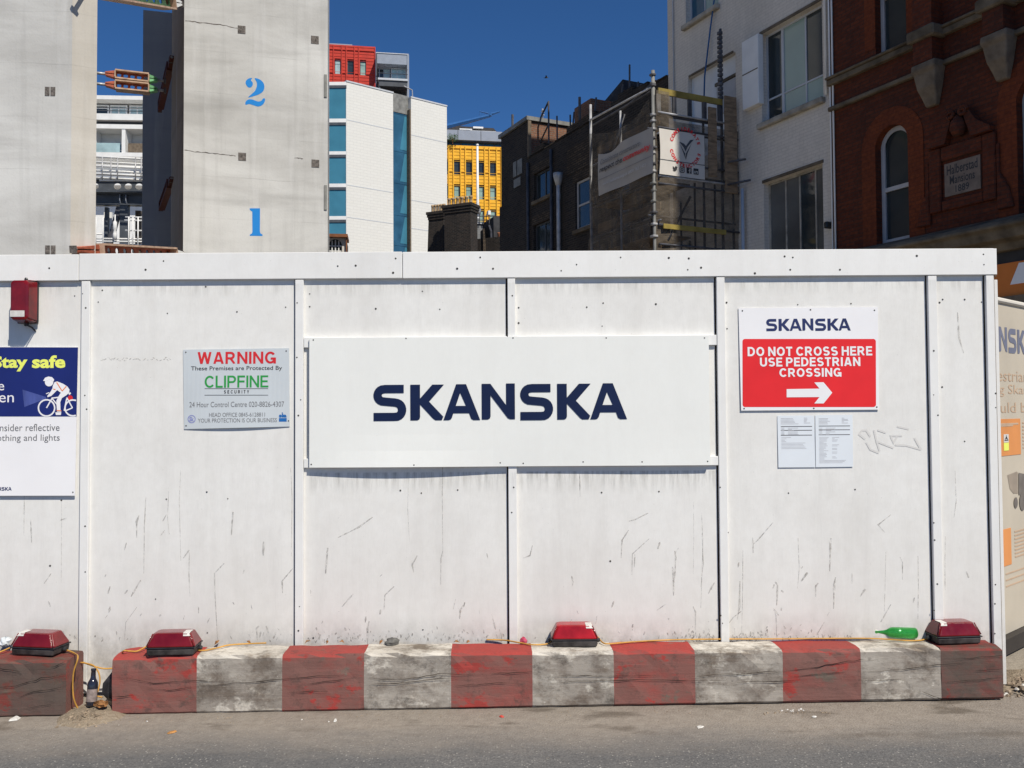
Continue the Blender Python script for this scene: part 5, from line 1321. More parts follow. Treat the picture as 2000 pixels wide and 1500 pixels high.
# far, taller part with its lit flank wall
m = MB(); m.box(ul, um, 0.0, 8, 0.0, zfar); m.build('far_wall', M['soot_shade_brick'], TB)
m = MB(); m.box(um + .0005, um + .014, 0.02, 8.0, zpar, zfar - .05); m.build('flank_wall', M['rough_brick'], TB)
m = MB(); m.box(ul - .1, um + .1, -0.08, 8.1, zfar, zfar + .14); m.build('coping', M['lead'], TB)
m = MB(); m.box(um + .015, um + .09, -0.02, 0.10, zpar, zfar - .02); m.build('downpipe', M['stone_pale'], TB)
for a, b, c, d in ((1003, 1009, 347, 318), (1011, 1020, 343, 314), (1004, 1017, 368, 352)):
    m = MB(); m.box(u(a, 330), u(b, 330), -0.02, -0.001, z(a, c), z(a, d)); m.build('patched_board', M['lead'], TB)
# wing at the far left, lower and in front
m = MB(); m.box(u(976, 450), ul - .002, 0.0, 7, 0.0, z(976, 405)); m.build('low_wing', M['soot_shade_brick'], TB)
# pipes on the front
m = MB(); xp = u(1096, 400); m.tube([(xp, -0.1, 0), (xp, -0.1, z(1096, 352, -.1)), (xp, -0.03, z(1096, 345, -.1))], 0.07, 8); m.lathe([(.001, 0), (.09, .02), (.17, .3), (.17, .42), (.001, .42)], (xp, -0.1, z(1096, 360, -.1)), (0, 0, 1), 9); m.build('downpipe', M['galv'], TB, True)
for px in (1034, 1080):
    m = MB(); m.tube([(u(px), -0.06, 0), (u(px), -0.06, zpar - .2)], 0.05, 7); m.build('downpipe', M['pole_dark'], TB, True)
# roof works: dark attic storey, brick stack, plant box
m = MB(); a_, b_, z0_, z1_ = u(1140, 300, 1.6), ur, zpar - .3, z(1150, 232, 1.6)
m.hexa([(a_, 1.6, z0_), (b_, 1.6, z0_), (b_, 7.5, z0_), (a_, 7.5, z0_), (a_ + .2, 2.1, z1_), (b_, 2.0, z1_ - .25), (b_, 7.5, z1_ - .3), (a_ + .2, 7.5, z1_)]); m.build('attic_storey', M['dark_roof'], TB)
ux0 = u(1122, 230, .8)
m = MB(); m.box(ux0, ux0 + 1.1, 0.8, 2.6, zpar - .2, z(1130, 207, .8)); m.build('chimney_stack', M['rough_brick'], TB); 
a_, b_, z0_, z1_ = u(1158, 200, 2.5), u(1226, 200, 2.5), z(1180, 240, 2.5), z(1180, 186, 2.5)
m = MB(); m.hexa([(a_, 2.5, z0_), (b_, 2.5, z0_), (b_, 6, z0_), (a_, 6, z0_), (a_ + .15, 2.6, z1_ - .3), (b_ - .3, 2.5, z1_ + .15), (b_, 6, z1_), (a_ + .3, 6, z1_ - .2)]); m.build('roof_hut', M['dark_roof'], TB)
m = MB(); m.box(u(1222, 200, 1.0), u(1268, 200, 1.0), 1.0, 1.9, zpar, z(1240, 180, 1.0)); m.build('chimney_stack', M['rough_brick'], TB)
m = MB(); m.tube([(u(1060, 260, .9), 0.9, zpar), (u(1060, 260, .9), 0.9, z(1060, 212, .9))], 0.03, 6); 
for k in range(3): m.tube([(u(1060, 260, .9) - .12, 0.9, z(1060, 216 + 5 * k, .9)), (u(1060, 260, .9) + .12, 0.9, z(1060, 216 + 5 * k, .9))], 0.018, 5)
m.build('roof_aerial', M['galv'], TB)
m = MB(); m.tube([(u(1048, 280, .5), 0.5, zpar), (u(1048, 280, .5), 0.5, zpar + 1.3), (u(1072, 280, .5), .5, zpar + 1.9), (u(1072, 280, .5), .5, zpar)], 0.035, 6); m.tube([(u(1036, 280, .5), 0.5, zpar + .1), (u(1072, 280, .5), .5, zpar + 1.1)], 0.03, 6); m.build('roof_ladder', M['pole_dark'], TB)
for px, hh in ((1118, 222), (988, 252)):
    m = MB(); m.tube([(u(px), 0.3, zpar), (u(px), 0.3, z(px, hh) + .6)], 0.05, 6); m.build('roof_post', M['pole_dark'], TB)

# ------------------------------------------------------------------ scaffold wrapped in netting
uF = u(1436, 300)
yC = SF.qx(1277, 300, uF)[0]
wS = -yC
uL2 = SF.q(1156, 350, yC)[0]
fz = lambda px, py: SF.qx(px, py, uF)[1]
fy = lambda px, py=300: SF.qx(px, py, uF)[0]
lz = lambda px, py: SF.q(px, py, yC)[1]
lu = lambda px, py=300: SF.q(px, py, yC)[0]
SC = thing('netted_scaffold', 'tall tube scaffold wrapped in brown debris netting at the street corner', 'scaffold', SF)
ztop_f = fz(1285, 176)
def net_sheet(fn, n, k, name):
    m = MB(); vs = []; fs = []
    for j in range(k + 1):
        for i in range(n + 1): vs.append(fn(i / n, j / k))
    for j in range(k):
        for i in range(n): a = j * (n + 1) + i; fs.append((a, a + 1, a + n + 2, a + n + 1))
    m.add(vs, fs); return m.build(name, M['net'], SC, True)
zl0 = lz(1156, 262)
def left_net(s, t):
    uu = uL2 + (uF - uL2) * s
    ztop = zl0 + (ztop_f - .25 - zl0) * s ** 1.1 - 0.35 * math.sin(math.pi * min(1, s * 1.02)) * (0.6 + 0.4 * s)
    zz = 0.2 + (ztop - 0.2) * t
    return (uu, yC - 0.06 - 0.05 * abs(math.sin(zz * 1.5)) - 0.03 * math.sin(uu * 5 + zz * 2), zz)
net_sheet(left_net, 26, 46, 'net')
def front_net(s, t):
    yy = yC + (0.12 - yC) * s; zt_f = ztop_f - .05 - (ztop_f - fz(1285, 230)) * min(1, max(0, (s - .16) / .02))
    zz = 0.2 + (zt_f - 0.2) * t
    return (uF + 0.06 + 0.04 * abs(math.sin(zz * 1.5 + 1)) + 0.02 * math.sin(yy * 6 + zz), yy, zz)
m = MB()
o_n = net_sheet(lambda s, t: (lambda p: (p[0], p[1], 0.2 + (p[2] - 0.2) * 1.0))(front_net(s, t)), 20, 46, 'net')
# netting only reaches part of the way at the top bay
def pole(pts, r=0.03, mat_='galv', name='scaffold_tube'):
    m = MB(); m.tube(pts, r, 8); return m.build(name, M[mat_], SC, True)
zp = fz(1277, 138)
pole([(uF, yC, 0), (uF, yC, zp)], 0.042, 'lead')
pole([(uL2, yC - .02, 0), (uL2, yC - .02, lz(1154, 205))], 0.034)
pole([((uL2 + uF) / 2, yC, 0), ((uL2 + uF) / 2, yC, lz(1215, 215))], 0.03)
yR = fy(1409)
pole([(uF + .02, yR, 0), (uF + .02, yR, fz(1409, 58))], 0.034, 'pole_dark')
pole([(uF, fy(1374), 0), (uF, fy(1374), fz(1374, 200))], 0.03, 'pole_dark')
pole([(uF, fy(1345), 0), (uF, fy(1345), fz(1345, 470))], 0.026, 'pole_dark')
pole([(uF, -0.08, 0), (uF, -0.08, fz(1430, 200))], 0.03, 'pole_dark')
# clips up the tall poles
for k in range(15):
    zz = fz(1409, 66 + k * 9); m = MB(); m.box(uF - .05, uF + .06, yR - .055, yR + .045, zz - .04, zz + .04); m.build('coupler', M['pole_dark'], SC, bevel=0.012)
for py in (148, 160, 170, 228, 240, 255, 270, 285, 300, 318, 338, 356, 372, 392, 415, 440, 458):
    zz = fz(1277, py + rng.uniform(-4, 4)); m = MB(); k_ = rng.uniform(.0, .03); m.box(uF - .045 - k_, uF + .05 + k_, yC - .06 - k_, yC + .05, zz - .03, zz + .03); m.build('coupler', M[rng.choice(('galv', 'pole_dark', 'lead'))], SC, bevel=0.015)
# ledgers
for py in (222, 251, 318, 345, 360, 440, 478):
    zz = fz(1285, py); pole([(uF + .1 + .0 * py, yC + .05, zz), (uF + .1, 0.0, zz)], 0.026, 'pole_dark' if py not in (222, 345) else 'galv')
for py in (238, 320, 402, 462):
    zz = lz(1165, py); pole([(uL2, yC + .05, zz), (uF, yC + .05, zz)], 0.028, 'pole_dark')
pole([(uF - 1.6, yC + .1, fz(1290, 180)), (uF, yC, fz(1290, 165))], 0.028, 'pole_dark')
pole([(uL2, yC - .05, lz(1156, 235)), (uF, yC - .05, fz(1280, 172))], 0.026)
pole([(uF + .05, fy(1300), fz(1300, 470)), (uF + .05, fy(1345), fz(1345, 385))], 0.03, 'pole_dark')
for k in range(1, 4):
    yy = yC * k / 4
    for uu in (uL2, (uL2 + uF) / 2, uF - .05): pole([(uu, yy, 0), (uu, yy, zp - 2.4 - .5 * rng.random())], 0.026, 'pole_dark')
for k in range(9):
    zz = 1.9 + k * 1.0
    if zz > ztop_f - .9: break
    pole([(uL2 - .15, yC * .97, zz), (uF + .15, yC * .97, zz)], 0.026, rng.choice(('pole_dark', 'galv')))
    pole([(uF - .02, yC - .15, zz + .12), (uF - .02, 0, zz + .12)], 0.026, 'pole_dark')
    if k % 2: pole([(uL2, yC * .95, zz), ((uL2 + uF) / 2, yC * .95, zz + 1.9)], 0.026, 'pole_dark')
    m = MB(); m.box(uL2, uF, yC * .93, yC * .92, zz + .25, zz + .47); m.build('toe_board', M['plank'], SC)
# ladder beams and toe boards
for y0p, y1p, n in ((180, 224, 7),):
    za, zb = fz(1290, y0p), fz(1290, y1p)
    m = MB(); m.box(uF + .02, uF + .07, yC + .1, yR, za - .07, za + .07); m.build('yellow_beam', M['yellow_steel'], SC)
    m = MB(); m.box(uF + .02, uF + .07, yC + .1, yR, zb - .05, zb + .03); m.build('ladder_beam', M['pole_dark'], SC)
    for k in range(5):
        yy = yC + .12 + (yR - yC - .2) * k / 4; m = MB(); m.box(uF + .02, uF + .06, yy - .05, yy + .05, zb + .031, za - .071); m.build('beam_rung', M['galv' if k == 0 else 'pole_dark'], SC)
zt_ = fz(1290, 443); m = MB(); m.box(uF + .10, uF + .14, yC + .15, yR, zt_ - .06, zt_ + .05); m.build('yellow_beam', M['yellow_steel'], SC)
for a, b, c, d in ((1376, 1392, 348, 214), (1408, 1431, 380, 193)):
    m = MB(); m.box(uF + .13, uF + .17, fy(a), fy(b), fz((a + b) / 2, c), fz((a + b) / 2, d)); m.build('upright_board', M['plank'], SC, bevel=0.006)
for py in (350, 455, 250):
    zz = fz(1290, py)
    for k in range(4):
        y_ = yC + .08 + k * .24; m = MB(); m.box(uL2, uF - .02, y_, y_ + .22, zz - .06, zz - .02); m.build('scaffold_board', M['plank'], SC)
# stubs poking out on the right
for py, L_ in ((324, .35), (367, .5)):
    zz = fz(1435, py); pole([(uF + .1, -0.4, zz), (uF + .16 + L_, -.12, zz + .02)], 0.028, 'pole_dark')
m = MB(); m.tube([(uF + .35, -.1, 0), (uF + .35, -.1, fz(1432, 375))], 0.04, 7); m.build('scaffold_tube', M['aluframe'], SC, True)

# banners hung on the netting
def banner(name, label):
    return thing(name, label, 'banner', SF)
t = banner('community_banner', 'grey banner with dark and red words about the community on the left netting')
bq = lambda x, y: SF.q(x, y, yC - .16)
b0, b1 = bq(1169, 330)[0], bq(1275, 300)[0]
zb0_, zb1_ = bq(1170, 383)[1], bq(1273, 247)[1]
m = MB(); n = 20; vs = []; fs = []
for i in range(n + 1):
    s = i / n
    for j in range(9):
        tt = j / 8; dip = 0.10 * max(0, math.sin(math.pi * s * 2.2)) * tt ** 3 if s < .45 else 0
        vs.append((b0 + (b1 - b0) * s, yC - .16 - .02 * math.sin(s * 9 + tt * 3), zb0_ + (zb1_ - zb0_) * tt - dip))
for i in range(n):
    for j in range(8): a = i * 9 + j; fs.append((a, a + 9, a + 10, a + 1))
m.add(vs, fs); m.build('vinyl_sheet', M['grey_vinyl'], t, True)
h_ = zb1_ - zb0_; w_ = b1 - b0
L1 = MB(); yb_ = yC - .195
L1.sheet2d(fit(T('Considerate constructors', 0.01, shear=0.25), b0 + w_ * .06, b0 + w_ * .80, zb0_ + h_ * .70, zb0_ + h_ * .82), yb_); L1.build('upper_words', M['grey_print'], t)
L1 = MB(); L1.sheet2d(fit(T('respect the', 0.02, shear=0.2), b0 + w_ * .04, b0 + w_ * .48, zb0_ + h_ * .49, zb0_ + h_ * .65), yb_); L1.build('dark_words', M['black_print'], t)
L1 = MB(); L1.sheet2d(fit(T('community', 0.03, shear=0.2), b0 + w_ * .50, b0 + w_ * .98, zb0_ + h_ * .49, zb0_ + h_ * .645), yb_); L1.build('red_words', M['red_print'], t)
L1 = MB(); L1.box(b0 + w_ * .01, b1, yb_ - .001, yb_, zb0_ + h_ * .355, zb0_ + h_ * .365); L1.build('rule_line', M['grey_print'], t)
L1 = MB(); g = T('www.ccscheme.org.uk 0800 783 1423'); L1.sheet2d(fit(g, b0 + w_ * .1, b0 + w_ * .9, zb0_ + h_ * .17, zb0_ + h_ * .26), yb_); L1.build('small_print', M['pale_print'], t)
# round-emblem banner on the front netting: its own frame, seen square-on
BF = Frame(tuple(SF.world(uF + .15, yC, 0)), d_az + 90)
t = thing('emblem_banner', 'white banner with a tick inside a ring of red words on the front netting', 'banner', BF)
e0, e1 = BF.q(1287.5, 300)[0], BF.q(1376, 300)[0]
ez0, ez1 = BF.q(1330, 345)[1], BF.q(1330, 257)[1]
m = MB(); vs = []; fs = []
for i in range(13):
    s = i / 12
    for j in range(9): tt = j / 8; vs.append((e0 + (e1 - e0) * s + .03 * (1 - s) * math.sin(tt * 3.1), -.003 * math.sin(s * 8 + tt * 2), ez0 + (ez1 - ez0) * tt))
for i in range(12):
    for j in range(8): a = i * 9 + j; fs.append((a, a + 9, a + 10, a + 1))
m.add(vs, fs); m.build('vinyl_sheet', M['vinyl'], t, True)
ew, eh = e1 - e0, ez1 - ez0; ecx, ecz = e0 + ew * .57, ez0 + eh * .66; er = ew * .30; EB = -.007
m = MB()
def ring_text(txt, a0, a1, up):
    n = len(txt)
    for i, ch in enumerate(txt):
        if ch == ' ': continue
        a = math.radians(a0 + (a1 - a0) * (i + .5) / n); vs, fs = T(ch, 0.045)
        s = er * .30; cx_ = sum(v[0] for v in vs) / len(vs); w = max(v[0] for v in vs) - min(v[0] for v in vs)
        c0 = (max(v[0] for v in vs) + min(v[0] for v in vs)) / 2
        r_ = er * (1.0 if up else 1.0); th = a - math.pi / 2 if up else a + math.pi / 2
        out = []
        for x, y in vs:
            xx, yy = (x - c0) * s, (y - .35) * s
            out.append((ecx + r_ * math.cos(a) * 1.05 + xx * math.cos(th) - yy * math.sin(th), ecz + r_ * math.sin(a) * 1.12 + xx * math.sin(th) + yy * math.cos(th)))
        m.sheet2d((out, fs), EB)
ring_text('CONSIDERATE', 168, 12, True); ring_text('CONSTRUCTORS', 190, 350, False)
m.build('ring_lettering', M['red_print'], t)
m = MB(); tk = lambda *p: [(ecx + x * er, ecz + y * er) for x, y in p]
m.sheet2d(fill2d([tk((-.45, .30), (-.12, -.02), (.0, -.25), (.18, .08), (.62, .55), (.36, .50), (.04, .1), (-.10, .22))]), EB); m.sheet2d(fill2d([tk((-.42, .18), (-.02, -.38), (0.02, -.75), (-.12, -.42))]), EB); m.sheet2d(fill2d([tk((.03, -.74), (.03, -.36), (.48, .34), (.16, -.32))]), EB)
m.build('tick_mark', M['steel'], t)
m = MB(); m.box(e0 + ew * .01, e1, EB - .001, EB, ez0 + eh * .315, ez0 + eh * .33); m.build('rule_line', M['steel'], t)
m = MB(); s_ = ew * .11
for k in range(4):
    x0_ = e0 + ew * (.28 + .155 * k); z0_ = ez0 + eh * .09
    B_ = lambda *p: [(x0_ + x * s_, z0_ + y * s_) for x, y in p]
    if k == 0: m.sheet2d(fill2d([B_((.0, .15), (.25, .18), (.05, .45), (.08, .9), (.45, .62), (.5, .85), (.7, .95), (.9, .85), (1, .85), (.92, .65), (.85, .35), (.6, .08), (.3, .03))]), EB)
    elif k == 1:
        R1 = lambda i, r: [(x0_ + x, z0_ + y) for x, y in arc(s_ * (1 - i - r), s_ * (1 - i - r), s_ * r, 0, 90, 4) + arc(s_ * (i + r), s_ * (1 - i - r), s_ * r, 90, 180, 4) + arc(s_ * (i + r), s_ * (i + r), s_ * r, 180, 270, 4) + arc(s_ * (1 - i - r), s_ * (i + r), s_ * r, 270, 360, 4)]
        m.sheet2d(fill2d([R1(0, .25), R1(.12, .18)]), EB)
        m.sheet2d(fill2d([[(x0_ + s_ * .5 + s_ * .25 * math.cos(a), z0_ + s_ * .5 + s_ * .25 * math.sin(a)) for a in [2 * math.pi * i / 14 for i in range(14)]], [(x0_ + s_ * .5 + s_ * .14 * math.cos(a), z0_ + s_ * .5 + s_ * .14 * math.sin(a)) for a in [2 * math.pi * i / 14 for i in range(14)]]]), EB)
    else:
        hole = [B_((.55, .0001), (.7, .0001), (.7, .4), (.85, .4), (.85, .55), (.7, .55), (.7, .7), (.85, .7), (.85, .84), (.55, .84), (.55, .55), (.42, .55), (.42, .4), (.55, .4))] if k == 2 else [B_((.15, .15), (.3, .15), (.3, .6), (.15, .6)), B_((.4, .15), (.52, .15), (.52, .45), (.7, .45), (.7, .15), (.85, .15), (.85, .6), (.4, .6))]
        m.sheet2d(fill2d([B_((0, 0), (1, 0), (1, 1), (0, 1))] + hole), EB)
m.build('icon_row', M['black_print'], t)

# ------------------------------------------------------------------ banner-covered hoarding at the right edge
RF0 = at_y(1938, 1000, 5.62)
RF = Frame((RF0.x, 5.62 + 0.0, 0), 41.5)
RH = thing('banner_hoarding', 'dusty beige printed hoarding receding at the right edge behind the white one', 'hoarding', RF)
L_ = 5.5
rz1 = RF.q(1952, 592)[1]
m = MB(); m.box(-0.1, L_, 0.0, 0.05, 0.13, rz1); m.build('panel', M['banner_beige'], RH)
m = MB(); m.box(-0.1, L_, -0.02, 0.055, rz1 + .001, rz1 + .035); m.build('top_edge', M['banner_edge'], RH, bevel=0.01)
m = MB(); m.box(-0.1, L_, -0.05, 0.08, 0.03, 0.128); m.build('base_rail', M['shop_dark'], RH)
m = MB(); g = fit(LOGO, 0, 1, 0, 1)
zb_, zt_ = RF.q(1975, 690)[1], RF.q(1975, 641)[1]
xN, xK = RF.q(1952, 665)[0], RF.q(1985, 665)[0]      # N left edge .. S right edge
# columns in the mark: N starts at .4278 and the second S ends at .7082 of its width
wl = (xK - xN) / (0.7082 - 0.4278) * 1.03; xl = xN - 0.44 * wl
m.sheet2d(fit(LOGO, xl, xl + wl, zb_, zt_), -0.002); m.build('lettering', M['faded_navy'], RH)
m = MB()
for tx, y0, y1, s in (('Pedestrian vehicles', 723, 745, 0), ('using Skanska sites', 751, 775, 0), ('should be aware', 786, 806, 0)):
    xx = RF.q(1953, 760)[0]; m.sheet2d(fit(T(tx, 0.0), xx - .35, xx + 1.25, RF.q(1970, y1)[1], RF.q(1970, y0)[1]), -0.002)
m.build('small_lettering', M['faded_text'], RH)
m = MB(); a_, b_ = RF.q(1940, 850)[0], RF.q(1992.5, 850)[0]
m.box(a_, b_, -0.003, -0.0005, RF.q(1975, 889)[1], RF.q(1975, 818)[1]); m.build('orange_panel', M['faded_orange'], RH); m = MB()
m.box(a_ - .1, RF.q(1974.5, 1070)[0], -0.003, -0.0005, RF.q(1968, 1104)[1], RF.q(1968, 1032)[1])
m.build('orange_panel', M['faded_orange'], RH)
m = MB(); zt_, zb_ = RF.q(1965, 880)[1], RF.q(1965, 848)[1]
a2, b2 = RF.q(1959, 860)[0], RF.q(1968.5, 860)[0]
m.box(a2, b2, -0.0055, -0.0035, (zt_ + zb_) / 2, zb_); m.build('warning_label', M['vinyl'], RH)
m = MB(); m.box(a2, b2, -0.0055, -0.0035, zt_, (zt_ + zb_) / 2 - .002); m.build('warning_label', M['yellow_print'], RH)
m = MB(); zz0, zz1 = (zt_ + zb_) / 2 + .012, zb_ - .012; cx = (a2 + b2) / 2
m.sheet2d(fill2d([[(a2 + .006, zz0), (b2 - .006, zz0), (cx, zz1)], [(a2 + .016, zz0 + .006), (b2 - .016, zz0 + .006), (cx, zz1 - .016)]]), -0.0065)
m.sheet2d(fill2d([[(cx - .008, zz0 + .012), (cx + .008, zz0 + .012), (cx + .004, zz0 + .035), (cx - .004, zz0 + .035)]]), -0.0065); m.build('warning_triangle', M['black_print'], RH)
m = MB()
for r in range(9):
    z_ = RF.q(1970, 828 + r * 3)[1]
    if r < 2: m.box(RF.q(1953, 830)[0], RF.q(1953, 830)[0] + .32 - .1 * r, -0.0045, -0.0032, z_ - .006, z_ + .006)
for r in range(8):
    for (c0, y0) in ((1996, 826), (1981, 1036)):
        z_ = RF.q(1990, y0 + r * 7)[1]; xx = RF.q(c0, y0)[0]; m.box(xx, xx + .35 + .1 * rng.random(), -0.0025, -0.0005, z_ - .006, z_ + .004)
for r in range(3): z_ = RF.q(1980, 1116 + r * 12)[1]; xx = RF.q(1964, 1116)[0]; m.box(xx, xx + .7 + .2 * rng.random(), -0.0025, -0.0005, z_ - .005, z_ + .004)
tag(m.build('small_print', M['faded_text'], RH), kind='stuff')
# printed picture of a tipper lorry
m = MB(); P = lambda x, y: RF.q(1940 + (x - 300) * 0.3196 + 16, 880 + y * 0.32)
m.sheet2d(fill2d([[P(335, 150), P(392, 128), P(398, 135), P(398, 262), P(372, 262), P(350, 235)]]), -0.002); m.build('lorry_picture_body', M['faded_brown'], RH)
m = MB(); m.sheet2d(fill2d([[P(402, 135), P(470, 150), P(470, 270), P(402, 270)]]), -0.004)
for (x, y, r) in ((384, 318, 22), (425, 312, 36), (476, 316, 36)): m.sheet2d(fill2d([[(P(x, y)[0] + r * .0016 * math.cos(a), P(x, y)[1] + r * .0017 * math.sin(a)) for a in [2 * math.pi * k / 14 for k in range(14)]]]), -0.0045 - r * 1e-5)
m.build('lorry_picture_wheels', M['faded_dark'], RH)

# ------------------------------------------------------------------ concrete cores
def core(name, label, foot, zt, m_list):
    """foot: polygon (x, y); one wall part per side"""
    cx = sum(p[0] for p in foot) / len(foot); cy = sum(p[1] for p in foot) / len(foot)
    fr = Frame((cx, cy, 0)); t = thing(name, label, 'concrete core', fr)
    P = [(x - cx, y - cy) for x, y in foot]; n = len(P)
    for i in range(n):
        a, b = Vector(P[i]), Vector(P[(i + 1) % n]); d = (b - a).normalized(); nn = Vector((-d.y, d.x)) * 0.3
        c_a, c_b = a + nn + d * 0.3, b + nn - d * 0.3
        m = MB(); m.slab([tuple(a), tuple(b), tuple(c_b), tuple(c_a)], 0, zt); m.build('wall', m_list[i], t)
    return t, fr
f2 = math.radians(15.4)
Y2 = 24.0
A2_ = at_y(358, 400, Y2)
s_ = 0
dx, dy = math.cos(f2), math.sin(f2)
k_ = (640 - CX) / FPX
s2 = (k_ * Y2 - A2_.x) / (dx - k_ * dy)
fl, frr = (A2_.x, Y2), (A2_.x + dx * s2, Y2 + dy * s2)
bl = at_y(334, 400, 27.5)
c2, C2F = core('concrete_core', 'pale concrete core with blue stencilled storey numbers 2 and 1', [fl, frr, (frr[0] - .9, frr[1] + 4.5), (bl.x, 27.5)], 31, [M['concrete'], M['concrete'], M['concrete_shade_brown'], M['concrete_shade_brown']])
CF = Frame((fl[0], fl[1], 0), 15.4)
# tie recesses, cracks and the stencilled numbers sit on the front face
def on_core(mb, fr, x0, x1, y0, y1, lift=0.004): rect(mb, fr, x0, x1, y0, y1, 0.0, lift)
def adopt(o, frm, to):     # put geometry drawn in frame `frm` under a thing that stands in frame `to`
    for v in o.data.vertices:
        w = frm.world(*v.co); d = w - to.o; v.co = (d.dot(to.ex), d.dot(to.ey), d.z)
for (x, y) in ((472, 58), (615, 78), (473, 306), (616, 319.5)):
    m = MB(); a, b = CF.q(x - 7.5, y)[0], CF.q(x + 7.5, y)[0]; c, d = CF.q(x, y + 7.5)[1], CF.q(x, y - 7.5)[1]
    m.box(a, b, -0.012, -0.001, c, d); o = m.build('tie_patch', M['tie'], c2); adopt(o, CF, C2F)
m = MB()
for P in ([(362, 40), (390, 44), (430, 48), (464, 55)], [(360, 293.5), (385, 297), (410, 299), (440, 302), (460, 305)], [(575, 308), (592, 310)]):
    PP = []
    for i in range(len(P) - 1):
        for k in range(6): PP.append((P[i][0] + (P[i + 1][0] - P[i][0]) * k / 6, P[i][1] + (P[i + 1][1] - P[i][1]) * k / 6 + rng.uniform(-.8, .8)))
    PP.append(P[-1]); m.sheet2d(ribbon_mesh([CF.q(*p) for p in PP], [rng.uniform(.008, .03) for _ in PP]), -0.003)
o = tag(m.build('crack', M['tie'], c2), kind='stuff'); adopt(o, CF, C2F)
K = lambda x, y: CF.q(320 + x / 2.942, y / 2.942)
def smooth_poly(P, n=4):
    out = []; N_ = len(P)
    for i in range(N_):
        p0, p1, p2, p3 = P[i - 1], P[i], P[(i + 1) % N_], P[(i + 2) % N_]
        for k in range(n):
            s = k / n
            out.append(tuple(0.5 * ((2 * p1[j]) + (p2[j] - p0[j]) * s + (2 * p0[j] - 5 * p1[j] + 4 * p2[j] - p3[j]) * s * s + (3 * p1[j] - p0[j] - 3 * p2[j] + p3[j]) * s ** 3) for j in (0, 1)))
    return out
m = MB()
for P in ([(470, 480), (474, 462), (490, 450), (508, 450), (500, 460), (510, 474), (510, 490), (500, 502), (484, 501)],
          [(522, 450), (548, 455), (570, 473), (578, 498), (572, 522), (554, 538), (525, 550), (485, 560), (505, 540), (522, 524), (533, 500), (534, 475)],
          [(470, 602), (470, 585), (486, 572), (508, 572), (540, 583), (560, 579), (570, 566), (582, 568), (577, 590), (562, 606), (540, 612), (512, 604), (490, 598)]):
    m.sheet2d(fill2d([[K(*p) for p in smooth_poly(P)]]), -0.004)
o = m.build('stencil_number', M['stencil'], c2); adopt(o, CF, C2F); o['label'] = 'blue stencilled number 2'
m = MB(); m.sheet2d(fill2d([[K(*p) for p in [(493, 1197), (553, 1197), (552, 1330), (556, 1342), (567, 1348), (567, 1356), (494, 1355), (494, 1348), (506, 1342), (509, 1330), (508, 1216), (494, 1207)]]]), -0.004)
o = m.build('stencil_number', M['stencil'], c2); adopt(o, CF, C2F); o['label'] = 'blue stencilled number 1'
# cast-in edge strips on the right arris
for (y0, y1) in ((146, 190), (362, 410)):
    m = MB(); a, b = CF.q(633, y0)[0], CF.q(638.5, y0)[0]; m.box(a, b, -0.03, -0.001, CF.q(636, y1)[1], CF.q(636, y0)[1]); o = m.build('edge_strip', M['lead'], c2); adopt(o, CF, C2F)

p140 = at_y(138, 400, 19.2); kk = (184.0 - CX) / FPX
sx = (kk * 19.2 - p140.x) / (0.86 - kk * 0.51)
pc = (p140.x + 0.86 * sx, 19.2 + 0.51 * sx)
pl_ = (-16.0, 18.75)
c1, C1F = core('concrete_core', 'pale concrete core cut off by the left edge of the photo', [pl_, (p140.x, 19.2), pc, (at_y(176, 400, 25).x, 25), (-16, 25)], 31, [M['concrete'], M['concrete_sunward'], M['concrete_shade_brown'], M['concrete'], M['concrete']])
LF = Frame((pl_[0], pl_[1], 0), math.degrees(math.atan2(0.45, p140.x + 16.0)))
for (x, y) in ((98, 178.5), (98.5, 488)):
    for h in (-1, 1):
        m = MB(); a, b = sorted((LF.q(x + h * 1.0, y)[0], LF.q(x + h * 10, y)[0])); m.box(a, b, -0.012, -0.001, LF.q(x, y + 8.5)[1], LF.q(x, y - 8.5)[1]); o = m.build('tie_patch', M['tie'], c1); adopt(o, LF, C1F)
c3p = at_y(278, 300, 31.0); c3q = at_y(345, 300, 31.3)
c3z = at_y(300, 29, 31.4).z
c3, C3F = core('concrete_core', 'dark grey concrete wall in the shade between the two pale cores', [(c3p.x, 31.0), (c3q.x, 31.3), (c3q.x - 1.2, 35), (c3p.x - 1.6, 35)], c3z, [M['concrete_shade_grey']] * 4)

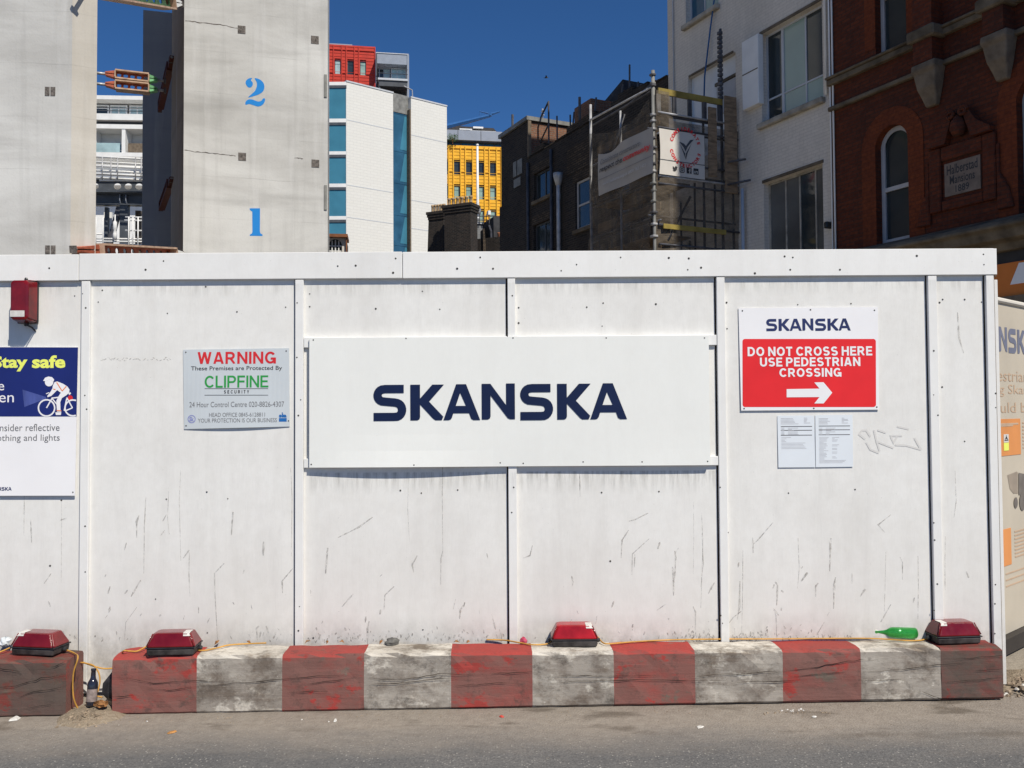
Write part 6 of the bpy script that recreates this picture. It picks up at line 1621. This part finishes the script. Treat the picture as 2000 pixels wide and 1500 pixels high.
# ------------------------------------------------------------------ ladder struts between the cores
def strut(label, A, B, h, w, body, edge, tips, n=5, body_frac=(0.22, 0.80), group='braced struts between the concrete cores'):
    A, B = Vector(A), Vector(B); d = B - A; L = d.length
    t = bpy.data.objects.new('braced_strut', None); COL.objects.link(t); t.location = A
    ex = d.normalized(); ez = (Vector((0, 0, 1)) - ex * ex.z).normalized(); ey = ez.cross(ex)
    t.rotation_euler = Matrix((ex, ey, ez)).transposed().to_euler()
    tag(t, label, 'strut', group)
    x0, x1 = L * body_frac[0], L * body_frac[1]
    # web with round holes
    m = MB(); cw = (x1 - x0) / n; loops = [[(x0, -h / 2), (x1, -h / 2), (x1, h / 2), (x0, h / 2)]]
    for k in range(n):
        cx = x0 + cw * (k + .5); loops.append([(cx + h * .27 * math.cos(a), h * .27 * math.sin(a)) for a in [2 * math.pi * i / 12 for i in range(12)]])
    shp = fill2d(loops); m.sheet2d(shp, -w * .1); vs, fs = shp; m.add([(x, -w * .1 + .02, z) for x, z in vs], [f[::-1] for f in fs]); m.build('web_plate', body, t)
    for s in (-1, 1):
        m = MB(); m.box(x0, x1, -w / 2, w / 2, s * h / 2 - .022, s * h / 2 + .022); m.build('flange', edge, t)
    for x in (x0, x1):
        m = MB(); m.box(x - .02, x + .02, -w / 2, w / 2, -h / 2 + .023, h / 2 - .023); m.build('end_plate', edge, t)
    for s, xa, xb, tm_ in ((-1, x0 - .021, x0 - (x1 - x0) * (.30 if n == 5 else .2), tips[0]), (1, x1 + .021, x1 + (x1 - x0) * (.25 if n == 5 else .16), tips[1])):
        for zz in (-1, 1):
            m = MB(); m.prism([(xa, zz * .015), (xa, zz * h * .46), (xb, zz * .05), (xb, zz * .015)], -w * .3, w * .3); m.build('tapered_end', tm_, t)
        xe = 0 if s < 0 else L
        m = MB(); m.tube([(xb, 0, 0), (xe, 0, 0)], 0.045, 7); m.build('screw_rod', M['galv'], t, True)
        m = MB(); m.box(xe - .03, xe + .03, -.07, .07, -.08, .08); m.build('bearing_plate', M['tie'], t)
    return t
so, se, sg = M['strut_orange'], M['strut_pale'], M['strut_green']
def W_(px, py, Y): return at_y(px, py, Y)
strut('green braced strut at the very top between the two pale cores', W_(150, -30, 18.9), W_(353, 8, 23.9), .36, .40, M['strut_green'], M['strut_pale'], (sg, M['white_paint']), 9, (0.20, 0.86))
strut('long orange braced strut with holes just above the white hoarding', W_(143, 487, 18.9), W_(354, 496, 23.8), .26, .50, so, se, (so, M['white_paint']), 10, (0.16, 0.86))
strut('upper of two orange struts with green ends high in the gap', W_(184, 142, 27), W_(322, 158, 27.6), .25, .34, so, se, (so, sg), 5, (0.30, 0.775))
strut('lower of two orange struts with green ends high in the gap', W_(184, 163, 27), W_(322, 177, 27.6), .25, .34, so, se, (so, sg), 5, (0.30, 0.775))
for (a, b, lab) in (((334, 118, 27.0), (312, 215, 30.6), 'rust red strut in deep shade high beside the dark wall'), ((334, 352, 27.0), (314, 408, 30.6), 'rust red strut in deep shade low beside the dark wall')):
    strut(lab, W_(*a), W_(*b), .24, .2, M['strut_shaded'], M['strut_shaded'], (M['strut_shaded'], M['strut_shaded']), 3, (0.1, 0.9), 'rust red struts in the shade')

# ------------------------------------------------------------------ white balconied block in the gap
BB = Frame((at_y(232, 300, 72).x, 72, 0), 4)
bb = thing('balcony_block', 'white modern block with recessed balconies seen in the gap between the cores', 'building', BB)
bz = lambda py, off=0: BB.q(232, py, off)[1]
bxx = lambda px, off=0: BB.q(px, 300, off)[0]
solid('rear_wall', M['white_paint'], bb, -8, 8, 1.6, 10, 0, bz(188))
for (y0, y1, yo, nm) in ((187.5, 195, -.1, 'roof_edge'), (224, 236, -.25, 'balcony_slab'), (243, 251.5, -.05, 'balcony_slab'), (298, 306, -.05, 'balcony_slab'), (352, 362, -.05, 'balcony_slab')):
    solid(nm, M['white_paint'], bb, -8, 8, yo, 1.6, bz(y1), bz(y0))
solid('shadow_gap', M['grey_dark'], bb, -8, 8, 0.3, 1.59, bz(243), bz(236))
for px in (241, 300, 182 - 3): solid('dividing_wall', M['white_paint'], bb, bxx(px - 3.5), bxx(px + 3.5), 0.0, 1.59, bz(298), bz(251.5))
for a, b in ((183, 236), (247, 295)):
    window(bb, bxx(a), bxx(b), bz(297), bz(270), 1.3, .12, M['aluframe'], M['glass_blue'], (.34, .66), (.45,), .1)
    solid('balcony_front', M['glass_pale'] if a < 200 else M['stone_pale'], bb, bxx(a) + .1, bxx(b) - .1, 0.05, 0.09, bz(297), bz(279))
for a, b, g in ((150, 204, 'glass_dark'), (206, 240, 'glass_pale'), (244, 276, 'glass_pale'), (279, 310, 'glass_dark')):
    window(bb, bxx(a), bxx(b), bz(223.5), bz(198), 0.9, .13, M['white_paint'], M[g], (.5,), (.75,), .1)
for py in (213, 219): 
    m = MB(); m.tube([(-8, -.3, bz(py)), (8, -.3, bz(py))], .035, 5); m.build('rail', M['grey_dark'], bb)
# white tube edge protection on a steel frame under construction in front of it
SFm = Frame((at_y(232, 400, 46).x, 46, 0), 3)
sf = thing('steel_frame', 'dark steel frame of beams and a column under construction in the gap', 'steel frame', SFm)
sz = lambda py: SFm.q(232, py)[1]
sxx = lambda px: SFm.q(px, 400)[0]
shp = fill2d([[(-5, sz(375.5)), (5, sz(375.5)), (5, sz(351)), (-5, sz(351))]] + [[(sxx(cx) + .20 * math.cos(a), sz(364) + .17 * math.sin(a)) for a in [2 * math.pi * i / 14 for i in range(14)]] for cx in (229, 250, 271, 185, 294)])
m = MB(); m.sheet2d(shp, 0.0); vs, fs = shp; m.add([(x, .03, z_) for x, z_ in vs], [f[::-1] for f in fs]); m.build('cellular_beam', M['steel'], sf)
for py in (351, 375.5): solid('beam_flange', M['steel'], sf, -5, 5, -.14, .17, sz(py) - .03, sz(py) + .03)
solid('main_beam', M['steel'], sf, -5, 5, .25, .29, sz(398), sz(378))
for py in (377.5, 398.5): solid('beam_flange', M['steel'], sf, -5, 5, .08, .46, sz(py) - .03, sz(py) + .03)
solid('column', M['steel'], sf, sxx(232), sxx(248), .12, .42, 0, sz(398.5) - .031)
solid('column_stiffener', M['grey_tile'], sf, sxx(232), sxx(233), .06, .249, sz(396), sz(379)); solid('column_stiffener', M['grey_tile'], sf, sxx(244), sxx(245), .06, .249, sz(396), sz(379))
m = MB(); a, b = (sxx(230), sz(402)), (sxx(207), sz(490)); m.hexa([(b[0] - .14, .15, b[1]), (b[0] + .14, .15, b[1]), (b[0] + .14, .35, b[1]), (b[0] - .14, .35, b[1]), (a[0] - .14, .15, a[1]), (a[0] + .14, .15, a[1]), (a[0] + .14, .35, a[1]), (a[0] - .14, .35, a[1])]); m.build('brace', M['pole_dark'], sf)
solid('column', M['steel'], sf, sxx(196), sxx(202), .55, .8, 0, sz(400))
solid('rear_wall_panel', M['stone_pale'], sf, sxx(247.5), sxx(258), 1.2, 1.4, 0, sz(401)); solid('rear_wall_panel', M['white_paint'], sf, sxx(180), sxx(196), 1.5, 1.7, 0, sz(402))
ER = Frame((at_y(232, 400, 44.5).x, 44.5, 0), 3)
er_ = thing('edge_protection', 'white tube edge protection rails fixed round the dark steel frame', 'guard rail', ER)
ez_ = lambda py: ER.q(232, py)[1]; ex_ = lambda px: ER.q(px, 400)[0]
for k, py in enumerate((308, 315, 318.5, 326, 332, 337, 341, 346)):
    m = MB(); m.tube([(ex_(150), .3 * (k % 3), ez_(py - 3)), (ex_(330), .3 * (k % 3), ez_(py + 4))], .042 if k % 2 else .055, 6); m.build('rail', M['white_paint'], er_, True)
for k, py in enumerate((424, 431, 450, 457, 466, 472, 477)):
    xa__, xb__ = ((245, 330) if py in (424, 431, 450) else (150, 204) if py in (457,) else (150, 330))
    m = MB(); m.tube([(ex_(xa__), -.1 * (k % 2), ez_(py)), (ex_(xb__), -.1 * (k % 2), ez_(py + 1))], .042, 6); m.build('rail', M['white_paint'], er_, True)
for px in (200, 217, 230, 265, 276): m = MB(); m.tube([(ex_(px), -.05, ez_(352)), (ex_(px), -.05, ez_(308))], .03, 6); m.build('rail_post', M['galv'], er_, True)
for px in (190, 204, 254, 262, 272): m = MB(); m.tube([(ex_(px), -.15, ez_(495)), (ex_(px), -.15, ez_(425))], .035, 6); m.build('rail_post', M['white_paint'], er_, True)
for (a, b, c, d) in ((187, 278, 346, 350), (193, 212, 333, 338), (248, 278, 327, 335)): solid('toe_board', M['white_paint'], er_, ex_(a), ex_(b), .4, .43, ez_(d), ez_(c))
m = MB(); m.lathe([(.10, 0), (.10, .3), (.06, .5), (.10, .55), (.10, .9), (.03, 1.0), (.03, 1.3)], (ex_(228), -.2, ez_(470)), (0, 0, 1), 9); m.build('white_fitting', M['white_paint'], er_, True)

# ------------------------------------------------------------------ white tiled block with glass slots
WT0 = at_y(677, 400, 70.0)
TF_ = Frame((WT0.x, 70.0, 0), 37.7)
wt = thing('white_tiled_building', 'tall white tiled office block with a blue glass slot down the middle', 'building', TF_)
zw = TF_.q(678, 160)[1]
ua, ub, uc = TF_.q(768, 300)[0], TF_.q(803, 300)[0], TF_.q(873, 300)[0]
solid('tiled_wall', M['white_tile'], wt, 0.0, ua, 0, 9, 0, zw); solid('tiled_wall', M['white_tile'], wt, ub, uc, 0, 9, 0, zw)
m = MB()
for py, a, b in ((234, 0.0, ua), (361, 0.0, ua), (424, 0.0, ua), (264, ub, uc), (391, ub, uc), (446, ub, uc)):
    zz = TF_.q(678 if a == 0 else 805, py)[1]; m.box(a + .02, b - .02, -.012, -.001, zz - .03, zz + .03)
tag(m.build('movement_joints', M['aluframe'], wt), kind='stuff')
solid('coping', M['aluframe'], wt, -.03, ua + .03, -.05, 9, zw + .001, zw + .12); solid('coping', M['aluframe'], wt, ub - .03, uc + .03, -.05, 9, zw + .001, zw + .12)
solid('slot_cheek', M['stone_pale'], wt, ub - .12, ub - .001, 0.0, .6, 0, zw - 1)
zg = TF_.q(785, 222, .5)[1]
fl_z = [0] + [TF_.q(785, py, .5)[1] for py in (478, 419, 357, 295)] + [zg]
for i in range(len(fl_z) - 1):
    w = MB(); w.box(ua + .01, ub - .13, .5, .7, fl_z[i + 1] - .12, fl_z[i + 1]); sl = w.build('glass_slot', M['glass_blue'], wt)
    p = MB(); p.box(ua + .01, ub - .13, .52, .56, fl_z[i] + .005, fl_z[i + 1] - .125); p.build('pane', M['glass_blue'], sl)
    p = MB(); x0_, x1_ = ua + .2, ub - .14; p.prism([(x0_ + .75, fl_z[i] + .1), (x1_, fl_z[i] + .1), (x1_, fl_z[i + 1] - .2), (x0_ + 1.2, fl_z[i + 1] - .2)], .50, .519); p.build('blind_and_reflection', M['glass_teal'], sl)  # slanted teal sheet paints the diagonal sky reflection on the slot glass
solid('slot_roof', M['lead'], wt, ua + .01, ub - .01, .45, 8, zg + .002, zg + 1.6)
solid('slot_core', M['glass_dark'], wt, ua + .01, ub - .13, .71, 8, 0, zg - .002)
GF = Frame((WT0.x, 70.0, 0), 0.0)
gcol = thing('glass_stair_column', 'column of five teal panes with white frames beside the numbered core', 'glazed bay', GF)
gx0, gx1 = GF.x(600), -0.005
solid('bay_core', M['grey_dark'], gcol, gx0, gx1 - .05, .15, 3.5, 0, zw - .3)
panes = ((166.5, 231.6), (239, 295.5), (302, 358.5), (365.5, 422), (429, 486))
for i, (a, b) in enumerate(panes):
    z1_, z0_ = GF.q(660, a)[1], GF.q(660, b)[1]
    for (xa_, xb_) in ((GF.x(642), GF.x(676)), (GF.x(606), GF.x(639))):
        p = MB(); p.box(xa_, xb_, .05, .09, z0_, z1_); p.build('pane', M['glass_teal'], gcol)
        p = MB(); p.box(xa_, xb_, -.02, .049, z1_ - .22, z1_ - .002); p.build('blind_box', M['steel'], gcol)
    zz0 = z1_; zz1 = GF.q(660, panes[i - 1][1])[1] if i else zw
    solid('spandrel', M['white_paint'], gcol, gx0, gx1, 0, .14, zz0 + .002, zz1 - .002 if i else zw)
for a, b in ((639, 642), (676, 677.0)): solid('mullion', M['white_paint'], gcol, GF.x(a), min(gx1, GF.x(b)), -.01, .145, 0, zw - .6)
# little brown canopy with an arched window in front of it
CV = Frame((at_y(660, 480, 41).x, 41, 0), 8)
cv = thing('arched_gatehouse', 'small pale gatehouse with an arched window under a rusty brown beam', 'gatehouse', CV)
cz = lambda py: CV.q(660, py)[1]; cxx = lambda px: CV.q(px, 480)[0]
cxm = cxx(655); r_ = cxx(668) - cxm
m = MB(); m.sheet2d(fill2d([[(cxx(610), 0), (cxx(676), 0), (cxx(676), cz(465)), (cxx(610), cz(465))], [(cxm - r_, cz(520)), (cxm + r_, cz(520)), (cxm + r_, cz(480))] + [(cxm + r_ * math.cos(math.radians(a)), cz(480) + r_ * math.sin(math.radians(a))) for a in range(15, 180, 15)] + [(cxm - r_, cz(480))]]), 0.0); m.build('wall', M['vinyl'], cv)
solid('wall_core', M['shop_dark'], cv, cxx(610), cxx(676), .2, 2, 0, cz(466))
m = MB(); m.box(cxm - r_, cxm + r_, .12, .15, cz(520), cz(480) + r_); win = m.build('arched_window', M['glass_dark'], cv)
m = MB()
for x_ in (-.5, 0, .5): m.box(cxm + r_ * x_ - .025, cxm + r_ * x_ + .025, .06, .11, cz(520), cz(480) + r_ * math.sqrt(1 - x_ * x_) * .95)
for py in (480, 490): m.box(cxm - r_ * .98, cxm + r_ * .98, .07, .1, cz(py) - .025, cz(py) + .025)
m.build('glazing_bars', M['white_paint'], win)
solid('roof_beam', M['brown_paint'], cv, cxx(610), cxx(679.5), -.3, 1.2, cz(465), cz(459)); solid('post', M['brown_paint'], cv, cxx(676.2), cxx(678.2), -.2, .1, 0, cz(465) - .002)

# ------------------------------------------------------------------ terracotta blocks far behind: red, grey, yellow
def terracotta(t, mat_, F_, x0, x1, z0, z1, bays, rows, hstep, glassm, vpair=0.35):
    holes = [(a, b, c, d) for (a, b) in bays for (c, d) in rows]
    m = wall_holes(MB(), x0, x1, z0, z1, holes, 0.0, .4); m.build('facade', mat_, t)
    solid('core_wall', M['grey_dark'], t, x0, x1 - .01, .41, 9, z0, z1 - .05)
    k = 0
    for (a, b) in bays:
        for (c, d) in rows:
            window(t, a, b, c, d, .28, .10, M['grey_dark'], glassm[k % len(glassm)], (), (.88,), .1); k += 1
            m = MB(); m.tube([(a, -.12, c + .28), (b, -.12, c + .28)], .035, 5); m.tube([(a, -.12, d - .3), (b, -.12, d - .3)], .03, 5); m.build('window_rail', mat_, t)
    m = MB()    # fine horizontal ribs and paired upright fins, left out over the windows
    zz = z0 + hstep
    while zz < z1:
        spans = [(x0, x1)]
        for (a, b, c, d) in holes:
            if c - .02 < zz < d + .02: spans = [s for sp in spans for s in (((sp[0], a - .08), (b + .08, sp[1])) if sp[0] < a and b < sp[1] else (sp,))]
        big = abs((zz - rows[0][0]) % 3.9 - .3) < hstep * .6
        for (a, b) in spans:
            if b - a > .05: m.box(a, b, -.16 if big else -.05, -.001, zz - .045, zz + .045)
        zz += hstep
    tag(m.build('ribs', mat_, t), kind='stuff')
    xs = [x0 + .05] + [v for i in range(len(bays) - 1) for v in ((bays[i][1] + bays[i + 1][0]) / 2 - vpair, (bays[i][1] + bays[i + 1][0]) / 2 + vpair)] + [x1 - .05]
    for v in xs:
        m = MB(); m.box(v - .07, v + .07, -.20, -.002, z0, z1 - .1); m.build('fin', mat_, t)
RBF = Frame((at_y(641, 100, 140).x, 140, 0), 9)
rd = thing('red_terracotta_building', 'bright red gridded office block far behind the white tiled one', 'building', RBF)
rx = lambda px: RBF.q(px, 120)[0]; rz = lambda py: RBF.q(665, py)[1]
rb = [(rx(629), rx(641)), (rx(653.5), rx(665.5)), (rx(678.5), rx(690.5)), (rx(703), rx(715))]
terracotta(rd, M['red_tile'], RBF, rx(600), rx(733), 0, rz(87.5), rb, [(rz(144.5), rz(114.5)), (rz(194), rz(163.5)), (rz(244), rz(213))], .55, [M['glass_pale'], M['blind_and_reflection'], M['glass_dark'], M['glass_pale']])
solid('roof_edge', M['grey_tile'], rd, rx(600), rx(688), .3, 4, rz(87.5), rz(84))
GBF = Frame((at_y(734, 120, 139).x, 139.0, 0), 9)
gb = thing('grey_framed_building', 'grey framed block with a glazed balcony right of the red one', 'building', GBF)
gx = lambda px: GBF.q(px, 140)[0]; gz_ = lambda py: GBF.q(765, py)[1]
solid('core_wall', M['grey_dark'], gb, gx(733.8), gx(797), 2.6, 9, 0, gz_(107))
solid('top_fascia', M['grey_tile'], gb, gx(736), gx(795), 0, 2.6, gz_(125), gz_(105.5)); solid('roof_coping', M['aluframe'], gb, gx(734), gx(798), -.1, 2.6, gz_(105.3), gz_(103.8))
solid('corner_column', M['grey_tile'], gb, gx(795.2), gx(799), -.1, 1.2, 0, gz_(105.5)); solid('side_column', M['grey_dark'], gb, gx(733.6), gx(736.5), -.1, 1.0, 0, gz_(105.5))
window(gb, gx(740), gx(763), gz_(157), gz_(126), 1.8, .16, M['grey_tile'], [M['glass_dark'], M['glass_pale']], (.42,), (), .15); window(gb, gx(764), gx(794), gz_(157), gz_(126), 1.4, .16, M['aluframe'], [M['glass_pale'], M['glass_pale']], (.4,), (), .15)
solid('balcony_slab', M['aluframe'], gb, gx(738), gx(796), -1.0, 2.0, gz_(161), gz_(157.2)); solid('balcony_soffit', M['grey_dark'], gb, gx(740), gx(795), -.8, 2.59, gz_(172), gz_(161.2))
for py in (139, 148): m = MB(); m.tube([(gx(738), -.9, gz_(py)), (gx(796), -.9, gz_(py))], .06, 5); m.build('balcony_rail', M['grey_dark'], gb)
window(gb, gx(766), gx(794), gz_(206), gz_(176), 1.4, .16, M['grey_dark'], M['glass_blue'], (.5,), (.4,), .15); solid('pale_pier', M['aluframe'], gb, gx(739.5), gx(742.5), -.3, .4, 0, gz_(161.2))
m = MB(); m.tube([(gx(788), -2, gz_(176)), (gx(804), -2, gz_(183)), (gx(804.5), -2, gz_(197))], .1, 5); m.tube([(gx(790), -2, gz_(195)), (gx(781), -2, gz_(219))], .09, 5); m.build('roof_davit', M['galv'], gb)
YBF = Frame((at_y(874, 300, 128).x, 128, 0), 9)
yb = thing('yellow_terracotta_building', 'bright yellow gridded office block with square windows in the distance', 'building', YBF)
yx = lambda px: YBF.q(px, 330)[0]; yz = lambda py: YBF.q(925, py)[1]
bays = [(yx(863 + 23.4 * k), yx(875.3 + 23.4 * k)) for k in range(-1, 7)]
rows = [(yz(342), yz(313)), (yz(389), yz(360.5)), (yz(436), yz(407.5)), (yz(484), yz(455))]
bl_ = M['blind_and_reflection']
terracotta(yb, M['yellow_tile'], YBF, yx(830), yx(1030), 0, yz(285), bays, rows, .5, [M['glass_dark'], bl_, bl_, bl_, M['glass_dark'], bl_, bl_, M['glass_dark'], M['glass_dark'], bl_, bl_, bl_])
solid('glazed_storey', M['glass_blue'], yb, yx(830), yx(1030), 1.2, 9, yz(284.8), yz(273))
for k in range(9): solid('glazing_post', M['grey_dark'], yb, yx(836 + 22 * k) - .08, yx(836 + 22 * k) + .08, 1.05, 1.19, yz(284.8), yz(273))
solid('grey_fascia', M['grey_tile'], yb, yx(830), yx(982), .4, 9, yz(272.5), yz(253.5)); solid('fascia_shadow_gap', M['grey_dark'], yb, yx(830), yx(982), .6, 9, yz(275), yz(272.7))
for k in range(4): solid('fascia_joint', M['grey_dark'], yb, yx(850 + 45 * k), yx(850 + 45 * k) + .06, .35, .399, yz(272), yz(254))
m = MB(); m.prism([(yx(830), yz(253)), (yx(980), yz(253)), (yx(968), yz(240)), (yx(830), yz(238))], 2, 9); m.build('plant_screen', M['shop_dark'], yb)
for (a, b, c, d) in ((927, 947, 243, 240), (885, 912, 252, 250), (920, 972, 251, 248), (900, 925, 247, 245)): solid('roof_panel', M['white_paint'], yb, yx(a), yx(b), 1.6, 1.99, yz(c), yz(d))
# rooftop shrub
SH = Frame((at_y(884, 280, 127.5).x, 127.5, yz(284.8) ), 0)
sh = thing('rooftop_shrub', 'green shrub on the terrace above the yellow facade', 'shrub', SH)
m = MB(); m.tube([(0, 0, 0), (.05, 0, .5), (.0, 0, 1.0)], [.07, .05, .02], 6); m.tube([(0, 0, .4), (.4, .1, .9)], [.04, .015], 5); m.tube([(0, 0, .4), (-.4, -.1, .8)], [.04, .015], 5); m.build('stem', M['brown_paint'], sh)
R = random.Random(5); m = MB()
for k in range(420):
    a, b, r = R.uniform(0, 6.28), R.gauss(0, .5), R.uniform(.25, 1.0); x_, y_, z_ = r * .82 * math.cos(a), r * .6 * math.sin(a), .85 + .6 * b
    if abs(b) > 1.1: continue
    s = R.uniform(.05, .12); t1 = Vector((R.gauss(0, 1), R.gauss(0, 1), R.gauss(0, 1))).normalized() * s; t2 = t1.orthogonal().normalized() * s * .5; c_ = Vector((x_, y_, max(.1, z_)))
    m.add([c_ - t1, c_ + t2, c_ + t1, c_ - t2], [(0, 1, 2, 3)])
tag(m.build('foliage', M['leaf'], sh), kind='stuff')
# blue boom on the roof
m = MB(); BO = Frame((at_y(875, 240, 110).x, 110, 0), 0); bo_ = thing('blue_crane', 'blue crane boom reaching up over the yellow building roof', 'crane', BO)
b_ = lambda x, y: (BO.q(x, y)[0], 0, BO.q(x, y)[1])
def bar(a, b, r0, r1, nm):
    m = MB(); m.tube([a, b], [r0, r1], 6); m.build(nm, M['crane_blue'], bo_)
bar(b_(840, 256), b_(957, 226), .42, .20, 'boom'); bar(b_(957, 226), b_(959, 221), .25, .2, 'boom_head'); bar(b_(959, 223), b_(976, 218), .18, .10, 'jib'); bar(b_(958, 223), b_(937, 217.5), .10, .07, 'jib_arm'); bar(b_(937, 217.5), b_(937, 224), .06, .06, 'jib_arm')
bar(b_(840, 256), b_(838, 470), .5, .6, 'mast')
# flagpole
FP = Frame((at_y(933, 390, 62).x, 62, 0), 0); fp = thing('flagpole', 'white flagpole standing in front of the yellow facade', 'flagpole', FP)
m = MB(); m.lathe([(.10, 0), (.10, FP.q(933, 402)[1]), (.075, FP.q(933, 286)[1])], (0, 0, 0), (0, 0, 1), 9); m.build('pole', M['white_paint'], fp, True)
zq = FP.q(933, 402)[1]; m = MB(); m.lathe([(.22, zq - .6), (.24, zq - .2), (.13, zq), (.13, zq + .15)], (0, 0, 0), (0, 0, 1), 10); m.build('collar', M['galv'], fp, True)
m = MB(); m.lathe([(.001, 0), (.10, .05), (.10, .15), (.001, .2)], (0, 0, FP.q(933, 286)[1]), (0, 0, 1), 9); m.build('finial', M['white_paint'], fp, True)

# ------------------------------------------------------------------ chimneys and slates in the middle distance
CH = Frame((at_y(880, 450, 48).x, 48, 0), -26)
chb = thing('chimney_house', 'dark old house with two big chimney stacks and slate roof in the middle', 'building', CH)
hx = lambda px, off=0, py=450: CH.q(px, py, off)[0]
hz = lambda px, py, off=0: CH.q(px, py, off)[1]
def stack(x0p, x1p, yt, y0, y1, npots, potw, flare=0.0, pm='pot_buff'):
    xa_, xb_ = hx(x0p, y0), hx(x1p, y0); zt__ = hz(x0p, yt, y0)
    m = MB(); fl_ = flare
    m.hexa([(xa_ - fl_, y0 - fl_ * .3, 3), (xb_, y0 - fl_ * .3, 3), (xb_, y1, 3), (xa_ - fl_, y1, 3), (xa_ - fl_ * .1, y0, zt__ - .45), (xb_, y0, zt__ - .45), (xb_, y1, zt__ - .45), (xa_ - fl_ * .1, y1, zt__ - .45)])
    st = m.build('chimney_stack', M['soot_shade_brick'], chb)  # blackened brick stands in for the shadow lying on these stacks
    for k in range(3): solid('corbel_course', M['soot_shade_brick'], st, xa_ - .05 - .04 * k, xb_ + .05 + .04 * k, y0 - .05 - .04 * k, y1 + .05 + .04 * k, zt__ - .449 + .15 * k, zt__ - .301 + .15 * k)
    for k in range(npots):
        f = (k + .5) / npots; m = MB(); cx_ = xa_ + (xb_ - xa_) * f; cy_ = (y0 + y1) / 2 - .1
        m.lathe([(potw * .95, 0), (potw * .8, .1), (potw * .75, .34), (potw * .95, .36), (potw * .9, .45), (potw * .6, .45), (potw * .55, .2)], (cx_, cy_, zt__ + .005), (0, 0, 1), 10); m.build('chimney_pot', M[pm], st, True)
stack(838, 866, 415, 0.9, 1.6, 5, .10, 0.35)
stack(868, 919, 402, -.2, .6, 6, .115, 0.0)
m = MB(); m.box(hx(832), hx(990), 2.2, 9, 0, hz(900, 470, 2.2)); m.build('wall', M['soot_shade_brick'], chb)
SLF = Frame((at_y(945, 450, 52).x, 52, 0), 20)
sl_ = thing('slate_roofed_house', 'grey slate mansard roof with clay pots beside the dark chimneys', 'building', SLF)
kx = lambda px: SLF.q(px, 450)[0]; kz = lambda py: SLF.q(945, py)[1]
m = MB(); m.hexa([(kx(900), 0, 2), (kx(962), 0, 2), (kx(962), 6, 2), (kx(900), 6, 2), (kx(900), 1.0, kz(431)), (kx(953), 1.0, kz(431)), (kx(953), 6, kz(431)), (kx(900), 6, kz(431))]); m.build('slate_roof', M['slate'], sl_)
solid('lead_flashing', M['aluframe'], sl_, kx(900), kx(954), .9, 1.3, kz(431) + .001, kz(428))
solid('upper_wall', M['slate'], sl_, kx(905), kx(956), 2.0, 5.9, kz(427.9), kz(412))
for px in (938, 945, 952, 958, 964): m = MB(); m.tube([(kx(px), .8, kz(432)), (kx(px), .8, kz(412))], .03, 5); m.build('roof_rail', M['pole_dark'], sl_)
m = MB(); m.tube([(kx(932), .8, kz(418)), (kx(985), .8, kz(414))], .03, 5); m.tube([(kx(932), .8, kz(425)), (kx(985), .8, kz(422))], .03, 5); m.build('roof_rail', M['pole_dark'], sl_)
solid('vent_cowl', M['white_paint'], sl_, kx(957), kx(962), .3, .6, kz(416), kz(408))
m = MB(); m.hexa([(kx(962.5), -.5, 2), (kx(990), -.5, 2), (kx(990), 5, 2), (kx(962.5), 5, 2), (kx(966), .2, kz(420)), (kx(990), .2, kz(420)), (kx(990), 5, kz(420)), (kx(966), 5, kz(420))]); m.build('dark_mansard', M['dark_roof'], sl_)
solid('pot_stack', M['brown_brick'], sl_, kx(955), kx(985), -1.8, -1.0, 2, kz(483))
for k in range(3):
    m = MB(); m.lathe([(.11, 0), (.10, .55), (.12, .58), (.12, .64), (.08, .64)], (kx(960 + 7.5 * k), -1.4, kz(483)), (0, 0, 1), 10); m.build('chimney_pot', M['pot'], sl_, True)
m = MB(); m.hexa([(kx(921), -2.4, 2), (kx(938), -2.4, 2), (kx(938), -1.9, 2), (kx(921), -1.9, 2), (kx(919), -2.4, kz(466)), (kx(922), -2.4, kz(462)), (kx(922), -1.9, kz(462)), (kx(919), -1.9, kz(466))]); m.build('sloping_coping', M['brown_brick'], sl_)
m = MB(); m.tube([(kx(955), -.6, 2), (kx(953), -.6, kz(455)), (kx(950), -.5, kz(443))], .06, 6); m.build('downpipe', M['pole_dark'], sl_)

# a small bird high in the sky
bd = bpy.data.objects.new('bird', None); COL.objects.link(bd); bd.location = at_y(1067, 152, 42)
tag(bd, 'tiny dark bird flying in the blue sky over the roofs', 'bird')
m = MB(); m.tube([(-.09, 0, .0), (-.05, 0, .01), (.02, 0, .01), (.07, 0, .02), (.10, 0, .025)], [.008, .028, .035, .022, .006], 8); m.build('body', M['black_plastic'], bd, True)
for s in (-1, 1):
    m = MB(); m.add([(.04, 0, .02), (-.03, 0, .02), (-.05, s * .10, .06), (.02, s * .10, .07), (-.06, s * .19, .03), (.04, 0, .03), (-.03, 0, .03), (-.05, s * .10, .07), (.02, s * .10, .08)], [(0, 1, 2, 3), (3, 2, 4), (8, 7, 6, 5), (8, 4, 7)]); m.build('wing', M['black_plastic'], bd)
m = MB(); m.add([(-.08, -.008, .0), (-.08, .008, .0), (-.14, .025, .0), (-.14, -.025, .0), (-.08, 0, .01)], [(3, 2, 1, 0), (0, 1, 4), (1, 2, 4), (2, 3, 4), (3, 0, 4)]); m.build('tail', M['black_plastic'], bd)
